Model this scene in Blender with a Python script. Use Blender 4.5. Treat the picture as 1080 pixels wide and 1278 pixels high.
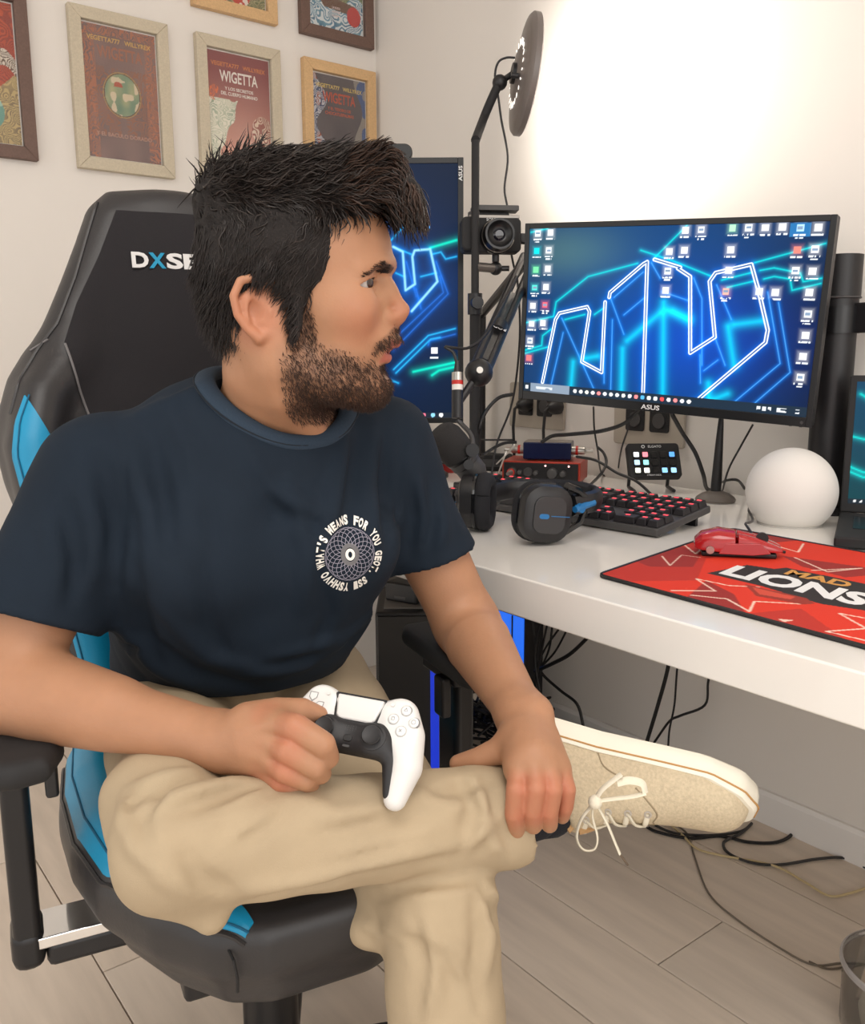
import bpy, bmesh, math, random
import numpy as np
from mathutils import Vector, Matrix

random.seed(7)
RNG = np.random.default_rng(11)
scene = bpy.context.scene
for _o in list(bpy.data.objects):
    bpy.data.objects.remove(_o)
COL = scene.collection

# ------------------------------------------------------------------ camera
F = 1100.0                                   # focal length in pixels of the 1080x1278 photograph
CAM_H = 1.044
_yaw, _pitch, _roll = math.radians(37.8), math.radians(10.0), math.radians(-0.3)
CD = np.array([-math.cos(_yaw)*math.cos(_pitch), math.sin(_yaw)*math.cos(_pitch), -math.sin(_pitch)])
_r = np.cross(CD, [0, 0, 1.0]); _r /= np.linalg.norm(_r)
_u = np.cross(_r, CD)
CR = _r*math.cos(_roll) + _u*math.sin(_roll)
CU = _u*math.cos(_roll) - _r*math.sin(_roll)
CO = np.array([0.0, 0.0, CAM_H])
cam_data = bpy.data.cameras.new('camera')
cam_data.sensor_fit = 'HORIZONTAL'
cam_data.sensor_width = 36.0
cam_data.lens = 36.0*F/1080.0
cam_data.clip_start = 0.05
cam = bpy.data.objects.new('camera', cam_data)
COL.objects.link(cam)
cam.matrix_world = Matrix(((CR[0], CU[0], -CD[0], CO[0]), (CR[1], CU[1], -CD[1], CO[1]),
                           (CR[2], CU[2], -CD[2], CO[2]), (0, 0, 0, 1)))
scene.camera = cam

# ------------------------------------------------------------------ light and exposure
world = bpy.data.worlds.new('world'); scene.world = world
world.use_nodes = True
_bg = world.node_tree.nodes['Background']
_bg.inputs[0].default_value = (1.0, 0.975, 0.945, 1)
_bg.inputs[1].default_value = 1.12

def area_light(name, loc, target, sx, sy, power, color):
    d = bpy.data.lights.new(name, 'AREA'); d.shape = 'RECTANGLE'; d.size = sx; d.size_y = sy
    d.energy = power; d.color = color
    o = bpy.data.objects.new(name, d); COL.objects.link(o)
    o.location = loc
    o.rotation_euler = (Vector(target) - Vector(loc)).to_track_quat('-Z', 'Y').to_euler()
    return o
# daylight through the window of the right-hand wall
area_light('window_daylight', (2.45, -0.15, 1.75), (-1.0, 0.45, 0.9), 1.9, 1.5, 16, (1.0, 0.965, 0.93))
# unseen overhead light, added to brighten the desk top and floor
area_light('overhead_fill_light', (0.15, -0.05, 2.55), (0.15, -0.05, 0), 1.2, 1.2, 19, (1.0, 0.965, 0.92))
vs = scene.view_settings
vs.view_transform = 'Standard'
try: vs.look = 'None'
except Exception: pass
vs.gamma = 1.0
vs.use_curve_mapping = False
vs.exposure = 0.34
scene.cycles.use_denoising = True
scene.cycles.max_bounces = 8

# ------------------------------------------------------------------ pixel helpers
def ray(u, v): return CD + CR*((u-540.0)/F) - CU*((v-639.0)/F)
def px(u, v, t): return CO + ray(u, v)*t                       # a point at forward distance t
def pxz(u, v, z): q = ray(u, v); return CO + q*((z-CAM_H)/q[2])  # where the ray meets a level plane
def pxy(u, v, y): q = ray(u, v); return CO + q*(y/q[1])
def pxx(u, v, x): q = ray(u, v); return CO + q*(x/q[0])

# ------------------------------------------------------------------ materials
MATS = {}
def srgb(*c):
    c = [x/255.0 for x in c]
    return tuple(x/12.92 if x <= 0.04045 else ((x+0.055)/1.055)**2.4 for x in c)
def mat(name, col, rough=0.5, metal=0.0, var=0.0, vscale=20.0, bump=0.0, bscale=200.0, spec=0.5, emit=0.0,
        coat=0.0, sheen=0.0, stretch=None, trans=0.0, alpha=1.0, sss=0.0, subcol=None):
    if name in MATS: return MATS[name]
    m = bpy.data.materials.new(name); m.use_nodes = True
    nt = m.node_tree; b = nt.nodes['Principled BSDF']; L = nt.links
    c = (*col, 1.0)
    b.inputs['Base Color'].default_value = c
    b.inputs['Roughness'].default_value = rough
    b.inputs['Metallic'].default_value = metal
    b.inputs['Specular IOR Level'].default_value = spec
    b.inputs['Coat Weight'].default_value = coat
    b.inputs['Sheen Weight'].default_value = sheen
    b.inputs['Transmission Weight'].default_value = trans
    b.inputs['Alpha'].default_value = alpha
    if sss:
        b.inputs['Subsurface Weight'].default_value = sss
        b.inputs['Subsurface Radius'].default_value = (0.012, 0.005, 0.003)
        b.inputs['Subsurface Scale'].default_value = 1.0
    if emit:
        b.inputs['Emission Color'].default_value = c
        b.inputs['Emission Strength'].default_value = emit
    tc = nt.nodes.new('ShaderNodeTexCoord'); src = tc.outputs['Object']
    if stretch:
        mp = nt.nodes.new('ShaderNodeMapping'); mp.inputs['Scale'].default_value = stretch
        L.new(src, mp.inputs['Vector']); src = mp.outputs['Vector']
    if var:
        n = nt.nodes.new('ShaderNodeTexNoise'); n.inputs['Scale'].default_value = vscale; n.inputs['Detail'].default_value = 5
        L.new(src, n.inputs['Vector'])
        r = nt.nodes.new('ShaderNodeValToRGB')
        lo = tuple(max(0, x*(1-var)) for x in col); hi = tuple(min(1, x*(1+var)) for x in col)
        if subcol: hi = subcol
        r.color_ramp.elements[0].position = 0.3; r.color_ramp.elements[1].position = 0.7
        r.color_ramp.elements[0].color = (*lo, 1); r.color_ramp.elements[1].color = (*hi, 1)
        L.new(n.outputs['Fac'], r.inputs['Fac']); L.new(r.outputs['Color'], b.inputs['Base Color'])
    if bump:
        n2 = nt.nodes.new('ShaderNodeTexNoise'); n2.inputs['Scale'].default_value = bscale; n2.inputs['Detail'].default_value = 4
        L.new(src, n2.inputs['Vector'])
        bp = nt.nodes.new('ShaderNodeBump'); bp.inputs['Strength'].default_value = bump; bp.inputs['Distance'].default_value = 0.002
        L.new(n2.outputs['Fac'], bp.inputs['Height']); L.new(bp.outputs['Normal'], b.inputs['Normal'])
    MATS[name] = m
    return m
def mat_attr(name, rough=0.5, emit=0.0, attr='Col', bump=0.0, bscale=200, spec=0.5, coat=0.0, base=1.0):
    """colour comes from the flat print stored on the mesh"""
    if name in MATS: return MATS[name]
    m = bpy.data.materials.new(name); m.use_nodes = True
    nt = m.node_tree; b = nt.nodes['Principled BSDF']
    a = nt.nodes.new('ShaderNodeAttribute'); a.attribute_name = attr
    b.inputs['Roughness'].default_value = rough
    b.inputs['Specular IOR Level'].default_value = spec
    b.inputs['Coat Weight'].default_value = coat
    if emit:
        b.inputs['Base Color'].default_value = (0.005, 0.005, 0.006, 1)
        nt.links.new(a.outputs['Color'], b.inputs['Emission Color'])
        b.inputs['Emission Strength'].default_value = emit
    else:
        nt.links.new(a.outputs['Color'], b.inputs['Base Color'])
    if bump:
        n2 = nt.nodes.new('ShaderNodeTexNoise'); n2.inputs['Scale'].default_value = bscale
        tc = nt.nodes.new('ShaderNodeTexCoord'); nt.links.new(tc.outputs['Object'], n2.inputs['Vector'])
        bp = nt.nodes.new('ShaderNodeBump'); bp.inputs['Strength'].default_value = bump; bp.inputs['Distance'].default_value = 0.002
        nt.links.new(n2.outputs['Fac'], bp.inputs['Height']); nt.links.new(bp.outputs['Normal'], b.inputs['Normal'])
    MATS[name] = m
    return m

# ------------------------------------------------------------------ objects
def tag(o, label=None, cat=None, group=None, kind=None):
    if label: o['label'] = label
    if cat: o['category'] = cat
    if group: o['group'] = group
    if kind: o['kind'] = kind
    return o
def frame(origin, xa, za):
    """matrix with the given origin, x axis and (roughly) z axis"""
    x = Vector(xa).normalized(); z = Vector(za); z = (z - x*z.dot(x)).normalized(); y = z.cross(x)
    return Matrix(((x.x, y.x, z.x, origin[0]), (x.y, y.y, z.y, origin[1]), (x.z, y.z, z.z, origin[2]), (0, 0, 0, 1)))
def thing(name, label, cat, m=None, group=None):
    o = bpy.data.objects.new(name, None); COL.objects.link(o)
    o.empty_display_size = 0.05
    if m is not None:
        if not isinstance(m, Matrix): m = Matrix.Translation(Vector([float(q) for q in m]))
        o.matrix_world = m
    tag(o, label, cat, group)
    return o
def root_matrix(o):
    m = Matrix.Identity(4)
    while o is not None:
        m = o.matrix_basis @ m
        o = o.parent
    return m

class MB:
    """collects shapes and builds them as one mesh"""
    def __init__(s): s.v = []; s.f = []
    def add(s, verts, faces, m=None):
        k = len(s.v)
        if m is not None: verts = [tuple(m @ Vector([float(q) for q in p])) for p in verts]
        s.v += [tuple(float(q) for q in p) for p in verts]; s.f += [tuple(k+i for i in f) for f in faces]
        return s
    def box(s, c, d, m=None):
        x, y, z = c; a, b, e = d[0]/2, d[1]/2, d[2]/2
        vs_ = [(x+i*a, y+j*b, z+k*e) for i in (-1, 1) for j in (-1, 1) for k in (-1, 1)]
        return s.add(vs_, [(0, 1, 3, 2), (4, 6, 7, 5), (0, 4, 5, 1), (2, 3, 7, 6), (0, 2, 6, 4), (1, 5, 7, 3)], m)
    def prism(s, poly, z0, z1, m=None):
        n = len(poly)
        return s.add([(p[0], p[1], z0) for p in poly] + [(p[0], p[1], z1) for p in poly],
                     [tuple(range(n-1, -1, -1)), tuple(range(n, 2*n))] + [(i, (i+1) % n, n+(i+1) % n, n+i) for i in range(n)], m)
    def lathe(s, prof, n=32, m=None, cap=True):
        vs_, fs = [], []
        for r, z in prof:
            for i in range(n):
                a = 2*math.pi*i/n; vs_.append((r*math.cos(a), r*math.sin(a), z))
        for j in range(len(prof)-1):
            for i in range(n):
                fs.append((j*n+i, j*n+(i+1) % n, (j+1)*n+(i+1) % n, (j+1)*n+i))
        if cap:
            if prof[0][0] > 1e-6: fs.append(tuple(range(n-1, -1, -1)))
            if prof[-1][0] > 1e-6: fs.append(tuple(range((len(prof)-1)*n, len(prof)*n)))
        return s.add(vs_, fs, m)
    def tube(s, pts, r, n=8, m=None, caps=True, flat=1.0):
        """tube through points; r a number or one per point"""
        P = [Vector([float(q) for q in p]) for p in pts]
        R = [r]*len(P) if not hasattr(r, '__len__') else list(r)
        T = [(P[min(i+1, len(P)-1)] - P[max(i-1, 0)]).normalized() for i in range(len(P))]
        up = Vector((0, 0, 1)) if abs(T[0].z) < 0.9 else Vector((1, 0, 0))
        N = (up - T[0]*up.dot(T[0])).normalized()
        vs_, fs = [], []
        for i, p in enumerate(P):
            N = (N - T[i]*N.dot(T[i]))
            N = N.normalized() if N.length > 1e-8 else T[i].orthogonal().normalized()
            B = T[i].cross(N)
            for k in range(n):
                a = 2*math.pi*k/n
                vs_.append(tuple(p + (N*math.cos(a)*flat + B*math.sin(a))*R[i]))
        for j in range(len(P)-1):
            for k in range(n):
                fs.append((j*n+k, j*n+(k+1) % n, (j+1)*n+(k+1) % n, (j+1)*n+k))
        if caps:
            fs.append(tuple(range(n-1, -1, -1))); fs.append(tuple(range((len(P)-1)*n, len(P)*n)))
        return s.add(vs_, fs, m)
    def cyl(s, p0, p1, r0, r1=None, n=24, m=None):
        return s.tube([p0, p1], [r0, r0 if r1 is None else r1], n, m)
    def ball(s, c, r, n=16, m=None, sc=(1, 1, 1)):
        vs_, fs = [], []
        k = n//2
        for j in range(k+1):
            th = math.pi*j/k
            for i in range(n):
                a = 2*math.pi*i/n
                vs_.append((c[0]+r*sc[0]*math.sin(th)*math.cos(a), c[1]+r*sc[1]*math.sin(th)*math.sin(a), c[2]-r*sc[2]*math.cos(th)))
        for j in range(k):
            for i in range(n):
                fs.append((j*n+i, j*n+(i+1) % n, (j+1)*n+(i+1) % n, (j+1)*n+i))
        return s.add(vs_, fs, m)
    def build(s, name, material, parent=None, world=False, bevel=0.0, seg=2, smooth=35, merge=True):
        me = bpy.data.meshes.new(name)
        v = s.v
        if world and parent is not None:
            inv = root_matrix(parent).inverted(); v = [tuple(inv @ Vector(p)) for p in v]
        me.from_pydata(v, [], s.f)
        bm = bmesh.new(); bm.from_mesh(me)
        if merge: bmesh.ops.remove_doubles(bm, verts=bm.verts, dist=1e-6)
        bmesh.ops.recalc_face_normals(bm, faces=bm.faces)
        bm.to_mesh(me); bm.free()
        return finish(me, name, material, parent, bevel, seg, smooth)
def finish(me, name, material, parent=None, bevel=0.0, seg=2, smooth=35):
    if smooth:
        me.polygons.foreach_set('use_smooth', [True]*len(me.polygons))
        me.set_sharp_from_angle(angle=math.radians(smooth))
    me.materials.append(material)
    o = bpy.data.objects.new(name, me); COL.objects.link(o)
    if parent is not None: o.parent = parent
    if bevel:
        b = o.modifiers.new('edge', 'BEVEL'); b.width = bevel; b.segments = seg; b.limit_method = 'ANGLE'; b.angle_limit = math.radians(40)
        b.harden_normals = True
    return o
def copy_tree(o, parent=None):
    c = o.copy(); COL.objects.link(c); c.parent = parent
    for ch in list(o.children): copy_tree(ch, c)
    return c
def spline(pts, n=8):
    """Catmull-Rom through points"""
    P = [np.array(p, float) for p in pts]
    P = [2*P[0]-P[1]] + P + [2*P[-1]-P[-2]]
    out = []
    for i in range(1, len(P)-2):
        p0, p1, p2, p3 = P[i-1:i+3]
        for k in range(n):
            t = k/n
            out.append(0.5*((2*p1)+(-p0+p2)*t+(2*p0-5*p1+4*p2-p3)*t*t+(-p0+3*p1-3*p2+p3)*t**3))
    out.append(P[-2]); return out
def rrect(w, h, r, n=6):
    out = []
    for cx, cy, a0 in ((w/2-r, h/2-r, 0), (-w/2+r, h/2-r, 90), (-w/2+r, -h/2+r, 180), (w/2-r, -h/2+r, 270)):
        for i in range(n+1):
            a = math.radians(a0+90*i/n); out.append((cx+r*math.cos(a), cy+r*math.sin(a)))
    return out
def paint(name, w, h, nx, ny, fn, material, parent, m=None, world=False):
    """flat print: a grid in the local xy plane (x right, y up) with colours fn(X, Y), X and Y in 0..1"""
    X, Y = np.meshgrid(np.linspace(0, 1, nx+1), np.linspace(0, 1, ny+1))
    col = np.clip(fn(X, Y), 0, None).reshape(-1, 3)
    V = np.stack([(X-.5)*w, (Y-.5)*h, X*0], -1).reshape(-1, 3)
    if m is not None:
        M_ = np.array(m); V = V @ M_[:3, :3].T + M_[:3, 3]
    i = (np.arange(ny)[:, None]*(nx+1)+np.arange(nx)[None, :]).reshape(-1)
    Fq = np.stack([i, i+1, i+nx+2, i+nx+1], -1)
    return grid_mesh(name, V, Fq, material, parent, col)
def grid_mesh(name, V, Fq, material, parent=None, col=None, smooth=True):
    me = bpy.data.meshes.new(name)
    V = np.ascontiguousarray(V, dtype=np.float32); k = Fq.shape[1]
    me.vertices.add(len(V)); me.vertices.foreach_set('co', V.ravel())
    me.loops.add(Fq.size); me.loops.foreach_set('vertex_index', np.ascontiguousarray(Fq, dtype=np.int32).ravel())
    me.polygons.add(len(Fq)); me.polygons.foreach_set('loop_start', np.arange(0, Fq.size, k, dtype=np.int32))
    me.polygons.foreach_set('use_smooth', np.full(len(Fq), bool(smooth)))
    me.update(calc_edges=True); me.validate()
    if col is not None:
        a = me.color_attributes.new('Col', 'FLOAT_COLOR', 'POINT')
        c4 = np.ones((len(V), 4), np.float32); c4[:, :3] = col
        a.data.foreach_set('color', c4.ravel())
    me.materials.append(material)
    o = bpy.data.objects.new(name, me); COL.objects.link(o)
    if parent is not None: o.parent = parent
    return o
def seg_dist(X, Y, a, b):
    ax, ay = a; bx, by = b
    dx, dy = bx-ax, by-ay
    t = np.clip(((X-ax)*dx+(Y-ay)*dy)/(dx*dx+dy*dy+1e-12), 0, 1)
    return np.hypot(X-ax-t*dx, Y-ay-t*dy)
def in_poly(X, Y, poly):
    ins = np.zeros(X.shape, bool); n = len(poly)
    for i in range(n):
        x0, y0 = poly[i]; x1, y1 = poly[(i+1) % n]
        c = ((y0 > Y) != (y1 > Y)) & (X < (x1-x0)*(Y-y0)/(y1-y0+1e-12)+x0)
        ins ^= c
    return ins
def vnoise(X, Y, s, seed=0):
    """smooth value noise in 2D"""
    g = np.random.default_rng(seed).random((64, 64))
    x, y = X*s, Y*s; xi, yi = np.floor(x).astype(int), np.floor(y).astype(int)
    fx, fy = x-xi, y-yi; fx = fx*fx*(3-2*fx); fy = fy*fy*(3-2*fy)
    q = lambda a, b: g[a % 64, b % 64]
    return (q(xi, yi)*(1-fx)+q(xi+1, yi)*fx)*(1-fy)+(q(xi, yi+1)*(1-fx)+q(xi+1, yi+1)*fx)*fy
def text_part(name, body, size, material, parent, m, sx=1.0, bold=0.0, extrude=0.0003, align='CENTER', spacing=1.0, shear=0.0, width=None):
    cu = bpy.data.curves.new(name, 'FONT'); cu.body = body; cu.size = size; cu.align_x = align; cu.align_y = 'CENTER'
    cu.extrude = extrude; cu.offset = bold; cu.space_character = spacing; cu.shear = shear; cu.resolution_u = 3
    to = bpy.data.objects.new('tmp_text', cu); COL.objects.link(to)
    dg = bpy.context.evaluated_depsgraph_get()
    me = bpy.data.meshes.new_from_object(to.evaluated_get(dg))
    bpy.data.objects.remove(to); bpy.data.curves.remove(cu)
    if width:
        xs = [v.co.x for v in me.vertices]
        if xs: sx = width/(max(xs)-min(xs))
    me.transform(m @ Matrix.Diagonal((sx, 1, 1, 1)))
    me.materials.clear(); me.materials.append(material); me.name = name
    o = bpy.data.objects.new(name, me); COL.objects.link(o)
    if parent is not None: o.parent = parent
    return o
T_ = Matrix.Translation
def RX(a): return Matrix.Rotation(math.radians(a), 4, 'X')
def RY(a): return Matrix.Rotation(math.radians(a), 4, 'Y')
def RZ(a): return Matrix.Rotation(math.radians(a), 4, 'Z')
# ------------------------------------------------------------------ the room
XW, YW, ZD = -2.514, 1.729, 0.74
M_wall = mat('wall_paint', srgb(226, 220, 213), 0.9, bump=0.05, bscale=300)
M_base = mat('baseboard_paint', srgb(232, 228, 224), 0.45)
M_ceil = mat('ceiling_paint', srgb(235, 232, 228), 0.9)
def structure(o, label=None, cat=None):
    return tag(o, label, cat, kind='structure')
structure(MB().box((XW-.05, -0.25, 1.3), (.1, 4.0+.16, 2.6)).build('wall_left', M_wall, smooth=0), 'warm white painted wall hung with framed posters', 'wall')
structure(MB().box((0.0, YW+.05, 1.3), (5.03, .1, 2.6)).build('wall_back', M_wall, smooth=0), 'warm white painted wall behind the desk', 'wall')
structure(MB().box((0.0, -0.2, 2.63), (5.2, 4.1, .06)).build('ceiling', M_ceil, smooth=0), 'plain white ceiling above the room', 'ceiling')
bb = MB(); bb.prism([(0, 0), (-.014, 0), (-.014, .068), (-.009, .077), (0, .077)], -2.5, 2.5, Matrix(((0, 0, 1, 0), (1, 0, 0, YW), (0, 1, 0, 0), (0, 0, 0, 1))))
structure(bb.build('baseboard_back', M_base, smooth=0, bevel=.001), 'white baseboard along the wall under the desk', 'baseboard')
bl = MB(); bl.prism([(0, 0), (.014, 0), (.014, .068), (.009, .077), (0, .077)], -2.2, YW-.014, Matrix(((1, 0, 0, XW), (0, 0, -1, 0), (0, 1, 0, 0), (0, 0, 0, 1))) @ Matrix.Scale(-1, 4, (0, 0, 1)))
structure(bl.build('baseboard_left', M_base, smooth=0, bevel=.001), 'white baseboard along the wall below the posters', 'baseboard')

# laminate floor: a thin dark underlay and separate planks on it
M_under = mat('floor_underlay', srgb(176, 158, 140), 0.8)
floor = MB().box((0, -.25, -.02), (5.03, 4.0, .02)).build('floor', M_under, smooth=0)
structure(floor, 'pale greige oak laminate floor', 'floor')
def plank_mat(i, col):
    m = mat('laminate_%d' % i, col, 0.42, var=.10, vscale=3.2, stretch=(0.9, 9.0, 1), bump=.03, bscale=40)
    return m
PLK = [plank_mat(i, srgb(*c)) for i, c in enumerate([(222, 208, 193), (216, 201, 185), (227, 214, 200), (219, 206, 192)])]
PW, PL = 0.192, 1.30
meshes = {}
row = 0; y = YW-.004
while y > -2.2:
    w = PW
    x = XW + .006 - (row*0.47 % PL)
    while x < 2.5:
        x0, x1 = max(x, XW+.004), min(x+PL, 2.5)
        if x1-x0 > .04:
            k = random.randrange(4)
            key = (round(x1-x0, 3), k)
            if key not in meshes:
                ob = MB().box((0, 0, 0), (x1-x0-.0022, PW-.0022, .010)).build('plank', PLK[k], floor, smooth=0, bevel=.0012, seg=1)
                meshes[key] = ob
            else:
                src = meshes[key]; ob = src.copy(); COL.objects.link(ob); ob.parent = floor
            ob.location = ((x0+x1)/2, y-PW/2, -.005)
        x += PL
    y -= PW; row += 1

# ------------------------------------------------------------------ framed posters
def mat_pane(name='picture_glass', refl=.9):
    if name in MATS: return MATS[name]
    m = bpy.data.materials.new(name); m.use_nodes = True; nt = m.node_tree
    nt.nodes.remove(nt.nodes['Principled BSDF'])
    out = nt.nodes['Material Output']
    tr = nt.nodes.new('ShaderNodeBsdfTransparent'); gl = nt.nodes.new('ShaderNodeBsdfGlossy'); gl.inputs['Roughness'].default_value = .03
    fr = nt.nodes.new('ShaderNodeFresnel'); fr.inputs['IOR'].default_value = 1.5
    mx = nt.nodes.new('ShaderNodeMixShader')
    ml = nt.nodes.new('ShaderNodeMath'); ml.operation = 'MULTIPLY'; ml.inputs[1].default_value = refl
    nt.links.new(fr.outputs[0], ml.inputs[0]); nt.links.new(ml.outputs[0], mx.inputs[0])
    nt.links.new(tr.outputs[0], mx.inputs[1]); nt.links.new(gl.outputs[0], mx.inputs[2]); nt.links.new(mx.outputs[0], out.inputs[0])
    MATS[name] = m; return m
M_frames = {'greige': mat('greige_wood', srgb(192, 180, 158), .6, var=.08, vscale=30, stretch=(8, 8, 1)),
            'oak': mat('oak_wood', srgb(205, 168, 122), .55, var=.10, vscale=30, stretch=(8, 8, 1)),
            'brown': mat('brown_wood', srgb(104, 80, 70), .55, var=.14, vscale=30, stretch=(8, 8, 1))}
M_print = mat_attr('poster_print', .5)
M_mount = mat('white_mount', srgb(240, 236, 228), .8)
M_shadowline = mat('frame_rebate', srgb(60, 48, 42), .7)
FW, FH, FB = .263, .401, .031
def lerp3(a, b, t): return np.array(a)*(1-t[..., None]) + np.array(b)*t[..., None]
def swirl(X, Y, s, seed):
    n = vnoise(X, Y*1.5, s, seed)+.5*vnoise(X, Y*1.5, s*2, seed+1)
    return (np.abs(np.sin(n*22)) > .72)
def put(c, mask, col): c[mask] = col
def poster_medallion(X, Y):
    c = lerp3(srgb(122, 96, 92), srgb(148, 116, 108), vnoise(X, Y, 5, 3))
    orn = swirl(X, Y, 7, 5) & (np.abs(X-.5) > .04) & (Y < .70) & (Y > .18)
    edge = ((X < .16) | (X > .84) | (Y > .93)) & swirl(X, Y, 9, 8)
    put(c, orn, srgb(160, 104, 78)); put(c, edge, srgb(186, 116, 84))
    r = np.hypot((X-.5), (Y-.50)*1.5)
    put(c, r < .262, srgb(186, 150, 92)); put(c, r < .25, srgb(110, 80, 66))
    inn = lerp3(srgb(96, 140, 118), srgb(196, 190, 140), vnoise(X, Y*1.4, 11, 12))
    inn[vnoise(X, Y*1.4, 13, 14) > .68] = srgb(226, 208, 176)
    inn[(Y > .56) & (vnoise(X, Y, 9, 15) > .5)] = srgb(186, 84, 56)
    c[r < .238] = inn[r < .238]
    return c
def poster_pale(X, Y):
    c = lerp3(srgb(214, 150, 128), srgb(142, 62, 62), np.clip((Y-.15)/.7, 0, 1))
    g = X + .12*np.sin(Y*9) + .2*(vnoise(X, Y, 6, 2)-.5)
    m = (g < .34) & (Y < .62); blob = lerp3(srgb(150, 168, 138), srgb(226, 222, 198), vnoise(X, Y, 12, 4)); c[m] = blob[m]
    put(c, m & swirl(X, Y, 8, 6), srgb(238, 232, 214))
    m = (np.hypot(X-.86, (Y-.40)*1.4) < .17) | (np.hypot(X-.84, (Y-.14)*1.4) < .22)
    b2 = lerp3(srgb(200, 164, 140), srgb(238, 214, 190), vnoise(X, Y, 10, 9)); c[m] = b2[m]
    put(c, m & swirl(X, Y, 6, 16), srgb(156, 82, 68))
    put(c, (np.hypot(X-.1, (Y-.66)*1.4) < .09) & swirl(X, Y, 8, 3), srgb(226, 112, 56))
    return c
def poster_slate(X, Y):
    c = lerp3(srgb(74, 66, 72), srgb(104, 92, 94), vnoise(X, Y, 4, 3))
    m = X + .1*np.sin(Y*14) < .17; put(c, m, srgb(64, 78, 116)); put(c, m & (vnoise(X, Y, 9, 5) > .55), srgb(170, 82, 48)); put(c, m & swirl(X, Y, 7, 6), srgb(206, 204, 208))
    m = X - .08*np.sin(Y*11) > .86; put(c, m, srgb(72, 98, 150)); put(c, m & (vnoise(X, Y, 8, 7) > .55), srgb(160, 150, 140))
    arch = (np.abs(X-.52) < .36) & (Y < .30 + .14*np.sqrt(np.clip(1-((X-.52)/.37)**2, 0, 1)))
    put(c, arch, srgb(130, 116, 120))
    inn = (np.abs(X-.52) < .31) & (Y < .27 + .13*np.sqrt(np.clip(1-((X-.52)/.32)**2, 0, 1)))
    sky = lerp3(srgb(196, 214, 226), srgb(88, 140, 200), np.clip((Y-.1)/.3, 0, 1)); c[inn] = sky[inn]
    put(c, inn & in_poly(X, Y, [(.22, .0), (.22, .27), (.38, .40), (.52, .2), (.5, .0)]), srgb(150, 60, 44))
    put(c, inn & in_poly(X, Y, [(.28, .0), (.27, .2), (.38, .25), (.48, .16), (.47, .0)]), srgb(228, 190, 158))
    put(c, inn & in_poly(X, Y, [(.56, .0), (.6, .24), (.68, .32), (.84, .16), (.84, .0)]), srgb(170, 164, 100))
    return c
def poster_orange(X, Y):
    c = lerp3(srgb(206, 84, 36), srgb(184, 64, 28), vnoise(X, Y, 6, 3))
    put(c, swirl(X, Y, 5, 9), srgb(160, 52, 26))
    low = Y < .46 + .08*np.sin(X*7); b = lerp3(srgb(120, 98, 70), srgb(176, 150, 98), vnoise(X, Y, 9, 4)); c[low] = b[low]
    put(c, low & swirl(X, Y, 7, 2), srgb(206, 180, 120))
    band = np.abs(Y - (.66 - .26*(X-.6) + .03*np.sin(X*16))) < .06; put(c, band, srgb(232, 220, 204)); put(c, band & swirl(X, Y, 7, 3), srgb(110, 84, 62))
    put(c, np.hypot(X-.62, (Y-.22)*1.5) < .2, srgb(110, 164, 148))
    put(c, (np.hypot(X-.62, (Y-.22)*1.5) < .2) & (vnoise(X, Y, 14, 5) > .5), srgb(170, 204, 186))
    return c
def poster_forest(X, Y):
    c = lerp3(srgb(150, 140, 96), srgb(206, 196, 150), vnoise(X, Y, 9, 4)); put(c, swirl(X, Y, 8, 7), srgb(112, 116, 74))
    for cx, cy, r in ((.32, .10, .15), (.60, .09, .16), (.12, .2, .12)):
        d = np.hypot(X-cx, (Y-cy)*1.5); put(c, d < r, srgb(206, 64, 40)); put(c, (d < r) & (vnoise(X, Y, 20, 8) > .72), srgb(244, 232, 220))
    return c
def poster_sea(X, Y):
    c = lerp3(srgb(118, 140, 96), srgb(196, 184, 130), vnoise(X, Y, 8, 4)); put(c, swirl(X, Y, 7, 7), srgb(92, 120, 84))
    w = Y < .26 + .06*np.sin(X*9); b = lerp3(srgb(48, 104, 138), srgb(120, 176, 196), vnoise(X, Y*2, 9, 3)); c[w] = b[w]
    put(c, w & swirl(X, Y, 6, 12), srgb(236, 240, 240))
    put(c, in_poly(X, Y, [(.12, .3), (.88, .24), (.74, .16), (.28, .18)]), srgb(116, 78, 54))
    put(c, np.hypot(X-.52, (Y-.42)*1.4) < .12, srgb(170, 74, 52)); put(c, np.hypot(X-.52, (Y-.36)*1.4) < .07, srgb(230, 196, 160))
    put(c, np.hypot(X-.83, (Y-.15)*1.5) < .13, srgb(206, 40, 34))
    return c
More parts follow.
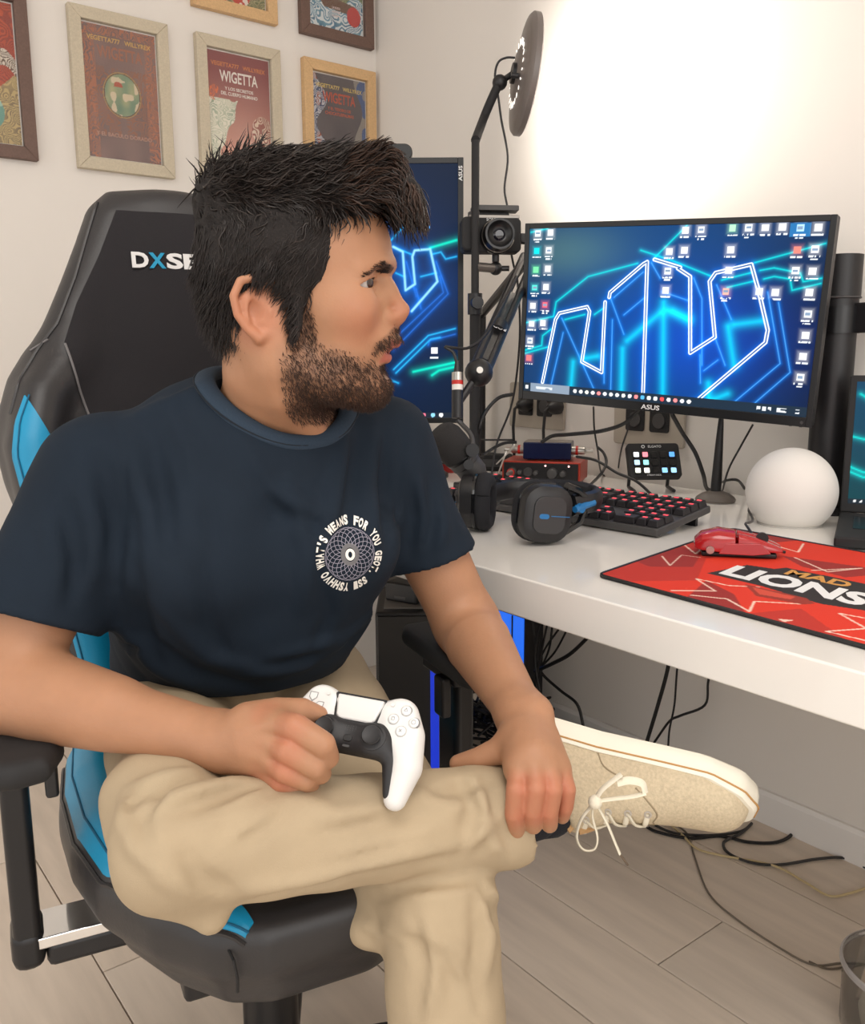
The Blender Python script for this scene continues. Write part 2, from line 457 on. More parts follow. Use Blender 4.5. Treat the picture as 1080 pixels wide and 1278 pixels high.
def wall_frame(name, y0, z0, wood, painter, label, texts=()):
    """y0: side nearer the camera, z0: lower side"""
    m = Matrix(((0, 0, 1, XW+.001), (1, 0, 0, y0+FW/2), (0, 1, 0, z0+FH/2), (0, 0, 0, 1)))   # local x along the wall, y up, z into the room
    t = thing(name, label, 'picture frame', m, 'framed posters on the wall')
    W = M_frames[wood]
    iw, ih = FW-2*FB, FH-2*FB
    for s in (-1, 1):
        MB().prism([(s*FW/2, -FH/2), (s*FW/2, FH/2), (s*iw/2, ih/2), (s*iw/2, -ih/2)], 0, .022).build('rail', W, t, smooth=0, bevel=.0015)
        MB().prism([(-FW/2, s*FH/2), (FW/2, s*FH/2), (iw/2, s*ih/2), (-iw/2, s*ih/2)], 0, .022).build('rail', W, t, smooth=0, bevel=.0015)
    MB().box((0, 0, .004), (iw+.01, ih+.01, .004)).build('mount', M_mount, t, smooth=0)
    p = paint('print', iw-.006, ih-.008, 130, 210, painter, M_print, t, T_((0, 0, .0068)))
    for body, size, yy, wid, colr in texts:
        text_part('lettering', body, size, mat('ink_%d_%d_%d' % colr, srgb(*colr), .6), p, T_((0, yy, .0075)), width=wid, bold=size*.02, extrude=.0001)
    MB().box((0, 0, .0105), (iw+.004, ih+.004, .002)).build('glass', mat_pane(), t, smooth=0)
    return t
A_ = 'VEGETTA777   WILLYREX'
zl, zu = 1.539, 2.005
cols = [.402, .764, 1.108, 1.450]
wall_frame('poster_frame', cols[1], zl, 'greige', poster_medallion, 'grey wooden frame with brown poster showing a round medallion',
           [(A_, .016, .132, .17, (222, 178, 96)), ('WIGETTA', .042, .100, .12, (176, 112, 84)), ('Y EL BACULO DORADO', .014, -.105, .15, (196, 150, 130))])
wall_frame('poster_frame', cols[2], zl, 'greige', poster_pale, 'grey wooden frame with pink and red poster titled in white',
           [(A_, .016, .132, .17, (222, 128, 60)), ('WIGETTA', .042, .100, .12, (244, 236, 226)), ('Y LOS SECRETOS', .012, .069, .09, (244, 236, 226)), ('DEL CUERPO HUMANO', .013, .055, .115, (244, 236, 226))])
wall_frame('poster_frame', cols[3], zl, 'oak', poster_slate, 'light oak frame with dark slate poster titled in orange red',
           [(A_, .016, .132, .17, (236, 206, 110)), ('WIGETTA', .042, .100, .12, (206, 84, 48)), ('Y EL TESORO DE', .012, .069, .085, (216, 92, 48)), ('CHOCATUSPALMAS', .013, .055, .105, (216, 92, 48))])
wall_frame('poster_frame', cols[0], zl+.003, 'brown', poster_orange, 'dark brown frame with orange poster and gold scrollwork')
wall_frame('poster_frame', cols[1]-.012, zu+.012, 'greige', poster_pale, 'grey wooden frame hung above the medallion poster')
wall_frame('poster_frame', cols[2]-.004, zu+.003, 'oak', poster_forest, 'light oak frame with red spotted mushrooms on its poster')
wall_frame('poster_frame', cols[3]-.004, zu+.001, 'brown', poster_sea, 'dark brown frame with blue wave poster and red round badge',
           [('LA NUEVA', .010, -.103, .030, (244, 220, 214)), ('AVENTURA', .010, -.115, .032, (244, 220, 214)), ('DE SIEMPRE', .008, -.126, .030, (244, 220, 214))])
# ------------------------------------------------------------------ desk
M_desk = mat('white_lacquer', srgb(238, 234, 228), 0.14, spec=.5, coat=.3)
M_blk = mat('black_plastic', srgb(26, 25, 27), .42)
M_blk2 = mat('black_satin', srgb(16, 16, 18), .3)
M_mattblk = mat('matt_black', srgb(30, 29, 30), .75)
M_dgrey = mat('dark_grey_plastic', srgb(66, 64, 64), .5)
M_silver = mat('brushed_silver', srgb(190, 186, 180), .3, metal=.9)
M_chrome = mat('chrome', srgb(225, 225, 225), .08, metal=1.0)
M_cable = mat('cable_rubber', srgb(22, 21, 23), .5)
M_redring = mat('red_ring', srgb(196, 40, 30), .4)
M_whitep = mat('white_plastic', srgb(236, 232, 226), .4)
M_inkw = mat('white_ink', srgb(235, 235, 235), .6)
DY0, DY1, DX0, DX1 = .828, 1.712, -2.46, 1.3
desk = thing('desk', 'long white lacquered desk along the wall under the monitors', 'desk', ((DX0+DX1)/2, (DY0+DY1)/2, 0))
dcx, dcy = (DX0+DX1)/2, (DY0+DY1)/2
MB().box((0, 0, ZD-.029), (DX1-DX0, DY1-DY0, .058)).build('desktop', M_desk, desk, smooth=0, bevel=.003)
for sx in (-1, 1):
    MB().box((sx*((DX1-DX0)/2-.03), 0, (ZD-.058)/2), (.05, DY1-DY0-.04, ZD-.058)).build('side_panel', M_desk, desk, smooth=0, bevel=.002)

# ------------------------------------------------------------------ wall sockets
M_plate = mat('greige_plate', srgb(176, 166, 152), .4)
def socket(u, v, mods, label, w=None):
    c = pxy(u, v, YW)
    w = w or .075*mods+.03
    m = Matrix(((1, 0, 0, c[0]), (0, 0, -1, YW-.0005), (0, 1, 0, c[2]), (0, 0, 0, 1)))
    t = thing('wall_socket', label, 'wall socket', m)
    MB().prism(rrect(w, .125, .008), 0, .010).build('plate', M_plate, t, smooth=0, bevel=.002)
    for i in range(mods):
        x = (i-(mods-1)/2)*.073
        s = MB().prism(rrect(.056, .056, .006), .010, .014, T_((x, 0, 0))).build('socket', M_mattblk, t, smooth=0, bevel=.001)
        MB().lathe([(.018, 0), (.018, .002), (.0, .0025)], 20, T_((x, 0, .0142))).build('inset', M_dgrey, s)
    return t
socket(672, 506, 2, 'greige double wall socket plate beside the portrait monitor', .21)
socket(812, 524, 2, 'greige double wall socket plate above the shortcut keypad', .21)

# ------------------------------------------------------------------ monitor pictures
def homography(src):
    dst = [(0, 1), (1, 1), (1, 0), (0, 0)]
    A = []
    for (x, y), (a, b) in zip(src, dst):
        A += [[x, y, 1, 0, 0, 0, -a*x, -a*y, -a], [0, 0, 0, x, y, 1, -b*x, -b*y, -b]]
    h = np.linalg.svd(np.array(A))[2][-1].reshape(3, 3)
    def f(p):
        q = h @ np.array([p[0], p[1], 1.0]); return (q[0]/q[2], q[1]/q[2])
    return f
def glow(c, X, Y, pl, colr, w, core=None, asp=.6, gain=1.0):
    d = np.full(X.shape, 9.0)
    for a, b in zip(pl[:-1], pl[1:]):
        d = np.minimum(d, seg_dist(X, Y*asp, (a[0], a[1]*asp), (b[0], b[1]*asp)))
    c += np.exp(-(d/w)**1.3)[..., None]*np.array(colr)*gain
    if core is not None:
        k = np.clip(1-d/core[0], 0, 1)[..., None]; c[:] = c*(1-k) + np.array(core[1])*k
def twin(c, X, Y, pl, colr, asp=.6, o=.0042, w=.0022):
    """two thin bright lines side by side"""
    d = np.full(X.shape, 9.0)
    for a, b in zip(pl[:-1], pl[1:]): d = np.minimum(d, seg_dist(X, Y*asp, (a[0], a[1]*asp), (b[0], b[1]*asp)))
    k = np.clip(1-d/o, 0, 1)[..., None]; c[:] = c*(1-.6*k)
    k = np.clip(1.25-np.abs(d-o)/w, 0, 1)[..., None]; c[:] = c*(1-k)+np.array(colr)*k
cA = lambda L: [(640+x/4.909, 260+y/4.909) for x, y in L]
cB = lambda L: [(840+x/4.5, 260+y/4.5) for x, y in L]
def wallpaper_wide():
    f = homography([(660, 286), (1043, 274), (1004, 525), (655, 491)])
    m_ = lambda L: [f(p) for p in L]
    W = (1.25, 1.35, 1.35); cy = (.0, .62, .85); bl = (.0, .10, .75); gr = (.0, .75, .55)
    white = [cA([(188, 1085), (262, 700), (285, 660), (455, 620), (470, 650), (425, 960), (545, 1025), (565, 590)]),
             cA([(590, 560), (595, 530), (800, 350), (825, 335), (795, 1190)]),
             cA([(870, 320), (1030, 370)]) + cB([(30, 345), (100, 392), (95, 830), (235, 740), (210, 420), (245, 370), (450, 320), (490, 480), (535, 700), (520, 770), (110, 1112)])]
    cyan = [cA([(80, 720), (250, 680), (265, 590), (460, 430), (765, 345)]), cA([(870, 310), (1075, 100)]), cA([(105, 150), (210, 125)]),
            cB([(470, 310), (880, 195)]), cB([(500, 355), (580, 340), (730, 370), (745, 420), (850, 400)]), cB([(520, 405), (580, 390), (670, 405), (680, 470), (845, 430)]),
            cA([(75, 890), (180, 860), (185, 800), (235, 760)]), cA([(75, 910), (215, 870)]), cB([(-180, 240), (0, 300), (215, 388)]), cB([(280, 412), (450, 368)]), cB([(310, 455), (460, 418)]),
            cA([(320, 700), (440, 668)]), cA([(500, 668), (560, 625)])]
    thick = [cA([(925, 590), (915, 1190)]), cA([(700, 830), (905, 655)]), cA([(372, 960), (358, 1140)]), cA([(672, 880), (665, 1160)]), cA([(950, 640), (1080, 705)]),
             cB([(345, 668), (500, 648)]), cB([(310, 680), (340, 900)]), cB([(0, 590), (85, 632)]), cA([(440, 940), (520, 925)]), cB([(195, 1000), (195, 1090)]), cB([(210, 1095), (300, 1060)])]
    thin = [cB([(540, 480), (600, 890), (320, 1120)]), cB([(600, 540), (655, 940), (430, 1130)]), cA([(300, 690), (500, 1130)]), cA([(600, 570), (680, 790)]), cA([(680, 670), (810, 560)]),
            cA([(240, 1100), (310, 780)]), cA([(600, 1140), (610, 700)]), cA([(560, 1090), (560, 880)]), cB([(250, 440), (330, 640)]), cB([(120, 400), (165, 520), (160, 900)]),
            cB([(150, 1000), (150, 840)]), cB([(170, 930), (250, 870)]), cB([(235, 740), (290, 900)]), cA([(850, 340), (905, 440)]), cB([(-60, 480), (85, 530)]), cA([(620, 560), (800, 400)])]
    icons = [(670, 292), (686, 291), (669, 315), (684, 314), (668, 339), (683, 338), (667, 362), (681, 361), (665, 385), (680, 384), (664, 408), (678, 407), (662, 429), (661, 451),
             (857, 287), (877, 286), (836, 315), (855, 313), (834, 340), (831, 365), (917, 284), (938, 283), (959, 283), (981, 282), (1004, 283), (1027, 282),
             (999, 312), (1022, 311), (914, 312), (911, 339), (907, 366), (949, 366), (970, 367), (996, 339), (1018, 340), (1013, 367), (1010, 395), (1006, 422), (1002, 449), (998, 475)]
    icol = {6: (.1, .8, .7), 4: (.2, 1, .4), 2: (.0, .8, .9), 12: (1, 1, 1), 13: (1, .2, .2), 9: (1, .15, .2), 26: (.9, .25, .2), 20: (.5, 1, .6), 24: (.5, .8, 1.2), 30: (1, .5, .4)}
    bar = [727, 734, 742, 750, 758, 766, 775, 783, 791, 800, 808, 836, 844]
    def fn(X, Y):
        g = np.clip(.5+.5*np.cos((X-.42)*3.4), 0, 1)*np.clip(1.0-.35*np.abs(Y-.4), 0, 1)
        c = np.stack([.001+.004*(1-g), .018+.042*g, .055+.155*g], -1)
        c *= (1-.62*np.clip((X-.72)/.3, 0, 1)*np.clip((1.05-Y)/.5, .3, 1))[..., None]
        c += np.array((.05, .09, .02))*np.exp(-(((X-.16)/.2)**2+((Y-.86)/.16)**2))[..., None]
        c += np.array((0, .01, .26))*np.exp(-(((X-.62)/.28)**2+((Y-.38)/.34)**2))[..., None]
        for L in thin: glow(c, X, Y, m_(L), (.0, .13, .5), .005, (.0018, (.1, .42, .9)))
        for L in thick: glow(c, X, Y, m_(L), (0, .50, .62), .012)
        for L in cyan: glow(c, X, Y, m_(L), (0, .30, .36), .006, (.0030, (.0, .72, .70)))
        for L in white:
            glow(c, X, Y, m_(L), (.0, .10, .42), .012); twin(c, X, Y, m_(L), W)
        asp = .6
        for i, p in enumerate(icons):
            a, b = f(p); k = icol.get(i, (1.15, 1.15, 1.15))
            d = np.maximum(np.abs(X-a), np.abs(Y-b)*asp)
            c += (np.exp(-(d/.017)**4)*.25)[..., None]*np.array(k)
            if i == 24: c[(np.abs(X-a) < .030) & (np.abs(Y-b+.01)*asp < .020)] = (.02, .18, .45)
            c[d < .0105] = k
            c[(np.abs(X-a) < .008) & (np.abs(Y-b)*asp < .004) & (i % 3 == 0)] = (.25, .35, .5)
            for q, wd in ((.036, .017), (.05, .011)):
                if q > .04 and i % 3: continue
                n = vnoise(X*6, Y, 40, i) > .35
                c[(np.abs(X-a) < wd) & (np.abs(Y-b+q)*asp < .0026) & n] = (.9, .95, 1.0)
        tb = Y < .052
        c[tb] = (.012, .028, .05)
        c[tb & (X > .03) & (X < .19)] = (.26, .33, .42)
        c[(np.abs(Y-.026) < .008) & (X > .052) & (X < .12) & (vnoise(X, Y, 60, 4) > .4)] = (.75, .8, .85)
        c[(np.abs(X-.014) < .006) & (np.abs(Y-.026) < .011)] = (1, 1, 1)
        for i in range(19):
            a = .212+.0232*i; k = [(1, 1, 1), (1, 1, 1), (1, 1, .9), (1, .95, 1), (1.1, .3, .3), (.9, .9, 1)][i % 6]
            if i == 14: k = (1.2, .1, .1)
            if i == 11: k = (.1, .5, 1)
            c[(np.hypot(X-a, (Y-.026)*asp) < .0072)] = k
        for a in (.855, .872, .888, .925, .972): c[(np.abs(X-a) < (.014 if a == .925 else .005)) & (np.abs(Y-.026) < .012) & (vnoise(X, Y, 70, 6) > .3)] = (.9, .95, 1)
        return c
    return fn
cP = lambda L: [(480+x/3.365, 180+y/3.365) for x, y in L]
def wallpaper_tall():
    f = lambda p: ((p[0]-392)/(571-392), (520-p[1])/(520-214))
    m_ = lambda L: [f(p) for p in L]
    white = [cP([(35, 440), (75, 460), (85, 615), (125, 590), (115, 480), (125, 455), (190, 450), (220, 580), (110, 700)])]
    cyan = [cP([(25, 415), (80, 360)]), cP([(35, 440), (110, 470)]), cP([(200, 470), (235, 462), (255, 490), (300, 480)]), cP([(30, 940), (180, 800), (295, 772)]), cP([(40, 955), (190, 815), (230, 808)]), cP([(20, 985), (50, 997)]),
            cP([(45, 545), (80, 560)]), cP([(150, 560), (215, 545)])]
    green = [cP([(190, 445), (300, 415)]), cP([(115, 950), (295, 912)]), cP([(195, 965), (225, 945), (295, 930)])]
    thin = [cP([(215, 500), (265, 630), (30, 860)]), cP([(230, 560), (245, 625), (60, 790)]), cP([(180, 840), (185, 822), (295, 795)]), cP([(110, 700), (150, 650)]), cP([(130, 610), (150, 690)]), cP([(90, 500), (130, 640)])]
    asp = 1.71
    def fn(X, Y):
        g = np.exp(-(((X-.45)/.5)**2+((Y-.5)/.34)**2))
        c = np.stack([.002+0*X, .010+.014*g, .030+.085*g], -1)
        c += np.array((0, .02, .10))*np.exp(-(((X-.6)/.35)**2+((Y-.52)/.12)**2))[..., None]
        for L in thin: glow(c, X, Y, m_(L), (.0, .06, .3), .012, (.005, (.02, .14, .6)), asp)
        for L in cyan: glow(c, X, Y, m_(L), (0, .10, .3), .014, (.008, (.02, .45, .85)), asp)
        for L in green: glow(c, X, Y, m_(L), (0, .3, .25), .02, (.012, (.0, .8, .55)), asp)
        for L in white: glow(c, X, Y, m_(L), (0, .10, .4), .025, (.012, (.35, .85, 1.1)), asp)
        for p in ((541, 436), (522, 288), (535, 288)):
            a, b = f(p); c[np.maximum(np.abs(X-a), np.abs(Y-b)*asp) < (.022 if p[1] > 300 else .008)] = (1, 1, 1.05) if p[1] > 300 else (.1, .4, .9)
            if p[1] > 300: c[(np.abs(X-a) < .03) & (np.abs(Y-b+.03)*asp < .006)] = (.8, .85, .9)
        c[Y < .022] = (.012, .02, .035)
        for i, a in enumerate((.52, .60, .68, .755, .82, .88)): c[np.hypot(X-a, (Y-.011)*asp) < .015] = [(.9, .2, .3), (.3, .7, 1), (1, 1, 1)][i % 3]
        return c
    return fn
M_screen = mat_attr('screen_light', .35, emit=1.0, spec=.12)
def monitor(name, label, m, w, h, fn, nx, ny, bez=.011, logo=None, port=False):
    t = thing(name, label, 'monitor', m)
    # local: x right, y up, z towards the viewer; origin at the panel's centre
    MB().prism(rrect(w, h, .006), -.020, 0).build('housing', M_blk, t, smooth=0, bevel=.002)
    MB().prism(rrect(w*.72, h*.72, .03), -.048, -.020).build('back_cover', M_blk, t, bevel=.008, smooth=30)
    bw = bez
    for s in (-1, 1):
        MB().box((s*(w-bw)/2, 0, .001), (bw, h, .006)).build('bezel', M_blk2, t, smooth=0, bevel=.001)
        bh = bw*1.6 if s < 0 and not port else bw
        MB().box((0, s*(h-bh)/2, .001), (w-2*bw, bh, .006)).build('bezel', M_blk2, t, smooth=0, bevel=.001)
    off = 0 if port else bw*.3
    paint('screen', w-2*bw, h-2*bw-2*off, nx, ny, fn, M_screen, t, T_((0, off, .0015)))
    return t
mm = Matrix(((.9601, .0758, .2693, -1.1192), (.2723, -.0324, -.9617, 1.4283), (-.0642, .9966, -.0517, 1.1161), (0, 0, 0, 1)))
mm = frame(mm.translation, mm.col[0][:3], mm.col[2][:3])
t = monitor('monitor', 'wide black monitor with glowing blue neon wallpaper and icons', mm, .614, .366, wallpaper_wide(), 520, 310)
text_part('brand_lettering', 'ASUS', .013, M_inkw, t, T_((0, -.175, .0045)), bold=.0002, sx=1.3)
for k in range(3): MB().lathe([(.003, 0), (.003, .002), (0, .002)], 10, T_((.29, -.175+.0*k+.02*(k-1)*0, .004)) if k == 0 else T_((.25+.018*k, -.183, -.008)) @ RX(90)).build('button', M_dgrey, t)
# pole with an arm that carries the wide monitor
pb0 = px(1033, 566, 1.72)
pole = thing('monitor_pole', 'thick black pole with ring bands behind the white globe', 'pole', (pb0[0], pb0[1], ZD))
zt = px(1050, 326, 1.72)[2]-ZD
MB().cyl((0, 0, 0), (0, 0, zt), .036, n=36).build('tube', M_blk, pole)
MB().cyl((0, 0, zt-.075), (0, 0, zt+.004), .0385, n=36).build('cap', M_blk, pole)
MB().lathe([(.0385, 0), (.040, .001), (.040, .003), (.0385, .004)], 36, T_((0, 0, zt-.076)), cap=False).build('ring', M_dgrey, pole)
MB().cyl((0, 0, zt-.14), (0, 0, zt-.09), .041, n=36).build('clamp_ring', M_blk2, pole)
MB().box((.052, .008, zt-.112), (.05, .03, .055)).build('bracket', M_blk, pole, smooth=0, bevel=.003)
MB().lathe([(.06, 0), (.06, .006), (.04, .012)], 36).build('foot', M_blk, pole)
back = np.array(mm @ Vector((0, 0, -.052))); pa0 = np.array((pb0[0], pb0[1], ZD+zt-.115)); el = back+np.array((.05, .10, .0))
MB().tube([pa0, el], .017, 12).build('arm', M_mattblk, pole, world=True)
MB().tube([el, back], .015, 12).build('arm', M_mattblk, pole, world=True)
MB().box((0, 0, -.053), (.1, .1, .008), mm).build('mounting_plate', M_mattblk, pole, world=True, smooth=0, bevel=.002)

# portrait monitor, upright, facing the camera side
h_dir = np.array([CR[0], CR[1], 0]); h_dir /= np.linalg.norm(h_dir)
tp = 2.08
TRc = px(579.5, 205, tp); BRc = px(577.5, 527.5, tp*1.002)
hh = np.linalg.norm(TRc-BRc); wp = .362
pc = (TRc+BRc)/2 - h_dir*wp/2
zf = Vector((h_dir[1], -h_dir[0], 0)); 
mp_ = frame(pc, h_dir, zf)
t = monitor('monitor', 'black monitor turned upright in portrait with dark blue wallpaper', mp_, wp, hh, wallpaper_tall(), 240, 400, bez=.013, port=True)
text_part('brand_lettering', 'ASUS', .012, M_inkw, t, T_((wp/2-.0065, hh/2-.035, .0045)) @ RZ(90), bold=.0002, sx=1.2)
st = np.array(mp_ @ Vector((0, 0, -.045)))
sx_, sy_ = st[0]-.03, st[1]+.07
stand = thing('monitor_stand', 'black column stand behind the portrait monitor', 'monitor stand', (sx_, sy_, ZD))
MB().lathe([(.11, 0), (.11, .008), (.10, .014), (.03, .018)], 40).build('base', M_blk, stand)
MB().box((0, 0, .22), (.05, .04, .42)).build('column', M_blk, stand, smooth=0, bevel=.006)
MB().tube([(0, 0, st[2]-ZD), tuple(np.array((st[0]-sx_, st[1]-sy_, st[2]-ZD)))], .02, 12).build('bracket', M_blk, stand)
# webcam clipped on top of the portrait monitor
wc = px(485.5, 191, tp)
m = frame(wc, h_dir, zf)
t = thing('webcam', 'black pill-shaped webcam clipped on top of portrait monitor', 'webcam', m)
MB().prism(rrect(.112, .038, .019, 10), -.014, .012).build('body', M_blk2, t, bevel=.003, smooth=30)
ln = MB().lathe([(.0, 0), (.012, 0), (.012, .003), (.009, .003), (.007, .001), (0, .001)], 24, T_((0, 0, .012))).build('lens', M_dgrey, t)
MB().lathe([(.005, 0), (.005, .0006), (0, .001)], 16, T_((0, 0, .0135))).build('glass', M_blk2, ln)
MB().lathe([(.004, 0), (.004, .001), (0, .001)], 12, T_((.026, 0, .012))).build('sensor', M_dgrey, t)
text_part('lettering', 'logi', .009, M_dgrey, t, T_((-.03, 0, .0123)))
MB().box((.005, -.03, -.006), (.042, .03, .016)).build('clip', M_blk, t, smooth=0, bevel=.003)

# ------------------------------------------------------------------ light stand with ring light and camera
def P3(*a): return px(*a)
tl = 1.98
lp_b = pxz(592.0, 590, ZD); lp_b = px(592.5, 560, tl); lx, ly = lp_b[0], lp_b[1]
stand = thing('light_stand', 'slim black desk pole carrying the round light and the camera', 'light stand', (lx, ly, ZD))
def on_pole(u, v): # point on the pole's vertical line seen at row v
    q = ray(u, v); tt = (q[0]*lx+q[1]*ly)/(q[0]**2+q[1]**2); return np.array((lx, ly, CAM_H+q[2]*tt))
z1 = on_pole(600, 375)[2]; z2 = on_pole(602, 175)[2]
MB().cyl((lx, ly, ZD+.01), (lx, ly, z1), .0115, n=20).build('lower_tube', M_mattblk, stand, world=True)
MB().cyl((lx, ly, z1-.04), (lx, ly, z2), .0085, n=20).build('upper_tube', M_mattblk, stand, world=True)
MB().cyl((lx, ly, z1-.03), (lx, ly, z1+.015), .016, n=20).build('collar', M_blk, stand, world=True)
kn = np.array((lx, ly, z1-.006)); kd = np.array((.79, -.45, 0))
MB().cyl(kn+kd*.012, kn+kd*.036, .013, n=16).build('knob', M_blk, stand, world=True)
MB().box((lx, ly, ZD+.012), (.07, .07, .024)).build('clamp', M_blk, stand, world=True, smooth=0, bevel=.004)
top = [(lx, ly, z2), px(603, 150, tl), px(612, 128, tl), px(622, 106, tl)]
MB().tube(spline(top, 5), .010, 14).build('gooseneck', M_mattblk, stand, world=True)
jt = px(624, 103, tl)
MB().ball(jt, .017, 16).build('joint', M_blk, stand, world=True)
cen = px(657, 94, tl+.01)
ldir = np.array(CR)*.985 + np.array(CD)*.10 - np.array((0, 0, .10)); ldir /= np.linalg.norm(ldir)   # where the light shines
MB().cyl(jt, cen-ldir*.03, .0065, n=12).build('neck', M_blk, stand, world=True)
m = frame(cen, np.cross(ldir, (0, 0, 1)), ldir)
ring = thing('ring_light', 'round grey disc light on a pole shining onto the wall', 'lamp', m)
M_lightshell = mat('light_shell', srgb(112, 104, 100), .35)
RR = .128
MB().lathe([(0, -.026), (.05, -.026), (.056, -.022), (.10, -.016), (RR-.006, -.012), (RR, -.006), (RR, .006), (RR-.005, .009)], 56, cap=False).build('shell', M_lightshell, ring)
M_ledglow = mat('diffuser_light', (1.0, .94, .86), .5, emit=26)
MB().lathe([(0, .0085), (RR-.005, .0085)], 56, cap=False).build('diffuser', M_ledglow, ring)
M_vent = mat('vent_light', (1.0, .95, .88), .5, emit=1.0)
for i in range(22):
    a = i*360/22
    MB().prism(rrect(.0035, .016, .0015, 3), 0, .0012, RZ(a) @ T_((0, .066, -.0226)) @ RX(-5)).build('vent_slot', M_vent, ring, smooth=0)
MB().lathe([(.022, -.034), (.022, -.026)], 24).build('hub', M_blk, ring)
MB().cyl((.05, .02, -.026), (.05, .02, -.042), .006, n=12).build('power_socket', M_blk, ring)
cab = MB().tube(spline([px(643, 72, tl-.01), px(632, 72, tl-.01), px(622, 78, tl-.01), px(618, 95, tl), px(622, 120, tl), px(626, 150, tl), px(634, 195, tl), px(630, 235, tl), px(634, 262, tl), px(636, 300, tl+.03), px(641, 330, tl+.05), px(646, 350, tl+.06), px(649, 420, tl+.08), px(640, 500, tl+.1), px(620, 555, tl+.12), pxz(612, 606, ZD+.004)], 6), .0025, 6).build('light_cable', M_cable)
tag(cab, 'thin black power cord hanging from the round light', 'cable')
# camera on a short arm of the pole
tcm = 1.93
cc = px(614, 293, tcm)
fwd = -np.array(CD); fwd[2] = 0.06; fwd = fwd + .12*np.array(CR); fwd /= np.linalg.norm(fwd)
mc = frame(cc, np.cross((0, 0, 1), fwd), fwd) @ Matrix.Scale(1.12, 4)    # x right as seen, y up, z towards the viewer
cam_o = thing('camera', 'black mirrorless camera with flipped-up screen beside portrait monitor', 'camera', mc)
MB().prism(rrect(.118, .066, .010), -.032, .0).build('body', M_mattblk, cam_o, bevel=.003, smooth=30)
MB().prism(rrect(.034, .064, .010), 0, .014, T_((-.044, 0, 0))).build('grip', M_mattblk, cam_o, bevel=.005, smooth=30)
MB().box((.006, .035, -.016), (.10, .006, .03)).build('top_plate', mat('camera_silver', srgb(150, 144, 138), .35, metal=.6), cam_o, smooth=0, bevel=.001)
MB().lathe([(.034, 0), (.034, .006), (.031, .008), (.031, .020), (.029, .026), (.029, .034), (.025, .034), (.021, .028), (.012, .024), (0, .024)], 40, T_((.010, -.004, 0))).build('lens', M_blk2, cam_o)
MB().lathe([(.0315, .0), (.0325, .0015), (.0315, .003)], 40, T_((.010, -.004, .012)), cap=False).build('lens_ring', M_silver, cam_o)
MB().lathe([(.0, .026), (.008, .0265), (.012, .024)], 24, T_((.010, -.004, 0)), cap=False).build('front_glass', mat('lens_glass', srgb(20, 18, 28), .05, spec=.8), cam_o)
MB().lathe([(.009, 0), (.009, .008), (.006, .010), (0, .010)], 20, T_((-.036, .036, -.012)) @ RX(-90)).build('shutter_button', M_dgrey, cam_o)
MB().prism(rrect(.092, .010, .002), -.03, .0, T_((.010, .053, -.006))).build('flip_screen', M_dgrey, cam_o, smooth=0, bevel=.001)
MB().box((.010, .044, -.030), (.06, .012, .004)).build('screen_hinge', M_blk, cam_o, smooth=0)
text_part('brand_lettering', 'SONY', .008, M_inkw, cam_o, T_((.0, .0285, .0006)))
MB().box((.072, -.004, -.016), (.026, .020, .014)).build('hdmi_plug', M_blk, cam_o, smooth=0, bevel=.003)
ah = thing('camera_mount', 'short grey arm with black ball head holding the camera', 'camera mount', np.array(mc @ Vector((.01, -.036, -.014))))
pb = np.array(mc @ Vector((.010, -.0335, -.012)))
MB().cyl(pb, pb-np.array((0, 0, .018)), .008, n=12).build('screw_plate', M_blk, ah, world=True)
bh = pb-np.array((0, 0, .032)); MB().ball(bh, .015, 16).build('ball_head', M_blk, ah, world=True)
a_end = np.array((lx, ly, bh[2])); 
MB().tube([bh, px(588, 329, tl-.06)*.0+a_end], .010, 14).build('arm', mat('grey_metal', srgb(118, 112, 108), .35, metal=.6), ah, world=True)
MB().cyl(bh+np.array(CR)*.012, bh+np.array(CR)*.03, .006, n=10).build('lever', M_blk, ah, world=True)
# ------------------------------------------------------------------ microphone on its boom arm
tm = 1.60
j0 = px(598, 465, tm+.02); j1 = px(660, 322, tm+.40)
jb = pxz(657, 571, ZD); jb = np.array((jb[0], min(jb[1], 1.68), ZD))
boom = thing('boom_arm', 'black boom arm with white lettering reaching to the microphone', 'microphone arm', jb)
axis = j1-j0; L_ = np.linalg.norm(axis); ax = axis/L_; side = np.cross(ax, -np.array(CD)); side /= np.linalg.norm(side)
for s in (-1, 1):
    MB().tube([j0+side*.012*s, j1+side*.012*s], .009, 10).build('arm_tube', M_blk, boom, world=True)
MB().box((0, 0, 0), (.03, .012, L_*.55), frame(j0+ax*L_*.36, side, ax)).build('cable_cover', M_blk2, boom, world=True, smooth=0, bevel=.003)
MB().tube([j0+ax*L_*.30, j0+ax*L_*.36], .0185, 16).build('band', M_blk, boom, world=True)
mt = frame(j0+ax*L_*.33-np.array(CD)*.0192, ax, -np.array(CD))
text_part('brand_lettering', 'RODE', .013, M_inkw, boom, boom.matrix_basis.inverted() @ mt @ RZ(90) @ T_((0, 0, 0)))
MB().ball(j0, .026, 20, sc=(1, 1, 1)).build('joint', M_blk, boom, world=True)
MB().cyl(j0-np.array(CD)*.024, j0-np.array(CD)*.030, .006, n=12).build('joint_screw', M_silver, boom, world=True)
MB().ball(j1, .017, 16).build('joint', M_blk, boom, world=True)
jt_ = np.array((jb[0], jb[1], 1.16))
MB().tube([j1, jt_], .012, 10).build('rear_arm', M_blk, boom, world=True)
MB().cyl(jb, jt_+np.array((0, 0, .02)), .013, n=16).build('post', M_blk, boom, world=True)
MB().box((jb[0], jb[1], ZD+.014), (.06, .07, .028)).build('clamp', M_blk, boom, world=True, smooth=0, bevel=.004)
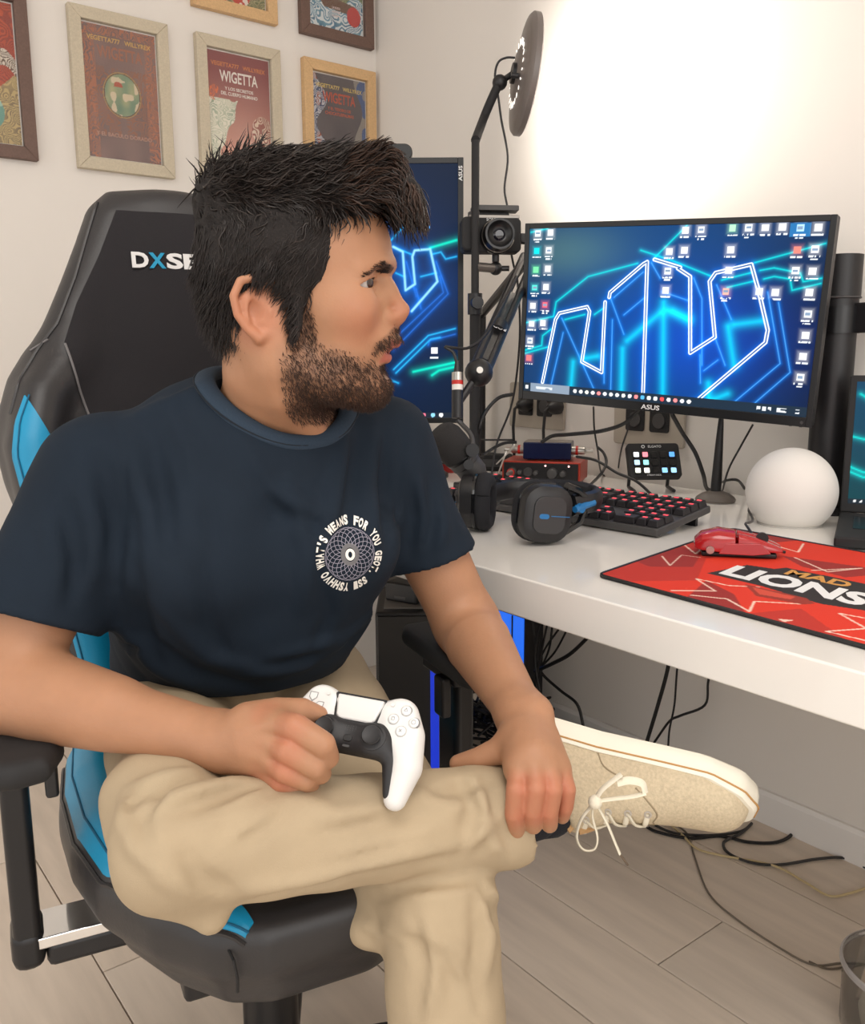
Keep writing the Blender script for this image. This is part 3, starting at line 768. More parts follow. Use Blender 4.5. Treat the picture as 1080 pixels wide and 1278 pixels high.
# microphone: foam windscreen, body, yoke, plug
mc0 = px(561, 552, tm-.03); mc1 = px(590, 588, tm-.01)
mdir = (mc1-mc0)/np.linalg.norm(mc1-mc0)
mic = thing('microphone', 'black broadcast microphone with foam windscreen hanging over the desk', 'microphone', mc0)
m = frame(mc0, np.cross(mdir, (0, 0, 1)), mdir)
M_foam = mat('mic_foam', srgb(40, 38, 38), .95, bump=.6, bscale=500)
MB().lathe([(0, -.034), (.014, -.033), (.025, -.026), (.031, -.012), (.032, .006), (.031, .030), (.029, .034)], 32, m, cap=False).build('windscreen', M_foam, mic, world=True)
MB().lathe([(.028, .030), (.0285, .034), (.0275, .050), (.0255, .052), (.0255, .074), (.020, .084), (0, .085)], 32, m, cap=False).build('body', M_dgrey, mic, world=True)
MB().lathe([(.0288, .031), (.030, .034), (.0288, .038)], 32, m, cap=False).build('ring', M_blk2, mic, world=True)
yk = [px(585, 578, tm-.045), px(590, 560, tm-.04), px(588, 543, tm-.02), px(577, 530, tm), px(571, 524, tm)]
MB().tube(spline(yk, 5), .0045, 8).build('yoke', M_dgrey, mic, world=True)
MB().cyl(px(585, 580, tm-.06), px(585, 580, tm-.04), .009, n=14).build('yoke_knob', M_blk, mic, world=True)
MB().cyl(px(590, 562, tm-.06), px(590, 562, tm-.035), .012, n=14).build('yoke_knob', M_blk, mic, world=True)
xp = lambda v: px(571, v, tm)
MB().cyl(xp(522), xp(487), .0105, n=16).build('plug_body', M_blk, mic, world=True)
MB().cyl(xp(488), xp(480), .0100, n=16).build('plug_sleeve', M_whitep, mic, world=True)
MB().cyl(xp(480), xp(475), .0104, n=16).build('plug_ring', M_redring, mic, world=True)
MB().cyl(xp(475), xp(465), .0105, n=16).build('plug_shell', M_silver, mic, world=True)
MB().cyl(xp(465), xp(450), .0070, .004, n=12).build('strain_relief', M_blk, mic, world=True)
MB().tube([xp(505), j0], .007, 10).build('swivel', M_blk, mic, world=True)
tag(MB().tube(spline([xp(455), px(566, 440, tm), px(556, 433, tm), px(566, 434, tm), px(585, 434, tm+.01), px(604, 420, tm+.03), px(622, 390, tm+.07), px(645, 345, tm+.14)], 6), .003, 6).build('microphone_cable', M_cable),
    'black microphone cord looping up onto the boom arm', 'cable')

# ------------------------------------------------------------------ audio interface with preamp box on top
fi = pxz(672, 597, ZD)
h_i = np.array((.83, .56, 0)); h_i /= np.linalg.norm(h_i)     # along the front panel
zi = np.array((h_i[1], -h_i[0], 0))                            # out of the front panel
ci = px(676, 584, 2.12); ci = np.array((ci[0], ci[1], ZD+.003)) - zi*.05
m = Matrix(((h_i[0], -zi[0], 0, ci[0]), (h_i[1], -zi[1], 0, ci[1]), (0, 0, 1, ci[2]), (0, 0, 0, 1)))
M_redm = mat('red_anodised', srgb(178, 58, 40), .35, metal=.35)
ai = thing('audio_interface', 'red metal audio interface with knobs standing behind the keyboard', 'audio interface', m)
MB().box((0, 0, .0275), (.19, .12, .049)).build('case', M_redm, ai, smooth=0, bevel=.003)
MB().box((0, -.0615, .0275), (.180, .003, .042)).build('front_panel', M_blk, ai, smooth=0, bevel=.001)
for x, r in ((-.068, .011), (-.03, .011)):
    s = MB().lathe([(r, 0), (r, .003), (r*.7, .003), (r*.6, .001), (0, .001)], 20, T_((x, -.063, .027)) @ RX(90)).build('jack', M_dgrey, ai)
for x, r in ((-.049, .006), (-.01, .006), (.03, .013), (.055, .0075)):
    kb_ = MB().lathe([(r, 0), (r*.9, .014), (r*.6, .015), (0, .015)], 24, T_((x, -.063, .026)) @ RX(90)).build('knob', M_dgrey, ai)
MB().lathe([(.0085, 0), (.0085, .02), (.006, .026), (.004, .05), (0, .05)], 16, T_((-.068, -.064, .027)) @ RX(90)).build('plug', M_silver, ai)
MB().lathe([(.0092, .016), (.0092, .022)], 16, T_((-.068, -.064, .027)) @ RX(90)).build('plug_ring', M_redring, ai)
for x in (.012, .068): MB().lathe([(.002, 0), (.002, .001), (0, .001)], 10, T_((x, -.063, .043)) @ RX(90)).build('led', mat('led_warm', (1, .55, .5), .5, emit=3), ai)
for x in (-.08, .08):
    for y in (-.045, .045): MB().lathe([(.007, 0), (.007, .004)], 12, T_((x, y, -.0025))).build('foot', M_blk, ai)
M_navy = mat('navy_enamel', srgb(24, 34, 74), .25, metal=.2)
cb = np.array(m @ Vector((.008, -.004, .0522)))
m2 = Matrix(((h_i[0], -zi[0], 0, cb[0]), (h_i[1], -zi[1], 0, cb[1]), (0, 0, 1, cb[2]), (0, 0, 0, 1))) @ RZ(4)
pa = thing('preamp_box', 'small navy blue metal preamp box on top of red audio interface', 'preamp', m2)
MB().box((0, 0, .0235), (.116, .07, .041)).build('case', M_navy, pa, smooth=0, bevel=.003)
MB().box((0, 0, .0445), (.112, .066, .0015)).build('lid', mat('greige_lid', srgb(150, 142, 136), .4, metal=.4), pa, smooth=0)
for x in (-.04, .04): MB().box((x, 0, .0015), (.016, .05, .003)).build('foot', M_blk, pa, smooth=0)
for s in (-1, 1):
    q = MB().lathe([(.0105, 0), (.0105, .012), (.0095, .014), (.0095, .030), (.006, .034), (.004, .05), (0, .05)], 16, T_((s*.058, -.012, .024)) @ RY(90*s)).build('plug', M_silver, pa)
    MB().lathe([(.0112, .009), (.0112, .015)], 16, T_((s*.058, -.012, .024)) @ RY(90*s)).build('plug_ring', M_redring, q)

# ------------------------------------------------------------------ keyboard
kw, kd_, kr = .540, .172, 5.0
BRp = pxz(889, 630, ZD+.038); ca_, sa_ = math.cos(math.radians(kr)), math.sin(math.radians(kr))
kcx = BRp[0]-(kw/2*ca_-kd_/2*sa_); kcy = BRp[1]-(kw/2*sa_+kd_/2*ca_)
m = Matrix.Translation((kcx, kcy, ZD)) @ RZ(kr)
kb = thing('keyboard', 'black mechanical keyboard with red backlit keys', 'keyboard', m)
tilt = T_((0, 0, .004)) @ RX(7.0)
MB().box((0, 0, .016), (kw, kd_, .014), tilt).build('case', M_dgrey, kb, smooth=0, bevel=.003)
for x in (-.24, .24):
    MB().box((x, -.06, .0025), (.03, .012, .005)).build('foot', M_blk, kb, smooth=0)
    MB().box((x, .062, .010), (.03, .008, .020)).build('foot', M_blk, kb, smooth=0)
M_key = mat('key_plastic', srgb(30, 27, 30), .45)
M_legend = mat('key_legend_glow', srgb(235, 70, 80), .5, emit=1.2)
U = kw/23.2
rows = [[(0, 1)] + [(2+i, 1) for i in range(4)] + [(6.5+i, 1) for i in range(4)] + [(11+i, 1) for i in range(4)] + [(15.25+i, 1) for i in range(3)] + [(18.5+i, 1) for i in range(4)],
        [(i, 1) for i in range(13)] + [(13, 2)] + [(15.25+i, 1) for i in range(3)] + [(18.5+i, 1) for i in range(4)],
        [(0, 1.5)] + [(1.5+i, 1) for i in range(12)] + [(13.5, 1.5)] + [(15.25+i, 1) for i in range(3)] + [(18.5+i, 1) for i in range(4)],
        [(0, 1.75)] + [(1.75+i, 1) for i in range(11)] + [(12.75, 2.25)] + [(18.5+i, 1) for i in range(3)],
        [(0, 2.25)] + [(2.25+i, 1) for i in range(10)] + [(12.25, 2.75), (16.25, 1)] + [(18.5+i, 1) for i in range(4)],
        [(0, 1.25), (1.25, 1.25), (2.5, 1.25), (3.75, 6.25), (10, 1.25), (11.25, 1.25), (12.5, 1.25), (13.75, 1.25), (15.25, 1), (16.25, 1), (17.25, 1), (18.5, 2), (20.5, 1), (21.5, 1)]]
keymesh = {}; legmesh = {}
KU = kd_/6.35
for ri, rw in enumerate(rows):
    for x, wd in rw:
        if wd not in keymesh:
            a, b = wd*U/2-.001, KU/2-.001
            mb = MB(); a2, b2 = a-.0028, b-.0028
            mb.add([(-a, -b, 0), (a, -b, 0), (a, b, 0), (-a, b, 0), (-a2, -b2+.001, .011), (a2, -b2+.001, .011), (a2, b2+.001, .011), (-a2, b2+.001, .011)],
                   [(3, 2, 1, 0), (4, 5, 6, 7), (0, 1, 5, 4), (1, 2, 6, 5), (2, 3, 7, 6), (3, 0, 4, 7)])
            k_ = mb.build('key', M_key, kb, smooth=0, bevel=.0008, seg=1); keymesh[wd] = k_
        else:
            k_ = keymesh[wd].copy(); COL.objects.link(k_); k_.parent = kb
        k_.matrix_local = tilt @ T_(((x+wd/2)*U-kw/2+.6*U, kd_/2-(ri+.7)*KU, .0235))
        if not legmesh:
            lg = MB().box((0, .0, .0112), (.0085, .0042, .0006)); g = lg.build('legend', M_legend, k_, smooth=0); legmesh[0] = g
        else:
            g = legmesh[0].copy(); COL.objects.link(g); g.parent = k_
        g.matrix_local = T_((0, .003, 0))

# ------------------------------------------------------------------ headset
hc1 = pxz(688, 683, ZD); hc0 = pxz(594, 667, ZD)
hx = np.array((-1.005, 1.010, ZD)); hl = np.array((-1.172, 1.000, ZD))
hs = thing('headset', 'black gaming headset with blue trim lying on the desk', 'headset', (-1.07, 1.03, ZD))
M_cush = mat('ear_cushion', srgb(28, 28, 32), .95, bump=.3, bscale=400)
M_blue = mat('blue_trim', srgb(34, 110, 168), .35)
M_gls = mat('gloss_black', srgb(20, 20, 22), .12)
for nm, c, s, yaw in (('right', hx, 1, -22), ('left', hl, -1, 38)):
    m = Matrix.Translation((c[0], c[1], c[2]+.0520)) @ RZ(yaw) @ RX(-6) @ RZ(0) @ Matrix(((0, 0, s, 0), (s, 0, 0, 0), (0, 1, 0, 0), (0, 0, 0, 1)))
    cup = MB()
    o1, o2, o3 = rrect(.086, .095, .033, 8), rrect(.082, .091, .031, 8), rrect(.064, .072, .024, 8)
    n = len(o1); vv = []; 
    for o, z in ((o3, -.012), (o1, -.006), (o1, .008), (o2, .016), (o3, .021)): vv += [(p[0], p[1], z) for p in o]
    ff = [(j*n+i, j*n+(i+1) % n, (j+1)*n+(i+1) % n, (j+1)*n+i) for j in range(4) for i in range(n)] + [tuple(range(4*n, 5*n))] + [tuple(range(n-1, -1, -1))]
    e = cup.add(vv, ff, m).build('ear_cup', M_blk, hs, world=True, smooth=40)
    MB().prism(rrect(.056, .061, .017, 6), .020, .0245, m).build('speaker_plate', mat('plate_grey', srgb(48, 47, 48), .5), hs, world=True, bevel=.0015, smooth=40)
    MB().prism(rrect(.017, .008, .004, 5), .0245, .0251, m @ T_((-.010, -.002, 0))).build('emblem', M_blue, hs, world=True)
    MB().box((.018, -.001, .0248), (.032, .0012, .0006), m).build('emblem_line', M_blue, hs, world=True, smooth=0)
    MB().tube([tuple(m @ Vector((p[0]*.97, p[1]*.97, -.008))) for p in o1+[o1[0]]], .0035, 6, caps=False).build('trim', M_gls, hs, world=True)
    MB().tube([tuple(m @ Vector((p[0]*.76, p[1]*.78, -.022))) for p in o1+[o1[0]]], .0145, 12, caps=False).build('ear_cushion', M_cush, hs, world=True)
hc = lambda t_: None
bandp = [hx+np.array((.010, .055, .060)), hx+np.array((.010, .105, .062)), hx+np.array((-.025, .150, .062)), (hx+hl)/2+np.array((0, .172, .062)), hl+np.array((.025, .150, .062)), hl+np.array((-.010, .105, .062)), hl+np.array((-.010, .055, .060))]
MB().tube(spline(bandp, 6), .011, 10, flat=1.7).build('headband', M_blk, hs, world=True)
padp = [p*1.0 for p in bandp[2:5]]
MB().tube(spline([p+np.array((0, -.012, 0)) for p in padp], 6), .013, 10, flat=1.6).build('headband_pad', M_cush, hs, world=True)
for c, s in ((hx, 1), (hl, -1)):
    a0 = c+np.array((s*.010, .048, .070)); a1 = c+np.array((s*.012, .092, .060))
    MB().tube([c+np.array((s*.014, .036, .095)), c+np.array((s*.016, .062, .085)), c+np.array((s*.014, .085, .068))], .0065, 8).build('yoke', M_gls, hs, world=True)
    MB().tube([c+np.array((s*.014, .034, .018)), c+np.array((s*.018, .064, .030)), c+np.array((s*.014, .085, .056))], .0055, 8).build('yoke', M_gls, hs, world=True)
    MB().tube([c+np.array((s*.024, .046, .056)), c+np.array((s*.020, .096, .062))], .0058, 8).build('slider', M_blue, hs, world=True)
    MB().cyl(c+np.array((s*.018, .060, .057)), c+np.array((s*.028, .060, .057)), .008, n=14).build('slider_knob', M_blue, hs, world=True)
MB().cyl(hl+np.array((-.02, -.03, .055)), hl+np.array((-.045, -.034, .056)), .008, n=12).build('boom_pivot', M_blk, hs, world=True)

# ------------------------------------------------------------------ shortcut keypad
md = Matrix(((.5017, .4376, .7462, -1.3271), (.8316, -.0067, -.5553, 1.6995), (-.238, .8992, -.3673, .7904), (0, 0, 0, 1)))
dc = CO + (np.array((-1.3271, 1.6995, .7904))-CO)*.94
xd = np.array((.60, .80, 0)); zd_ = np.array((.66, -.50, .52))
md = frame(dc+np.array((0, 0, .008)), xd, zd_)
dk = thing('shortcut_keypad', 'black tilted keypad with fifteen small picture keys', 'keypad', md)
MB().prism(rrect(.118, .084, .008), -.018, 0).build('body', M_mattblk, dk, smooth=0, bevel=.002)
kc = [(.85, .9, .95), (.95, .25, .3), None, None, (.1, .35, .9), (.45, .7, .95), (.3, .85, .8), None, None, None, (.85, .9, .75), (.95, .95, .85), None, (.25, .55, .9), (.35, .65, .95)]
for i in range(15):
    x, y = -.040+.020*(i % 5), .016-.0195*(i//5)
    kbm = MB().prism(rrect(.0155, .0155, .003), 0, .003, T_((x, y-.004, 0))).build('key', M_blk2, dk, smooth=0, bevel=.0006, seg=1)
    if kc[i]: MB().prism(rrect(.012, .012, .002), .003, .0034, T_((x, y-.004, 0))).build('key_picture', mat('keypic_%d' % i, kc[i], .4, emit=.9), kbm, smooth=0)
text_part('lettering', 'ELGATO', .008, M_inkw, dk, T_((.004, .033, .0004)))
MB().lathe([(.004, 0), (.004, .0006), (.0026, .0006), (.0026, 0)], 16, T_((-.022, .033, 0)), cap=False).build('emblem', M_inkw, dk)
text_part('lettering', 'STREAM DECK', .005, M_inkw, dk, T_((-.004, -.0375, .0004)))
tail = [tuple(md @ Vector((sx*.042, .030, -.02))) for sx in (-1, 1)]
for sx in (-1, 1):
    a = np.array(md @ Vector((sx*.045, .025, -.02))); b = np.array((a[0]-.016*zd_[0]*2, a[1]+.02, ZD+.0045)); c_ = np.array(md @ Vector((sx*.045, -.036, -.012))); c_[2] = ZD+.0045
    MB().tube([a, b], .004, 8).build('leg', M_blk, dk, world=True)
    MB().tube([b, c_], .004, 8).build('leg', M_blk, dk, world=True)

# ------------------------------------------------------------------ antenna
an = pxz(893, 626, ZD)
at = thing('antenna', 'black tapered stick antenna on a round grey base', 'antenna', an)
MB().lathe([(.040, 0), (.041, .004), (.038, .009), (.028, .016), (.014, .021), (0, .022)], 40, T_((0, 0, .002))).build('base', mat('taupe_plastic', srgb(96, 88, 82), .5), at)
MB().lathe([(.036, 0), (.036, .002)], 32).build('base_ring', M_whitep, at)
MB().lathe([(.011, 0), (.011, .02), (.0085, .09), (.0065, .135), (.005, .158), (.002, .165), (0, .165)], 16, T_((.0, 0, .020)) @ RY(1.5)).build('stick', M_blk, at)

# ------------------------------------------------------------------ white globe
gc = px(988, 613, 1.60); GRd = .0790
gl = thing('globe_speaker', 'white matt globe with flat base standing on the desk', 'smart speaker', (gc[0], gc[1], ZD))
zc = gc[2]-ZD
prof = [(.0, 0), (.050, 0), (.052, .002)] + [(GRd*math.sin(a), zc-GRd*math.cos(a)) for a in np.linspace(math.asin(.056/GRd), math.pi, 30)]
prof = [p for p in prof if p[1] >= 0]
MB().lathe(prof, 56, cap=False).build('shell', mat('white_fabric', srgb(226, 222, 216), .7, bump=.1, bscale=700), gl, smooth=60)
MB().lathe([(.0555, .0), (.056, .003), (.0545, .004)], 48, cap=False).build('base_ring', mat('pale_grey', srgb(190, 186, 180), .5), gl)

# ------------------------------------------------------------------ mouse pad
pw_, pd_ = .90, .432
pcn = np.array((-.804, .912))
pad = thing('mouse_pad', 'large red mouse pad with white star outlines and black edge', 'mouse pad', Matrix.Translation((pcn[0], pcn[1], ZD+.0005)) @ RZ(-2.5))
SK = Matrix(((1, -.22, 0, 0), (0, 1, 0, 0), (0, 0, 1, 0), (0, 0, 0, 1))) @ T_((pw_/2, pd_/2, 0))      # pad sheared into a parallelogram to match its image outline
def pad_print(X, Y):
    red, red2, dk_ = srgb(216, 46, 16), srgb(186, 40, 24), srgb(150, 34, 28)
    c = lerp3(red, red, X)
    x = X*pw_; y = Y*pd_
    put(c, in_poly(x, y, [(0, .0), (0, .44), (.08, .44), (.12, .30), (.07, .2), (.12, .08), (.05, .0)]), red2)
    put(c, in_poly(x, y, [(.0, .44), (.13, .44), (.08, .34), (.0, .36)]), dk_)
    put(c, in_poly(x, y, [(.0, .24), (.05, .22), (.08, .14), (.03, .09), (.0, .1)]), dk_)
    put(c, in_poly(x, y, [(.13, .09), (.19, .06), (.235, .0), (.15, .0)]), dk_)
    put(c, in_poly(x, y, [(.15, .31), (.32, .35), (.27, .26), (.2, .27)]), dk_)
    put(c, in_poly(x, y, [(.24, .0), (.28, .07), (.36, .0)]), red2)
    put(c, in_poly(x, y, [(.46, .44), (.62, .44), (.7, .3), (.55, .34)]), dk_)
    wh = srgb(240, 208, 190)
    def star(pts, w=.0016):
        for a, b in zip(pts[:-1], pts[1:]): put(c, seg_dist(x, y, a, b) < w, wh)
    star([(.200, .118), (.165, .092), (.115, .087), (.164, .054), (.120, .010)]); star([(.150, .012), (.192, .034), (.2375, .008), (.2235, .052), (.272, .088), (.245, .094)])
    star([(.0, .252), (.043, .214), (.028, .272), (.06, .35)]); star([(.06, .40), (.101, .372), (.16, .353), (.143, .418)])
    star([(.17, .315), (.24, .27), (.27, .33), (.22, .26)]); star([(.41, .105), (.322, .088), (.366, .056), (.335, .010), (.45, .02)])
    star([(.55, .39), (.66, .42), (.6, .35), (.7, .33)]); star([(.6, .12), (.7, .07), (.63, .03), (.8, .05)]); star([(.01, .16), (.05, .12), (.03, .19), (.06, .2)], .001)
    put(c, in_poly(x, y, [(.275, .008), (.292, .020), (.286, .004)]), wh)
    # dark plate behind the lettering
    put(c, in_poly(x, y, [(.112, .125), (.135, .215), (.175, .225), (.185, .245), (.36, .250), (.365, .225), (.345, .20), (.345, .125), (.29, .108), (.20, .125)]), srgb(38, 32, 32))
    put(c, in_poly(x, y, [(.178, .116), (.268, .118), (.285, .103), (.275, .088), (.215, .076)]), srgb(150, 44, 28))
    put(c, in_poly(x, y, [(.193, .110), (.255, .112), (.255, .097), (.215, .086)]), srgb(206, 74, 52))
    return c
MB().prism(rrect(pw_, pd_, .014), 0, .0035, SK).build('base', M_mattblk, pad, smooth=0, bevel=.001)
paint('print', pw_-.010, pd_-.010, 500, 240, pad_print, mat_attr('pad_print', .8, bump=.15, bscale=900), pad, SK @ T_((0, 0, .0039)))
oo = rrect(pw_-.004, pd_-.004, .013)
MB().tube([(p[0], p[1], .0028) for p in oo+[oo[0]]], .0026, 6, m=SK, caps=False).build('stitched_edge', M_blk, pad)
def padT(x, y): return SK @ T_((x-pw_/2, y-pd_/2, .0042))
text_part('lettering', 'LIONS', .080, M_inkw, pad, padT(.230, .166), width=.205, bold=.0032, extrude=.0002)
text_part('lettering', 'MAD', .040, mat('gold_ink', srgb(208, 150, 74), .7), pad, padT(.245, .222), width=.092, bold=.0012, extrude=.0002)

# ------------------------------------------------------------------ mouse
mcen = pxz(915, 694, ZD+.004)
mr = thing('mouse', 'red angular gaming mouse on the red mouse pad', 'mouse', Matrix.Translation((mcen[0], mcen[1]+.012, ZD+.0045)) @ RZ(38))
M_mred = mat('mouse_red', srgb(168, 16, 22), .22, coat=.5)
def shell(secs, n=14):
    """loft of half-oval sections: (x, half width, z0, z1, y offset)"""
    vv, ff = [], []
    for x, a, z0, z1, yo in secs:
        for i in range(n+1):
            q = math.pi*i/n; e_ = .65
            vv.append((x, yo-a*math.copysign(abs(math.cos(q))**e_, math.cos(q)), z0+(z1-z0)*math.sin(q)**e_))
    k = n+1
    for j in range(len(secs)-1):
        for i in range(n): ff.append((j*k+i, j*k+i+1, (j+1)*k+i+1, (j+1)*k+i))
        ff.append((j*k+n, j*k, (j+1)*k, (j+1)*k+n))
    ff.append(tuple(range(k))); ff.append(tuple(range((len(secs)-1)*k+k-1, (len(secs)-1)*k-1, -1)))
    return MB().add(vv, ff)
MB().box((0, 0, .004), (.108, .044, .008)).build('chassis', M_blk, mr, smooth=0, bevel=.003)
shell([(-.064, .018, .012, .024, 0), (-.054, .026, .010, .034, 0), (-.030, .030, .009, .041, 0), (-.006, .028, .010, .038, 0)]).build('palm_rest', M_mred, mr, smooth=30, bevel=.001)
for s in (-1, 1):
    shell([(-.002, .0115, .012, .036, s*.014), (.025, .0120, .011, .030, s*.014), (.052, .0110, .010, .020, s*.013), (.062, .007, .010, .015, s*.012)]).build('button', M_mred, mr, smooth=30, bevel=.001)
    MB().add([(-.030, s*.030, .006), (.020, s*.031, .006), (.044, s*.034, .010), (.030, s*.030, .024), (-.020, s*.029, .022), (-.030, s*.025, .006), (.020, s*.025, .006), (.044, s*.029, .010), (.030, s*.026, .024), (-.020, s*.025, .022)],
             [(0, 1, 2, 3, 4), (9, 8, 7, 6, 5), (0, 5, 6, 1), (1, 6, 7, 2), (2, 7, 8, 3), (3, 8, 9, 4), (4, 9, 5, 0)]).build('side_wing', M_mred, mr, smooth=0, bevel=.001)
MB().cyl((.034, -.003, .027), (.034, .003, .027), .009, n=18).build('scroll_wheel', M_blk, mr)
MB().cyl((-.042, -.028, .012), (-.042, -.033, .012), .006, n=14).build('thumb_screw', M_silver, mr)
tag(MB().tube(spline([np.array((mcen[0]+.055, mcen[1]+.052, ZD+.012)), pxz(942, 680, ZD+.02), pxz(938, 665, ZD+.03), pxz(931, 654, ZD+.035), pxz(936, 652, ZD+.03), pxz(940, 648, ZD+.02), np.array((-.985, 1.57, ZD+.004)), np.array((-1.0, 1.69, ZD+.004))], 6), .0022, 6).build('mouse_cable', M_cable),
    'thin black cord rising from the red mouse', 'cable')

# ------------------------------------------------------------------ laptop
BLc = pxz(1052, 640, ZD+.018); 
lxd = np.array((.90, .436, 0)); lzd = np.array((.436, -.90, 0))
lap = thing('laptop', 'open black laptop with blue wallpaper at the end of desk', 'laptop', Matrix(((lxd[0], lzd[0]*-1, 0, BLc[0]), (lxd[1], lzd[1]*-1, 0, BLc[1]), (0, 0, 1, ZD), (0, 0, 0, 1))))
MB().box((.19, -.125, .011), (.39, .25, .018)).build('base', M_mattblk, lap, smooth=0, bevel=.004)
MB().box((.19, -.11, .0205), (.34, .12, .001)).build('key_field', M_blk2, lap, smooth=0)
lid = T_((0, 0, .02)) @ RX(-9)
MB().box((.19, .004, .125), (.39, .008, .25), lid).build('lid', M_mattblk, lap, smooth=0, bevel=.003)
def lap_print(X, Y):
    c = np.stack([.002+0*X, .02+.03*(1-X), .06+.05*Y], -1)
    for pl2 in ([(0, .30), (.06, .26), (.3, .30)], [(0, .26), (.06, .22), (.3, .26)], [(0, .55), (.05, .53), (.3, .57)], [(.02, .9), (.4, .5), (.7, .9)], [(.5, .1), (.8, .6), (.95, .2)]):
        glow(c, X, Y, pl2, (0, .3, .3), .012, (.005, (.0, .8, .7)))
    c[Y < .04] = (.01, .02, .03)
    for a in (.03, .06, .09): c[np.hypot(X-a, (Y-.02)*.6) < .006] = (1, 1, 1)
    return c
paint('screen', .366, .222, 180, 110, lap_print, M_screen, lap, lid @ T_((.19, -.0006, .127)) @ RX(90))
# cables on the desk
def cable(name, label, pts, r=.0028, n=6, material=None, group=None):
    return tag(MB().tube(spline(pts, 6), r, n).build(name, material or M_cable), label, 'cable', group)
zt_ = ZD+.0055
cable('power_cable', 'thick black cord looping from socket to interface under the monitor', [px(640, 492, 1.95), px(622, 497, 1.97), px(606, 515, 1.97), px(598, 540, 1.97), pxz(600, 572, zt_+.06), pxz(606, 600, zt_)], .004)
cable('power_cable', 'black cord sagging under the wide monitor towards the preamp', [px(800, 508, 1.85), px(780, 528, 1.9), px(750, 538, 1.95), px(712, 542, 2.0), px(690, 544, 2.05), px(676, 552, 2.05)], .0045)
cable('power_cable', 'black cord hanging from the monitor down to the antenna', [px(838, 515, 1.80), px(852, 540, 1.84), px(868, 565, 1.87), px(878, 592, 1.88), pxz(884, 611, zt_), pxz(905, 608, zt_)], .0045)
cable('signal_cable', 'thin black cord hanging below the centre of wide monitor', [px(741, 508, 1.9), px(742, 535, 1.95), px(746, 560, 2.0), pxz(752, 592, zt_), pxz(770, 590, zt_)], .0022)
cable('signal_cable', 'thin black cord running down the wall to the keypad', [px(786, 517, 2.1), px(784, 535, 2.1), px(776, 560, 2.08), pxz(771, 590, zt_)], .0022)
cable('signal_cable', 'thin black cord slanting down behind the antenna stick', [px(940, 530, 1.75), px(926, 555, 1.78), px(910, 585, 1.8), pxz(902, 612, zt_)], .0022)
cable('signal_cable', 'black cord curving from antenna base to the globe', [pxz(899, 603, zt_), px(910, 599, 1.85), px(922, 600, 1.82), pxz(931, 612, zt_), pxz(936, 618, zt_)], .003)
cable('signal_cable', 'black cord leaving the preamp plug and curling to the desk', [px(746, 558, 1.93), px(754, 566, 1.92), px(757, 578, 1.9), px(750, 592, 1.85), pxz(735, 607, zt_+.01)], .0032)
cable('signal_cable', 'black cord running in front of the shortcut keypad', [px(720, 570, 1.97), px(745, 575, 1.9), px(770, 590, 1.86), px(795, 601, 1.80), pxz(818, 622, zt_+.012)], .0032)
cable('signal_cable', 'thin black cord behind the white globe going to laptop', [px(1078, 520, 1.75), px(1066, 560, 1.72), pxz(1050, 600, zt_), pxz(1040, 606, zt_)], .003)
cable('signal_cable', 'black cord lying on the desk left of microphone', [pxz(530, 560, zt_), pxz(560, 575, zt_), pxz(585, 593, zt_), pxz(612, 598, zt_), pxz(640, 590, zt_)], .003)
cable('signal_cable', 'black cord from preamp plug towards the light stand', [px(645, 552, 1.93), px(630, 553, 1.94), px(615, 560, 1.95), px(600, 572, 1.97), pxz(590, 590, zt_)], .0035)
cable('signal_cable', 'thin cord crossing the wall above the desk behind microphone', [px(590, 549, 2.05), px(612, 549, 2.1), px(640, 549, 2.1)], .0022)
for a, b, lb_ in (((632, 572), (622, 600), 'thin white cord curling down beside the red interface'), ((642, 560), (617, 590), 'thin white cord leaning from preamp to the adapter')):
    cable('white_cable', lb_, [px(a[0], a[1]-8, 2.0), px(a[0]-3, a[1], 2.0), pxz(b[0], b[1]-8, zt_)], .002, material=M_whitep, group='white cords beside the interface')
# small things beside the microphone
q = pxz(552, 588, ZD)
rb = thing('red_box', 'small red and grey box lying behind the microphone', 'box', Matrix.Translation((q[0], q[1], ZD)) @ RZ(25))
MB().box((0, 0, .012), (.09, .05, .024)).build('box_body', mat('box_red', srgb(160, 40, 36), .5), rb, smooth=0, bevel=.002)
MB().box((0, 0, .0245), (.092, .052, .004)).build('box_lid', M_dgrey, rb, smooth=0, bevel=.001)
q = pxz(618, 588, ZD)
pa_ = thing('power_adapter', 'black mains adapter lying behind the keyboard', 'adapter', Matrix.Translation((q[0]-.02, q[1]+.01, ZD)) @ RZ(35))
MB().box((0, 0, .022), (.10, .05, .044)).build('adapter_body', M_mattblk, pa_, smooth=0, bevel=.005)
MB().box((.0, -.0252, .022), (.05, .0006, .02)).build('rating_label', M_dgrey, pa_, smooth=0)
# plug in the wall socket behind the interface
for u_, v_, lb_ in ((693, 508, 'black mains plug in the wall socket above the preamp'), (655, 505, 'black mains plug half hidden behind the wide monitor edge')):
    c = pxy(u_, v_, YW-.03)
    pg = thing('mains_plug', lb_, 'plug', (c[0], YW-.017, c[2]), 'plugs in the double socket')
    MB().lathe([(.02, 0), (.02, .02), (.012, .034), (.006, .04)], 16, RX(90)).build('plug_body', M_blk, pg)
    MB().tube([(0, -.036, 0), (0, -.05, -.01), (.0, -.055, -.06), (0, -.05, -.14)], .004, 8).build('cord', M_cable, pg)
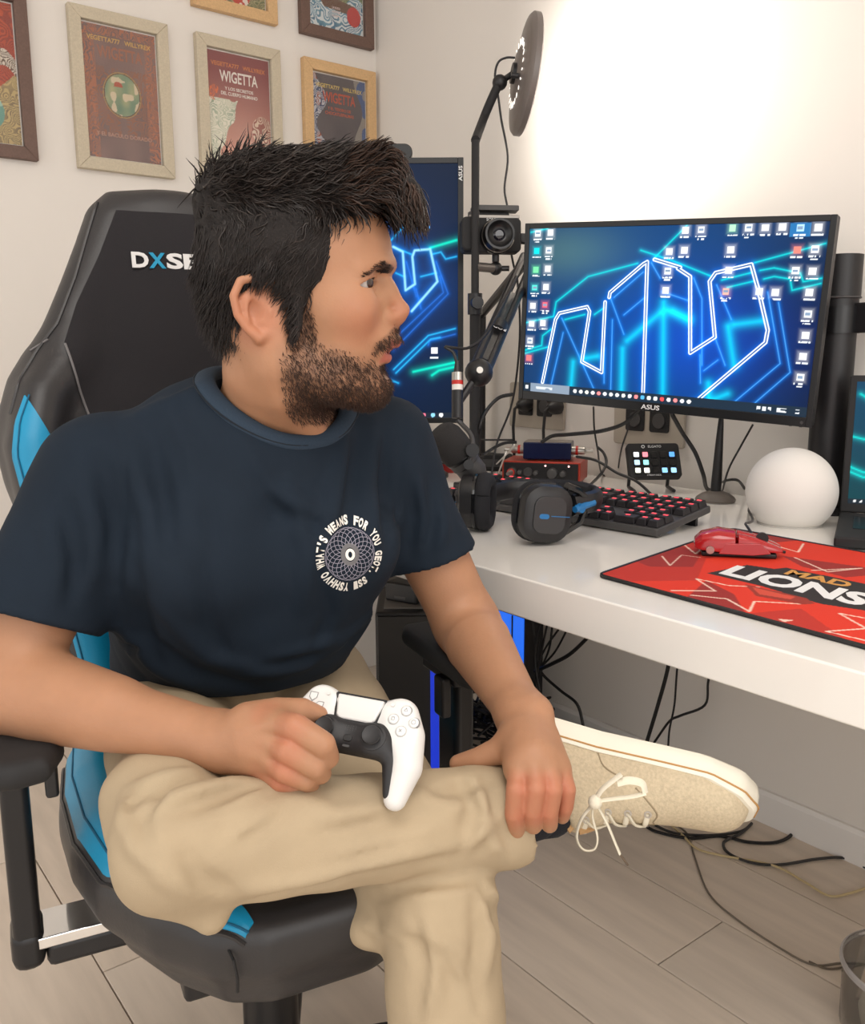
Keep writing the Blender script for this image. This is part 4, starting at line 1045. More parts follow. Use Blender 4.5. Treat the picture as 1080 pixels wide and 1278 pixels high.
# ------------------------------------------------------------------ sculpting toolkit: signed distance grid -> mesh
class Field:
    def __init__(s, lo, hi, step):
        s.lo = np.array(lo, np.float32); s.h = step
        s.n = np.ceil((np.array(hi)-np.array(lo))/step).astype(int)+1
        s.D = np.full(tuple(s.n), .05, np.float32)
        s.ax = [s.lo[i]+np.arange(s.n[i], dtype=np.float32)*np.float32(step) for i in range(3)]
    def sl(s, lo, hi):
        a = np.clip(np.floor((np.array(lo)-s.lo)/s.h).astype(int), 0, s.n); b = np.clip(np.ceil((np.array(hi)-s.lo)/s.h).astype(int)+1, 0, s.n)
        return tuple(slice(int(a[i]), int(b[i])) for i in range(3))
    def coords(s, S):
        return s.ax[0][S[0]][:, None, None], s.ax[1][S[1]][None, :, None], s.ax[2][S[2]][None, None, :]
    def apply(s, fn, lo, hi, k=.01, op='add', pad=.03):
        S = s.sl(np.array(lo)-pad-k, np.array(hi)+pad+k)
        if any(q.stop <= q.start for q in S): return s
        X, Y, Z = s.coords(S); d = fn(X, Y, Z).astype(np.float32); D = s.D[S]
        if op == 'add':
            if k > 0:
                h = np.clip(.5+.5*(D-d)/k, 0, 1); s.D[S] = D*(1-h)+d*h-k*h*(1-h)
            else: s.D[S] = np.minimum(D, d)
        elif op == 'sub':
            if k > 0:
                h = np.clip(.5-.5*(D+d)/k, 0, 1); s.D[S] = D*(1-h)-d*h+k*h*(1-h)
            else: s.D[S] = np.maximum(D, -d)
        elif op == 'and':
            s.D[S] = np.maximum(D, d)
        elif op == 'off':            # add displacement
            s.D[S] = D+d
        return s
    # primitives -------------------------------------------------
    def cone(s, a, b, ra, rb, k=.01, op='add', flat=None):
        a, b = np.array(a, float), np.array(b, float); ba = b-a; L2 = float(ba@ba)+1e-12
        def fn(X, Y, Z):
            px_, py_, pz_ = X-a[0], Y-a[1], Z-a[2]
            t = np.clip((px_*ba[0]+py_*ba[1]+pz_*ba[2])/L2, 0, 1)
            dx, dy, dz = px_-t*ba[0], py_-t*ba[1], pz_-t*ba[2]
            if flat is not None:     # (axis, scale): squash along an axis
                f, sc = np.array(flat[0], float), flat[1]; q = dx*f[0]+dy*f[1]+dz*f[2]
                return (np.sqrt(np.maximum(dx*dx+dy*dy+dz*dz-q*q, 0)+(q/sc)**2)-(ra+(rb-ra)*t))*min(1, sc)
            return np.sqrt(dx*dx+dy*dy+dz*dz)-(ra+(rb-ra)*t)
        r = max(ra, rb)*(max(1, flat[1]) if flat is not None else 1)
        return s.apply(fn, np.minimum(a, b)-r, np.maximum(a, b)+r, k, op)
    def chain(s, pts, radii, k=.01, op='add', flat=None):
        """tapered tube through points, joined to the field as one shape"""
        P = [np.array(p, float) for p in pts]; f = None if flat is None else (np.array(flat[0], float), flat[1])
        def fn(X, Y, Z):
            out = None
            for i in range(len(P)-1):
                a, ba = P[i], P[i+1]-P[i]; L2 = float(ba@ba)+1e-12
                x, y, z = X-a[0], Y-a[1], Z-a[2]
                t = np.clip((x*ba[0]+y*ba[1]+z*ba[2])/L2, 0, 1); r = radii[i]+(radii[i+1]-radii[i])*t
                x, y, z = x-t*ba[0], y-t*ba[1], z-t*ba[2]; q2 = x*x+y*y+z*z
                if f is not None:
                    q = x*f[0][0]+y*f[0][1]+z*f[0][2]; d = (np.sqrt(np.maximum(q2-q*q, 0)+(q/f[1])**2)-r)*min(1, f[1])
                else: d = np.sqrt(q2)-r
                out = d if out is None else np.minimum(out, d)
            return out
        r = max(radii)*(max(1, f[1]) if f is not None else 1); A = np.array(P)
        return s.apply(fn, A.min(0)-r, A.max(0)+r, k, op)
    def crease(s, pts, w, h):
        """raise (h > 0) or sink (h < 0) the surface along a line"""
        P = np.array(pts, float); m = len(P)
        def fn(X, Y, Z):
            out = 0
            for i in range(m-1):
                a, ba = P[i], P[i+1]-P[i]; L2 = float(ba@ba)+1e-12
                x, y, z = X-a[0], Y-a[1], Z-a[2]; t = np.clip((x*ba[0]+y*ba[1]+z*ba[2])/L2, 0, 1)
                e = np.exp(-((x-t*ba[0])**2+(y-t*ba[1])**2+(z-t*ba[2])**2)/(w*w))*np.sin(math.pi*np.clip((i+t)/(m-1)*.86+.07, 0, 1))
                out = np.maximum(out, e)
            return -h*out
        return s.apply(fn, P.min(0)-2.4*w, P.max(0)+2.4*w, 0, 'off', 0)
    def fingers(s, chains, radii, k):
        """several tapered tubes that keep a crease between each other, joined to the field together"""
        G = Field.__new__(Field); A = np.concatenate([np.array(c) for c in chains]); r = max(max(q) for q in radii)
        S = s.sl(A.min(0)-r-.03-k, A.max(0)+r+.03+k); X, Y, Z = s.coords(S); out = None
        for P, R in zip(chains, radii):
            for i in range(len(P)-1):
                a, ba = np.array(P[i]), np.array(P[i+1])-np.array(P[i]); L2 = float(ba@ba)+1e-12
                x, y, z = X-a[0], Y-a[1], Z-a[2]; t = np.clip((x*ba[0]+y*ba[1]+z*ba[2])/L2, 0, 1)
                d = np.sqrt((x-t*ba[0])**2+(y-t*ba[1])**2+(z-t*ba[2])**2)-(R[i]+(R[i+1]-R[i])*t)
                out = d if out is None else np.minimum(out, d)
        D = s.D[S]; h = np.clip(.5+.5*(D-out)/k, 0, 1); s.D[S] = (D*(1-h)+out*h-k*h*(1-h)).astype(np.float32)
        return s
    def ball(s, c, r, k=.01, op='add', R=None):
        """ellipsoid with radii r, R: 3x3 whose columns are its axes"""
        c = np.array(c, float); r = np.array(r if hasattr(r, '__len__') else (r, r, r), float); R = np.eye(3) if R is None else np.array(R)
        def fn(X, Y, Z):
            x, y, z = X-c[0], Y-c[1], Z-c[2]
            q = [(x*R[0, i]+y*R[1, i]+z*R[2, i])/r[i] for i in range(3)]
            k0 = np.sqrt(q[0]**2+q[1]**2+q[2]**2)+1e-9
            k1 = np.sqrt((q[0]/r[0])**2+(q[1]/r[1])**2+(q[2]/r[2])**2)+1e-9
            return k0*(k0-1)/k1
        e = np.sqrt(((R*r)**2).sum(1))
        return s.apply(fn, c-e, c+e, k, op)
    def rbox(s, c, half, rad, k=.01, op='add', R=None):
        c = np.array(c, float); half = np.array(half, float); R = np.eye(3) if R is None else np.array(R)
        def fn(X, Y, Z):
            x, y, z = X-c[0], Y-c[1], Z-c[2]
            q = [np.abs(x*R[0, i]+y*R[1, i]+z*R[2, i])-half[i]+rad for i in range(3)]
            return np.sqrt(sum(np.maximum(w, 0)**2 for w in q))+np.minimum(np.maximum(np.maximum(q[0], q[1]), q[2]), 0)-rad
        e = np.abs(R) @ half
        return s.apply(fn, c-e, c+e, k, op)
    def prism(s, poly, a0, a1, axis, rad, k=.01, op='add'):
        """extruded 2D polygon with rounded edges; axis = extrusion axis, poly over the other two in order"""
        P = np.array(poly, float); o = [i for i in range(3) if i != axis]
        def fn(*C):
            A = np.array(np.broadcast_to(C[o[0]], np.broadcast(*[C[o[0]], C[o[1]]]).shape)); B = np.broadcast_to(C[o[1]], A.shape)
            d = np.full(A.shape, 1e9); 
            for i in range(len(P)): d = np.minimum(d, seg_dist(A, B, P[i], P[(i+1) % len(P)]))
            d = np.where(in_poly(A, B, P), -d, d)+rad
            e = np.abs(C[axis]-(a0+a1)/2)-(a1-a0)/2+rad
            return np.minimum(np.maximum(d, e), 0)+np.sqrt(np.maximum(d, 0)**2+np.maximum(e, 0)**2)-rad
        lo = np.zeros(3); hi = np.zeros(3); lo[axis], hi[axis] = a0, a1
        for j in (0, 1): lo[o[j]], hi[o[j]] = P[:, j].min(), P[:, j].max()
        return s.apply(fn, lo, hi, k, op)
    def half(s, p, n, op='and', rad=0):
        """keep the side the normal points away from"""
        p, n = np.array(p, float), np.array(n, float); n = n/np.linalg.norm(n)
        X, Y, Z = s.coords((slice(None),)*3)
        d = ((X-p[0])*n[0]+(Y-p[1])*n[1]+(Z-p[2])*n[2]).astype(np.float32)
        s.D = np.maximum(s.D, d); return s
    # sampling -----------------------------------------------------
    def sample(s, P):
        P = np.atleast_2d(P); g = (P-s.lo)/s.h; i = np.clip(np.floor(g).astype(int), 0, s.n-2); f = np.clip(g-i, 0, 1)
        out = 0
        for a in (0, 1):
            for b in (0, 1):
                for c in (0, 1):
                    w = (f[:, 0] if a else 1-f[:, 0])*(f[:, 1] if b else 1-f[:, 1])*(f[:, 2] if c else 1-f[:, 2])
                    out = out+w*s.D[i[:, 0]+a, i[:, 1]+b, i[:, 2]+c]
        return out
    def hit(s, o, d, t0, t1, n=400):
        """first surface point along a ray"""
        o, d = np.array(o), np.array(d); T = np.linspace(t0, t1, n); v = s.sample(o+T[:, None]*d)
        j = np.nonzero(v < 0)[0]
        if not len(j): return None
        j = j[0]
        t = T[j] if j == 0 else T[j-1]+(T[j]-T[j-1])*v[j-1]/(v[j-1]-v[j]+1e-9)
        return o+t*d
    def grad(s, P):
        P = np.atleast_2d(P); e = s.h
        g = np.stack([s.sample(P+e*np.eye(3)[i])-s.sample(P-e*np.eye(3)[i]) for i in range(3)], -1)
        return g/(np.linalg.norm(g, axis=1, keepdims=True)+1e-9)
    def blur(s, n=1):
        for _ in range(n):
            for a in range(3):
                D = s.D; E = D.copy()
                sl0 = [slice(None)]*3; sl1 = [slice(None)]*3; slc = [slice(None)]*3
                sl0[a] = slice(0, -2); sl1[a] = slice(2, None); slc[a] = slice(1, -1)
                E[tuple(slc)] = .5*D[tuple(slc)]+.25*(D[tuple(sl0)]+D[tuple(sl1)])
                s.D = E
        return s
    # surface nets ---------------------------------------------------
    def mesh(s):
        D = s.D; S = D < 0
        n = D.shape
        cnt = np.zeros((n[0]-1, n[1]-1, n[2]-1), np.int8)
        for a in (0, 1):
            for b in (0, 1):
                for c in (0, 1): cnt += S[a:n[0]-1+a, b:n[1]-1+b, c:n[2]-1+c]
        I = np.argwhere((cnt > 0) & (cnt < 8))
        ids = np.full(cnt.shape, -1, np.int32); ids[I[:, 0], I[:, 1], I[:, 2]] = np.arange(len(I))
        cor = [(a, b, c) for a in (0, 1) for b in (0, 1) for c in (0, 1)]
        val = np.stack([D[I[:, 0]+a, I[:, 1]+b, I[:, 2]+c] for a, b, c in cor], -1)
        acc = np.zeros((len(I), 3)); num = np.zeros(len(I))
        for p in range(8):
            for q in range(p+1, 8):
                A, B = np.array(cor[p]), np.array(cor[q])
                if np.abs(A-B).sum() != 1: continue
                va, vb = val[:, p], val[:, q]; m = (va < 0) != (vb < 0)
                t = np.where(m, va/(va-vb+1e-20*(va == vb)), 0)
                acc += np.where(m[:, None], A+(B-A)*t[:, None], 0); num += m
        V = (I+acc/num[:, None])*s.h+s.lo
        Fs = []
        for ax in range(3):
            b, c = [(1, 2), (2, 0), (0, 1)][ax]
            s0 = [slice(None)]*3; s1 = [slice(None)]*3; s0[ax] = slice(0, -1); s1[ax] = slice(1, None)
            a0, a1 = S[tuple(s0)], S[tuple(s1)]
            E = np.argwhere(a0 != a1)
            ok = (E[:, b] > 0) & (E[:, c] > 0) & (E[:, b] < n[b]-1) & (E[:, c] < n[c]-1); E = E[ok]
            ob = np.zeros(3, int); ob[b] = 1; oc = np.zeros(3, int); oc[c] = 1
            g = lambda e: ids[e[:, 0], e[:, 1], e[:, 2]]
            q = np.stack([g(E-ob-oc), g(E-oc), g(E), g(E-ob)], -1)
            flip = ~S[E[:, 0], E[:, 1], E[:, 2]]
            q[flip] = q[flip][:, ::-1]
            Fs.append(q)
        Fq = np.concatenate(Fs); Fq = Fq[(Fq >= 0).all(1)]
        return V, Fq
def relax(V, Fq, n=2, w=.5):
    """Laplacian smoothing"""
    e = np.concatenate([Fq[:, [i, (i+1) % 4]] for i in range(4)])
    cnt = np.bincount(e[:, 0], minlength=len(V))+np.bincount(e[:, 1], minlength=len(V))
    for _ in range(n):
        A = np.zeros_like(V)
        for j in range(3): A[:, j] = np.bincount(e[:, 0], V[e[:, 1], j], len(V))+np.bincount(e[:, 1], V[e[:, 0], j], len(V))
        V = V*(1-w)+w*A/np.maximum(cnt, 1)[:, None]
    return V
def keep(V, Fq, vmask):
    """drop vertices"""
    f = Fq[vmask[Fq].all(1)]; u = np.unique(f); r = np.full(len(V), -1); r[u] = np.arange(len(u))
    return V[u], r[f]
def noise3(P, s, seed=0):
    """smooth value noise for an (N,3) array"""
    g = np.random.default_rng(seed).random((32, 32, 32)).astype(np.float32)
    q = P*s; i = np.floor(q).astype(int); f = q-i; f = f*f*(3-2*f); out = 0
    for a in (0, 1):
        for b in (0, 1):
            for c in (0, 1):
                w = (f[:, 0] if a else 1-f[:, 0])*(f[:, 1] if b else 1-f[:, 1])*(f[:, 2] if c else 1-f[:, 2])
                out = out+w*g[(i[:, 0]+a) % 32, (i[:, 1]+b) % 32, (i[:, 2]+c) % 32]
    return out
def to_local(V, root):
    m = np.array(root_matrix(root).inverted()); return V @ m[:3, :3].T + m[:3, 3]
def resample(pts, n):
    P = np.array(pts, float); L = np.concatenate([[0], np.cumsum(np.linalg.norm(np.diff(P, axis=0), axis=1))]); t = np.linspace(0, L[-1], n)
    return np.stack([np.interp(t, L, P[:, i]) for i in range(P.shape[1])], -1)
def drape(name, fld, axis, left, right, nu, nv, off, material, parent, sign=1, thick=.003):
    """a panel laid on the surface of a field, bounded by two curves in the plane across the axis"""
    A, B = resample(left, nv), resample(right, nv); o = [i for i in range(3) if i != axis]
    t = np.linspace(0, 1, nu)
    G = A[:, None, :]*(1-t[None, :, None])+B[:, None, :]*t[None, :, None]
    P = np.zeros((nv*nu, 3)); P[:, o[0]] = G[..., 0].ravel(); P[:, o[1]] = G[..., 1].ravel()
    ax_ = fld.ax[axis]; ts = ax_[::-1] if sign > 0 else ax_
    hgt = np.full(len(P), np.nan); prev = None
    for tv in ts:
        P[:, axis] = tv; v = fld.sample(P)
        if prev is not None:
            m = np.isnan(hgt) & (v < 0)
            hgt[m] = (tv-(tv-ts_prev)*(v/(v-prev+1e-12)))[m]
        prev, ts_prev = v, tv
    hgt = np.where(np.isnan(hgt), np.nanmean(hgt), hgt)
    top = P.copy(); top[:, axis] = hgt+sign*off; bot = P.copy(); bot[:, axis] = hgt-sign*thick
    i = (np.arange(nv-1)[:, None]*nu+np.arange(nu-1)[None, :]).ravel()
    Fq = np.stack([i, i+1, i+nu+1, i+nu], -1); N = nu*nv
    ring = list(range(nu))+[k*nu+nu-1 for k in range(1, nv)]+[(nv-1)*nu+k for k in range(nu-2, -1, -1)]+[k*nu for k in range(nv-2, 0, -1)]
    side = np.array([(ring[k], ring[(k+1) % len(ring)], ring[(k+1) % len(ring)]+N, ring[k]+N) for k in range(len(ring))])
    me = grid_mesh(name, np.concatenate([top, bot]), np.concatenate([Fq, side, Fq[:, ::-1]+N]), material, parent)
    bm = bmesh.new(); bm.from_mesh(me.data); bmesh.ops.recalc_face_normals(bm, faces=bm.faces); bm.to_mesh(me.data); bm.free()
    me.data.set_sharp_from_angle(angle=math.radians(60))
    return me
def stitch(name, fld, axis, pts2, r, material, parent, sign=1, off=0.0):
    """a seam cord following a field's surface"""
    o = [i for i in range(3) if i != axis]; P = np.zeros((len(pts2), 3)); P[:, o[0]] = [p[0] for p in pts2]; P[:, o[1]] = [p[1] for p in pts2]
    out = []
    for p in P:
        st_ = p.copy(); st_[axis] = fld.ax[axis][-1] if sign > 0 else fld.ax[axis][0]
        d = np.zeros(3); d[axis] = -sign
        h = fld.hit(st_, d, 0, fld.ax[axis][-1]-fld.ax[axis][0])
        if h is not None: h[axis] += sign*off; out.append(h)
    return MB().tube(out, r, 6).build(name, material, parent)
# ------------------------------------------------------------------ gaming chair
CH = Matrix.Translation((-.95, .462, 0)) @ RZ(-12)      # x forwards, y to the sitter's left
chair = thing('gaming_chair', 'black and blue gaming chair with high winged backrest', 'chair', CH)
M_leather = mat('black_leather', srgb(44, 42, 43), .42, bump=.12, bscale=260, spec=.5)
M_fabric = mat('black_mesh_fabric', srgb(30, 27, 30), .92, bump=.35, bscale=700)
M_cblue = mat('blue_leather', srgb(12, 142, 186), .45, bump=.10, bscale=260)
M_seam = mat('seam_thread', srgb(24, 23, 25), .7)
mirror = lambda L: [(-a, b) for a, b in L]
# --- seat (local chair coordinates)
seat_half = [(-.27, -.200), (-.20, -.215), (-.10, -.222), (0, -.216), (.09, -.196), (.17, -.155), (.225, -.108), (.245, -.06)]
poly = seat_half + [(x, -y) for x, y in seat_half[::-1]]
fs = Field((-.31, -.28, .36), (.31, .28, .58), .006)
fs.prism([(x*.97, y*.92) for x, y in poly], .385, .455, 2, .026, 0)
fs.prism([(x*1.02, y*1.055) for x, y in poly], .425, .494, 2, .026, .025)
for s in (-1, 1):
    pts = [(-.24, s*.172, .492), (-.12, s*.184, .500), (0, s*.180, .500), (.09, s*.160, .496), (.165, s*.122, .486), (.21, s*.088, .470)]
    fs.chain(pts, [.032, .033, .033, .031, .027, .018], .025)
fs.cone((-.2, 0, .60), (.18, 0, .60), .118, .10, .03, 'sub', flat=((0, 1, 0), 1.25))
V, Fq = fs.mesh(); V = relax(V, Fq, 3)
grid_mesh('seat', V, Fq, M_leather, chair)
for s in (-1, 1):
    outer = [(-.235, s*.204), (-.12, s*.213), (0, s*.2075), (.09, s*.188), (.165, s*.149), (.215, s*.108), (.235, s*.078)]
    inner = [(-.235, s*.120), (-.12, s*.125), (0, s*.122), (.09, s*.115), (.165, s*.092), (.212, s*.078), (.234, s*.072)]
    outer = [(x*1.02, y*1.05) for x, y in outer]
    drape('side_bolster', fs, 2, outer if s < 0 else inner, inner if s < 0 else outer, 14, 60, .0022, M_cblue, chair)
    stitch('seam', fs, 2, resample([(x, y*.955) for x, y in outer], 60), .0014, mat('blue_thread', srgb(8, 92, 126), .7), chair, off=.0026)
    stitch('piping', fs, 2, resample([(x*1.01, y*1.018) for x, y in outer], 60), .0030, M_leather, chair)
drape('seat_panel', fs, 2, [(-.24, -.118), (0, -.119), (.09, -.112), (.19, -.078)], [(-.24, .118), (0, .119), (.09, .112), (.19, .078)], 24, 40, .0015, M_fabric, chair)
for s in (-1, 1):
    MB().tube([(.226, s*.100, .476), (.2475, s*.096, .466), (.2515, s*.094, .448), (.2440, s*.093, .428)], .0016, 6).build('seam', M_seam, chair)
# --- backrest: its own plane, reclined
REC = 13.0
BK = Matrix.Translation((-.235, 0, .47)) @ RY(-REC)       # local x = out of the backrest, y left, z up along it
half_o = [(-.02, .856), (-.09, .848), (-.118, .818), (-.138, .762), (-.160, .705), (-.193, .635), (-.222, .605), (-.247, .565), (-.263, .515), (-.270, .470), (-.262, .415), (-.245, .355), (-.215, .25), (-.19, .14), (-.175, .03), (-.165, -.02)]
poly = [(y, z) for y, z in half_o] + [(-y, z) for y, z in half_o[::-1]]
fb = Field((-.14, -.33, -.06), (.12, .33, .90), .0065)
fb.prism(poly, -.075, .010, 0, .034, 0)
for s in (-1, 1):
    wing = [(.004, s*.155, .60), (.026, s*.205, .53), (.036, s*.222, .46), (.034, s*.212, .38), (.028, s*.182, .24), (.020, s*.155, .08)]
    fb.chain(wing, [.020, .030, .034, .034, .032, .028], .045)
    fb.chain([(-.018, s*.085, .79), (-.016, s*.128, .70), (-.012, s*.165, .62)], [.026, .027, .026], .03)
fb.ball((0, 0, .22), (.035, .16, .16), .05)
fb.ball((-.005, 0, .70), (.028, .10, .12), .04)
V, Fq = fb.mesh(); V = relax(V, Fq, 3)
def to_chair(V, m): M_ = np.array(m); return V @ M_[:3, :3].T+M_[:3, 3]
o = grid_mesh('backrest', V, Fq, M_leather, chair); o.matrix_local = BK
# panels
cl = [(-.082, .805), (-.112, .735), (-.148, .665), (-.170, .605), (-.158, .545), (-.138, .475), (-.125, .36), (-.115, .2), (-.11, .02)]
p = drape('fabric_panel', fb, 0, cl, mirror(cl), 30, 90, .002, M_fabric, chair); p.matrix_local = BK
for s in (-1, 1):
    L = [(s*.228, .527), (s*.243, .49), (s*.2500, .445), (s*.243, .40), (s*.228, .34), (s*.200, .22), (s*.18, .10)]
    R = [(s*.2265, .527), (s*.207, .485), (s*.186, .440), (s*.176, .39), (s*.166, .32), (s*.15, .22), (s*.135, .10)]
    p = drape('blue_panel', fb, 0, L, R, 14, 50, .0022, M_cblue, chair); p.matrix_local = BK
    q = stitch('seam', fb, 0, resample([(y*.972, z) for y, z in L], 40), .0013, mat('blue_thread', (0, 0, 0)), chair, off=.003); q.matrix_local = BK
    q = stitch('piping', fb, 0, resample([(s*.105, .822), (s*.122, .775), (s*.146, .705), (s*.176, .635), (s*.205, .598), (s*.232, .553), (s*.247, .505)], 60), .0026, M_leather, chair); q.matrix_local = BK
    q = stitch('seam', fb, 0, resample([(s*.169, .603), (s*.155, .540), (s*.135, .470)], 30), .0018, mat('light_seam', srgb(110, 106, 106), .5), chair, off=.0022); q.matrix_local = BK
    q = stitch('seam', fb, 0, resample([(s*.190, .612), (s*.214, .600)], 8), .0016, mat('light_seam', (0, 0, 0)), chair, off=.001); q.matrix_local = BK
# embroidered lettering on the head part
hp_ = fb.hit((.11, -.02, .735), (-1, 0, 0), 0, .24); hx_ = hp_[0]+.0022
LG = BK @ Matrix(((0, 0, 1, hx_+.001), (1, 0, 0, 0), (0, 1, 0, .727), (0, 0, 0, 1)))
M_lw = mat('embroidery_white', srgb(214, 212, 210), .7); M_lb = mat('embroidery_blue', srgb(20, 140, 180), .7)
for ch, yy, mm_ in (('D', -.0565, M_lw), ('X', -.0315, M_lb), ('S', -.0065, M_lw), ('E', .0175, M_lw)):
    text_part('lettering', ch, .031, mm_, chair, LG @ T_((yy, 0, 0)), width=.0240, bold=.0011, extrude=.0012)
# --- under the seat
M_frame = mat('chair_metal', srgb(36, 35, 36), .4, metal=.3)
MB().box((0, 0, .372), (.30, .26, .03)).build('mechanism', M_frame, chair, smooth=0, bevel=.006)
MB().cyl((0, 0, .10), (0, 0, .36), .028, n=24).build('gas_column', M_frame, chair)
MB().cyl((0, 0, .10), (0, 0, .24), .036, n=24).build('column_cover', M_frame, chair)
MB().lathe([(.05, .06), (.055, .07), (.055, .11), (.045, .12)], 28).build('base_hub', M_frame, chair)
for i in range(5):
    a = -130+72*i; R_ = RZ(a)
    MB().tube([(.03, 0, .098), (.15, 0, .092), (.30, 0, .078)], [.030, .027, .020], 10, R_).build('base_leg', M_frame, chair)
    MB().cyl((.295, 0, .085), (.295, 0, .050), .009, n=10, m=R_).build('caster_stem', M_frame, chair)
    for s in (-1, 1): MB().cyl((.305, s*.010, .028), (.305, s*.026, .028), .028, n=22, m=R_).build('caster_wheel', M_blk, chair)
for s in (-1, 1):
    ar = s*.272
    # pad, post, chrome bracket and lever
    fp = Field((-.16, -.07, -.03), (.16, .07, .03), .004)
    fp.prism([(-.125, -.030), (-.10, -.042), (.08, -.046), (.125, -.030), (.132, 0), (.125, .030), (.08, .046), (-.10, .042), (-.125, .030)], -.016, .012, 2, .012, 0)
    V, Fq = fp.mesh(); V = relax(V, Fq, 2)
    pd2 = grid_mesh('armrest_pad', V, Fq, M_mattblk, chair); pd2.matrix_local = T_((.02, ar, .652)) @ RZ(0)
    MB().box((.0, ar, .626), (.10, .05, .022)).build('pad_holder', M_blk, chair, smooth=0, bevel=.004)
    MB().box((-.005, s*.278, .51), (.06, .030, .25)).build('armrest_post', M_frame, chair, smooth=30, bevel=.010, seg=3)
    MB().box((-.005, s*.278, .385), (.064, .036, .05)).build('armrest_foot', M_frame, chair, smooth=30, bevel=.014, seg=3)
    MB().box((-.005, s*.235, .392), (.06, .09, .014)).build('bracket', M_chrome, chair, smooth=0, bevel=.002)
    MB().box((-.005, s*.21, .372), (.055, .10, .03)).build('bracket_cover', M_blk, chair, smooth=0, bevel=.008)
    MB().box((.03, s*.240, .600), (.028, .014, .055)).build('height_lever', M_blk, chair, smooth=0, bevel=.004)
for s in (-1, 1):
    MB().box((-.23, s*.185, .43), (.07, .022, .12)).build('hinge_plate', M_frame, chair, smooth=0, bevel=.008)
# ------------------------------------------------------------------ the person
FWD = np.array((.973, -.232, 0.0)); LFT = np.array((.232, .973, 0.0)); UPV = np.array((0, 0, 1.0))   # torso axes
pel = np.array((-1.067, .487, .585))
person = thing('person', 'man in navy t-shirt and khaki trousers sitting cross-legged with a controller', 'person', (pel[0], pel[1], .50))
RS, LS = px(128, 590, .985), px(474, 556, 1.12)
RE, LE = px(2, 858, .935), px(582, 778, 1.17)
RW, LW = px(283, 926, .858), px(652, 893, .965)
H0 = px(352, 395, .965)
HF = np.array(CR); HF[2] = 0; HF /= np.linalg.norm(HF)
_a = math.radians(-3); HF = np.array((HF[0]*math.cos(_a)-HF[1]*math.sin(_a), HF[0]*math.sin(_a)+HF[1]*math.cos(_a), 0))
HU = UPV.copy(); HL_ = np.cross(HU, HF)
def hd(f, l, w): return H0+HF*f+HL_*l+HU*w
HR = np.stack([HF, HL_, HU], -1)
chest = (RS+LS)/2+np.array((0, 0, -.07)); neckb = px(350, 520, 1.035)

def strokes(fld, lines, w, h, t0=.6, t1=1.4):
    """soft ridges (h > 0) and creases (h < 0) drawn over the surface"""
    for L in lines:
        pts = []
        for u, v in resample(L, max(4, int(np.linalg.norm(np.diff(np.array(L, float), axis=0), axis=1).sum()/9))):
            p = fld.hit(CO, ray(u, v), t0, t1, 300)
            if p is not None: pts.append(p)
        if len(pts) < 2: continue
        P = np.array(pts); m = len(P)
        def fn(X, Y, Z):
            out = 0
            for i in range(m-1):
                a, ba = P[i], P[i+1]-P[i]; L2 = float(ba@ba)+1e-12
                x, y, z = X-a[0], Y-a[1], Z-a[2]; t = np.clip((x*ba[0]+y*ba[1]+z*ba[2])/L2, 0, 1)
                q = ((x-t*ba[0])**2+(y-t*ba[1])**2+(z-t*ba[2])**2)/(w*w)
                e = np.exp(-q)*np.sin(math.pi*np.clip((i+t)/(m-1)*.86+.07, 0, 1))
                out = np.maximum(out, e)
            return -h*out
        fld.apply(fn, P.min(0)-2.4*w, P.max(0)+2.4*w, 0, 'off', 0)

# ---------------- body: head, neck, arms and hands in one surface
B = Field((-1.13, .10, .56), (-.54, .80, 1.245), .0020)
B.chain([pel+np.array((0, 0, .03)), pel+np.array((.03, 0, .16)), chest], [.125, .125, .140], .02, flat=(FWD, .66))
for S_ in (RS, LS): B.cone(chest+np.array((0, 0, .04)), S_, .07, .05, .03)
B.chain([neckb+np.array((-.02, 0, -.05)), neckb+np.array((-.012, 0, 0)), hd(-.012, 0, -.06), hd(-.008, 0, -.005)], [.068, .060, .055, .056], .03)
for s in (-1, 1):   # neck muscles
    B.chain([hd(-.022, s*.052, -.02), hd(.012, s*.040, -.085), neckb+HF*.055+HL_*s*.012+np.array((0, 0, -.035))], [.014, .013, .010], .03)
# head
B.ball(hd(.012, 0, .060), (.097, .074, .086), .02, R=HR)
B.ball(hd(.068, 0, .070), (.050, .060, .052), .03, R=HR)
B.ball(hd(.066, 0, -.006), (.050, .058, .082), .03, R=HR)
for s in (-1, 1):
    B.ball(hd(.080, s*.047, .004), (.024, .016, .019), .025, R=HR)
    B.chain([hd(.004, s*.056, -.012), hd(.010, s*.053, -.050), hd(.055, s*.040, -.070), hd(.092, s*.014, -.077)], [.014, .016, .016, .017], .03)
    B.chain([hd(.117, s*.007, .052), hd(.110, s*.026, .0530), hd(.093, s*.046, .046)], [.0085, .0078, .007], .012)
B.ball(hd(.0965, 0, -.072), (.016, .020, .017), .02, R=HR)
for s in (-1, 1):
    B.ball(hd(.1155, s*.030, .0340), (.014, .0150, .0105), .012, 'sub', R=HR)
    B.ball(hd(.0905, s*.0305, .0325), .0160, .006)                        # lids' bulk
    B.chain([hd(.1050, s*.019, .0365), hd(.1065, s*.028, .0405), hd(.1020, s*.037, .0380), hd(.093, s*.0440, .0315)], [.0018, .0022, .0024, .0016], .004)
    e1 = (-HF*.454+HL_*s*.891)*.97-HU*.24; e2 = HF*.891+HL_*s*.454; e3 = np.cross(e1, e2)
    B.ball(hd(.0957, s*.0330, .0322)+e2*.0065, (.0205, .0112, .0043), .0010, 'sub', R=np.stack([e1, e2, e3], -1))
B.chain([hd(.1075, 0, .050), hd(.1095, 0, .040), hd(.1230, 0, .018), hd(.1318, 0, .0060)], [.0080, .0072, .0076, .0088], .006)
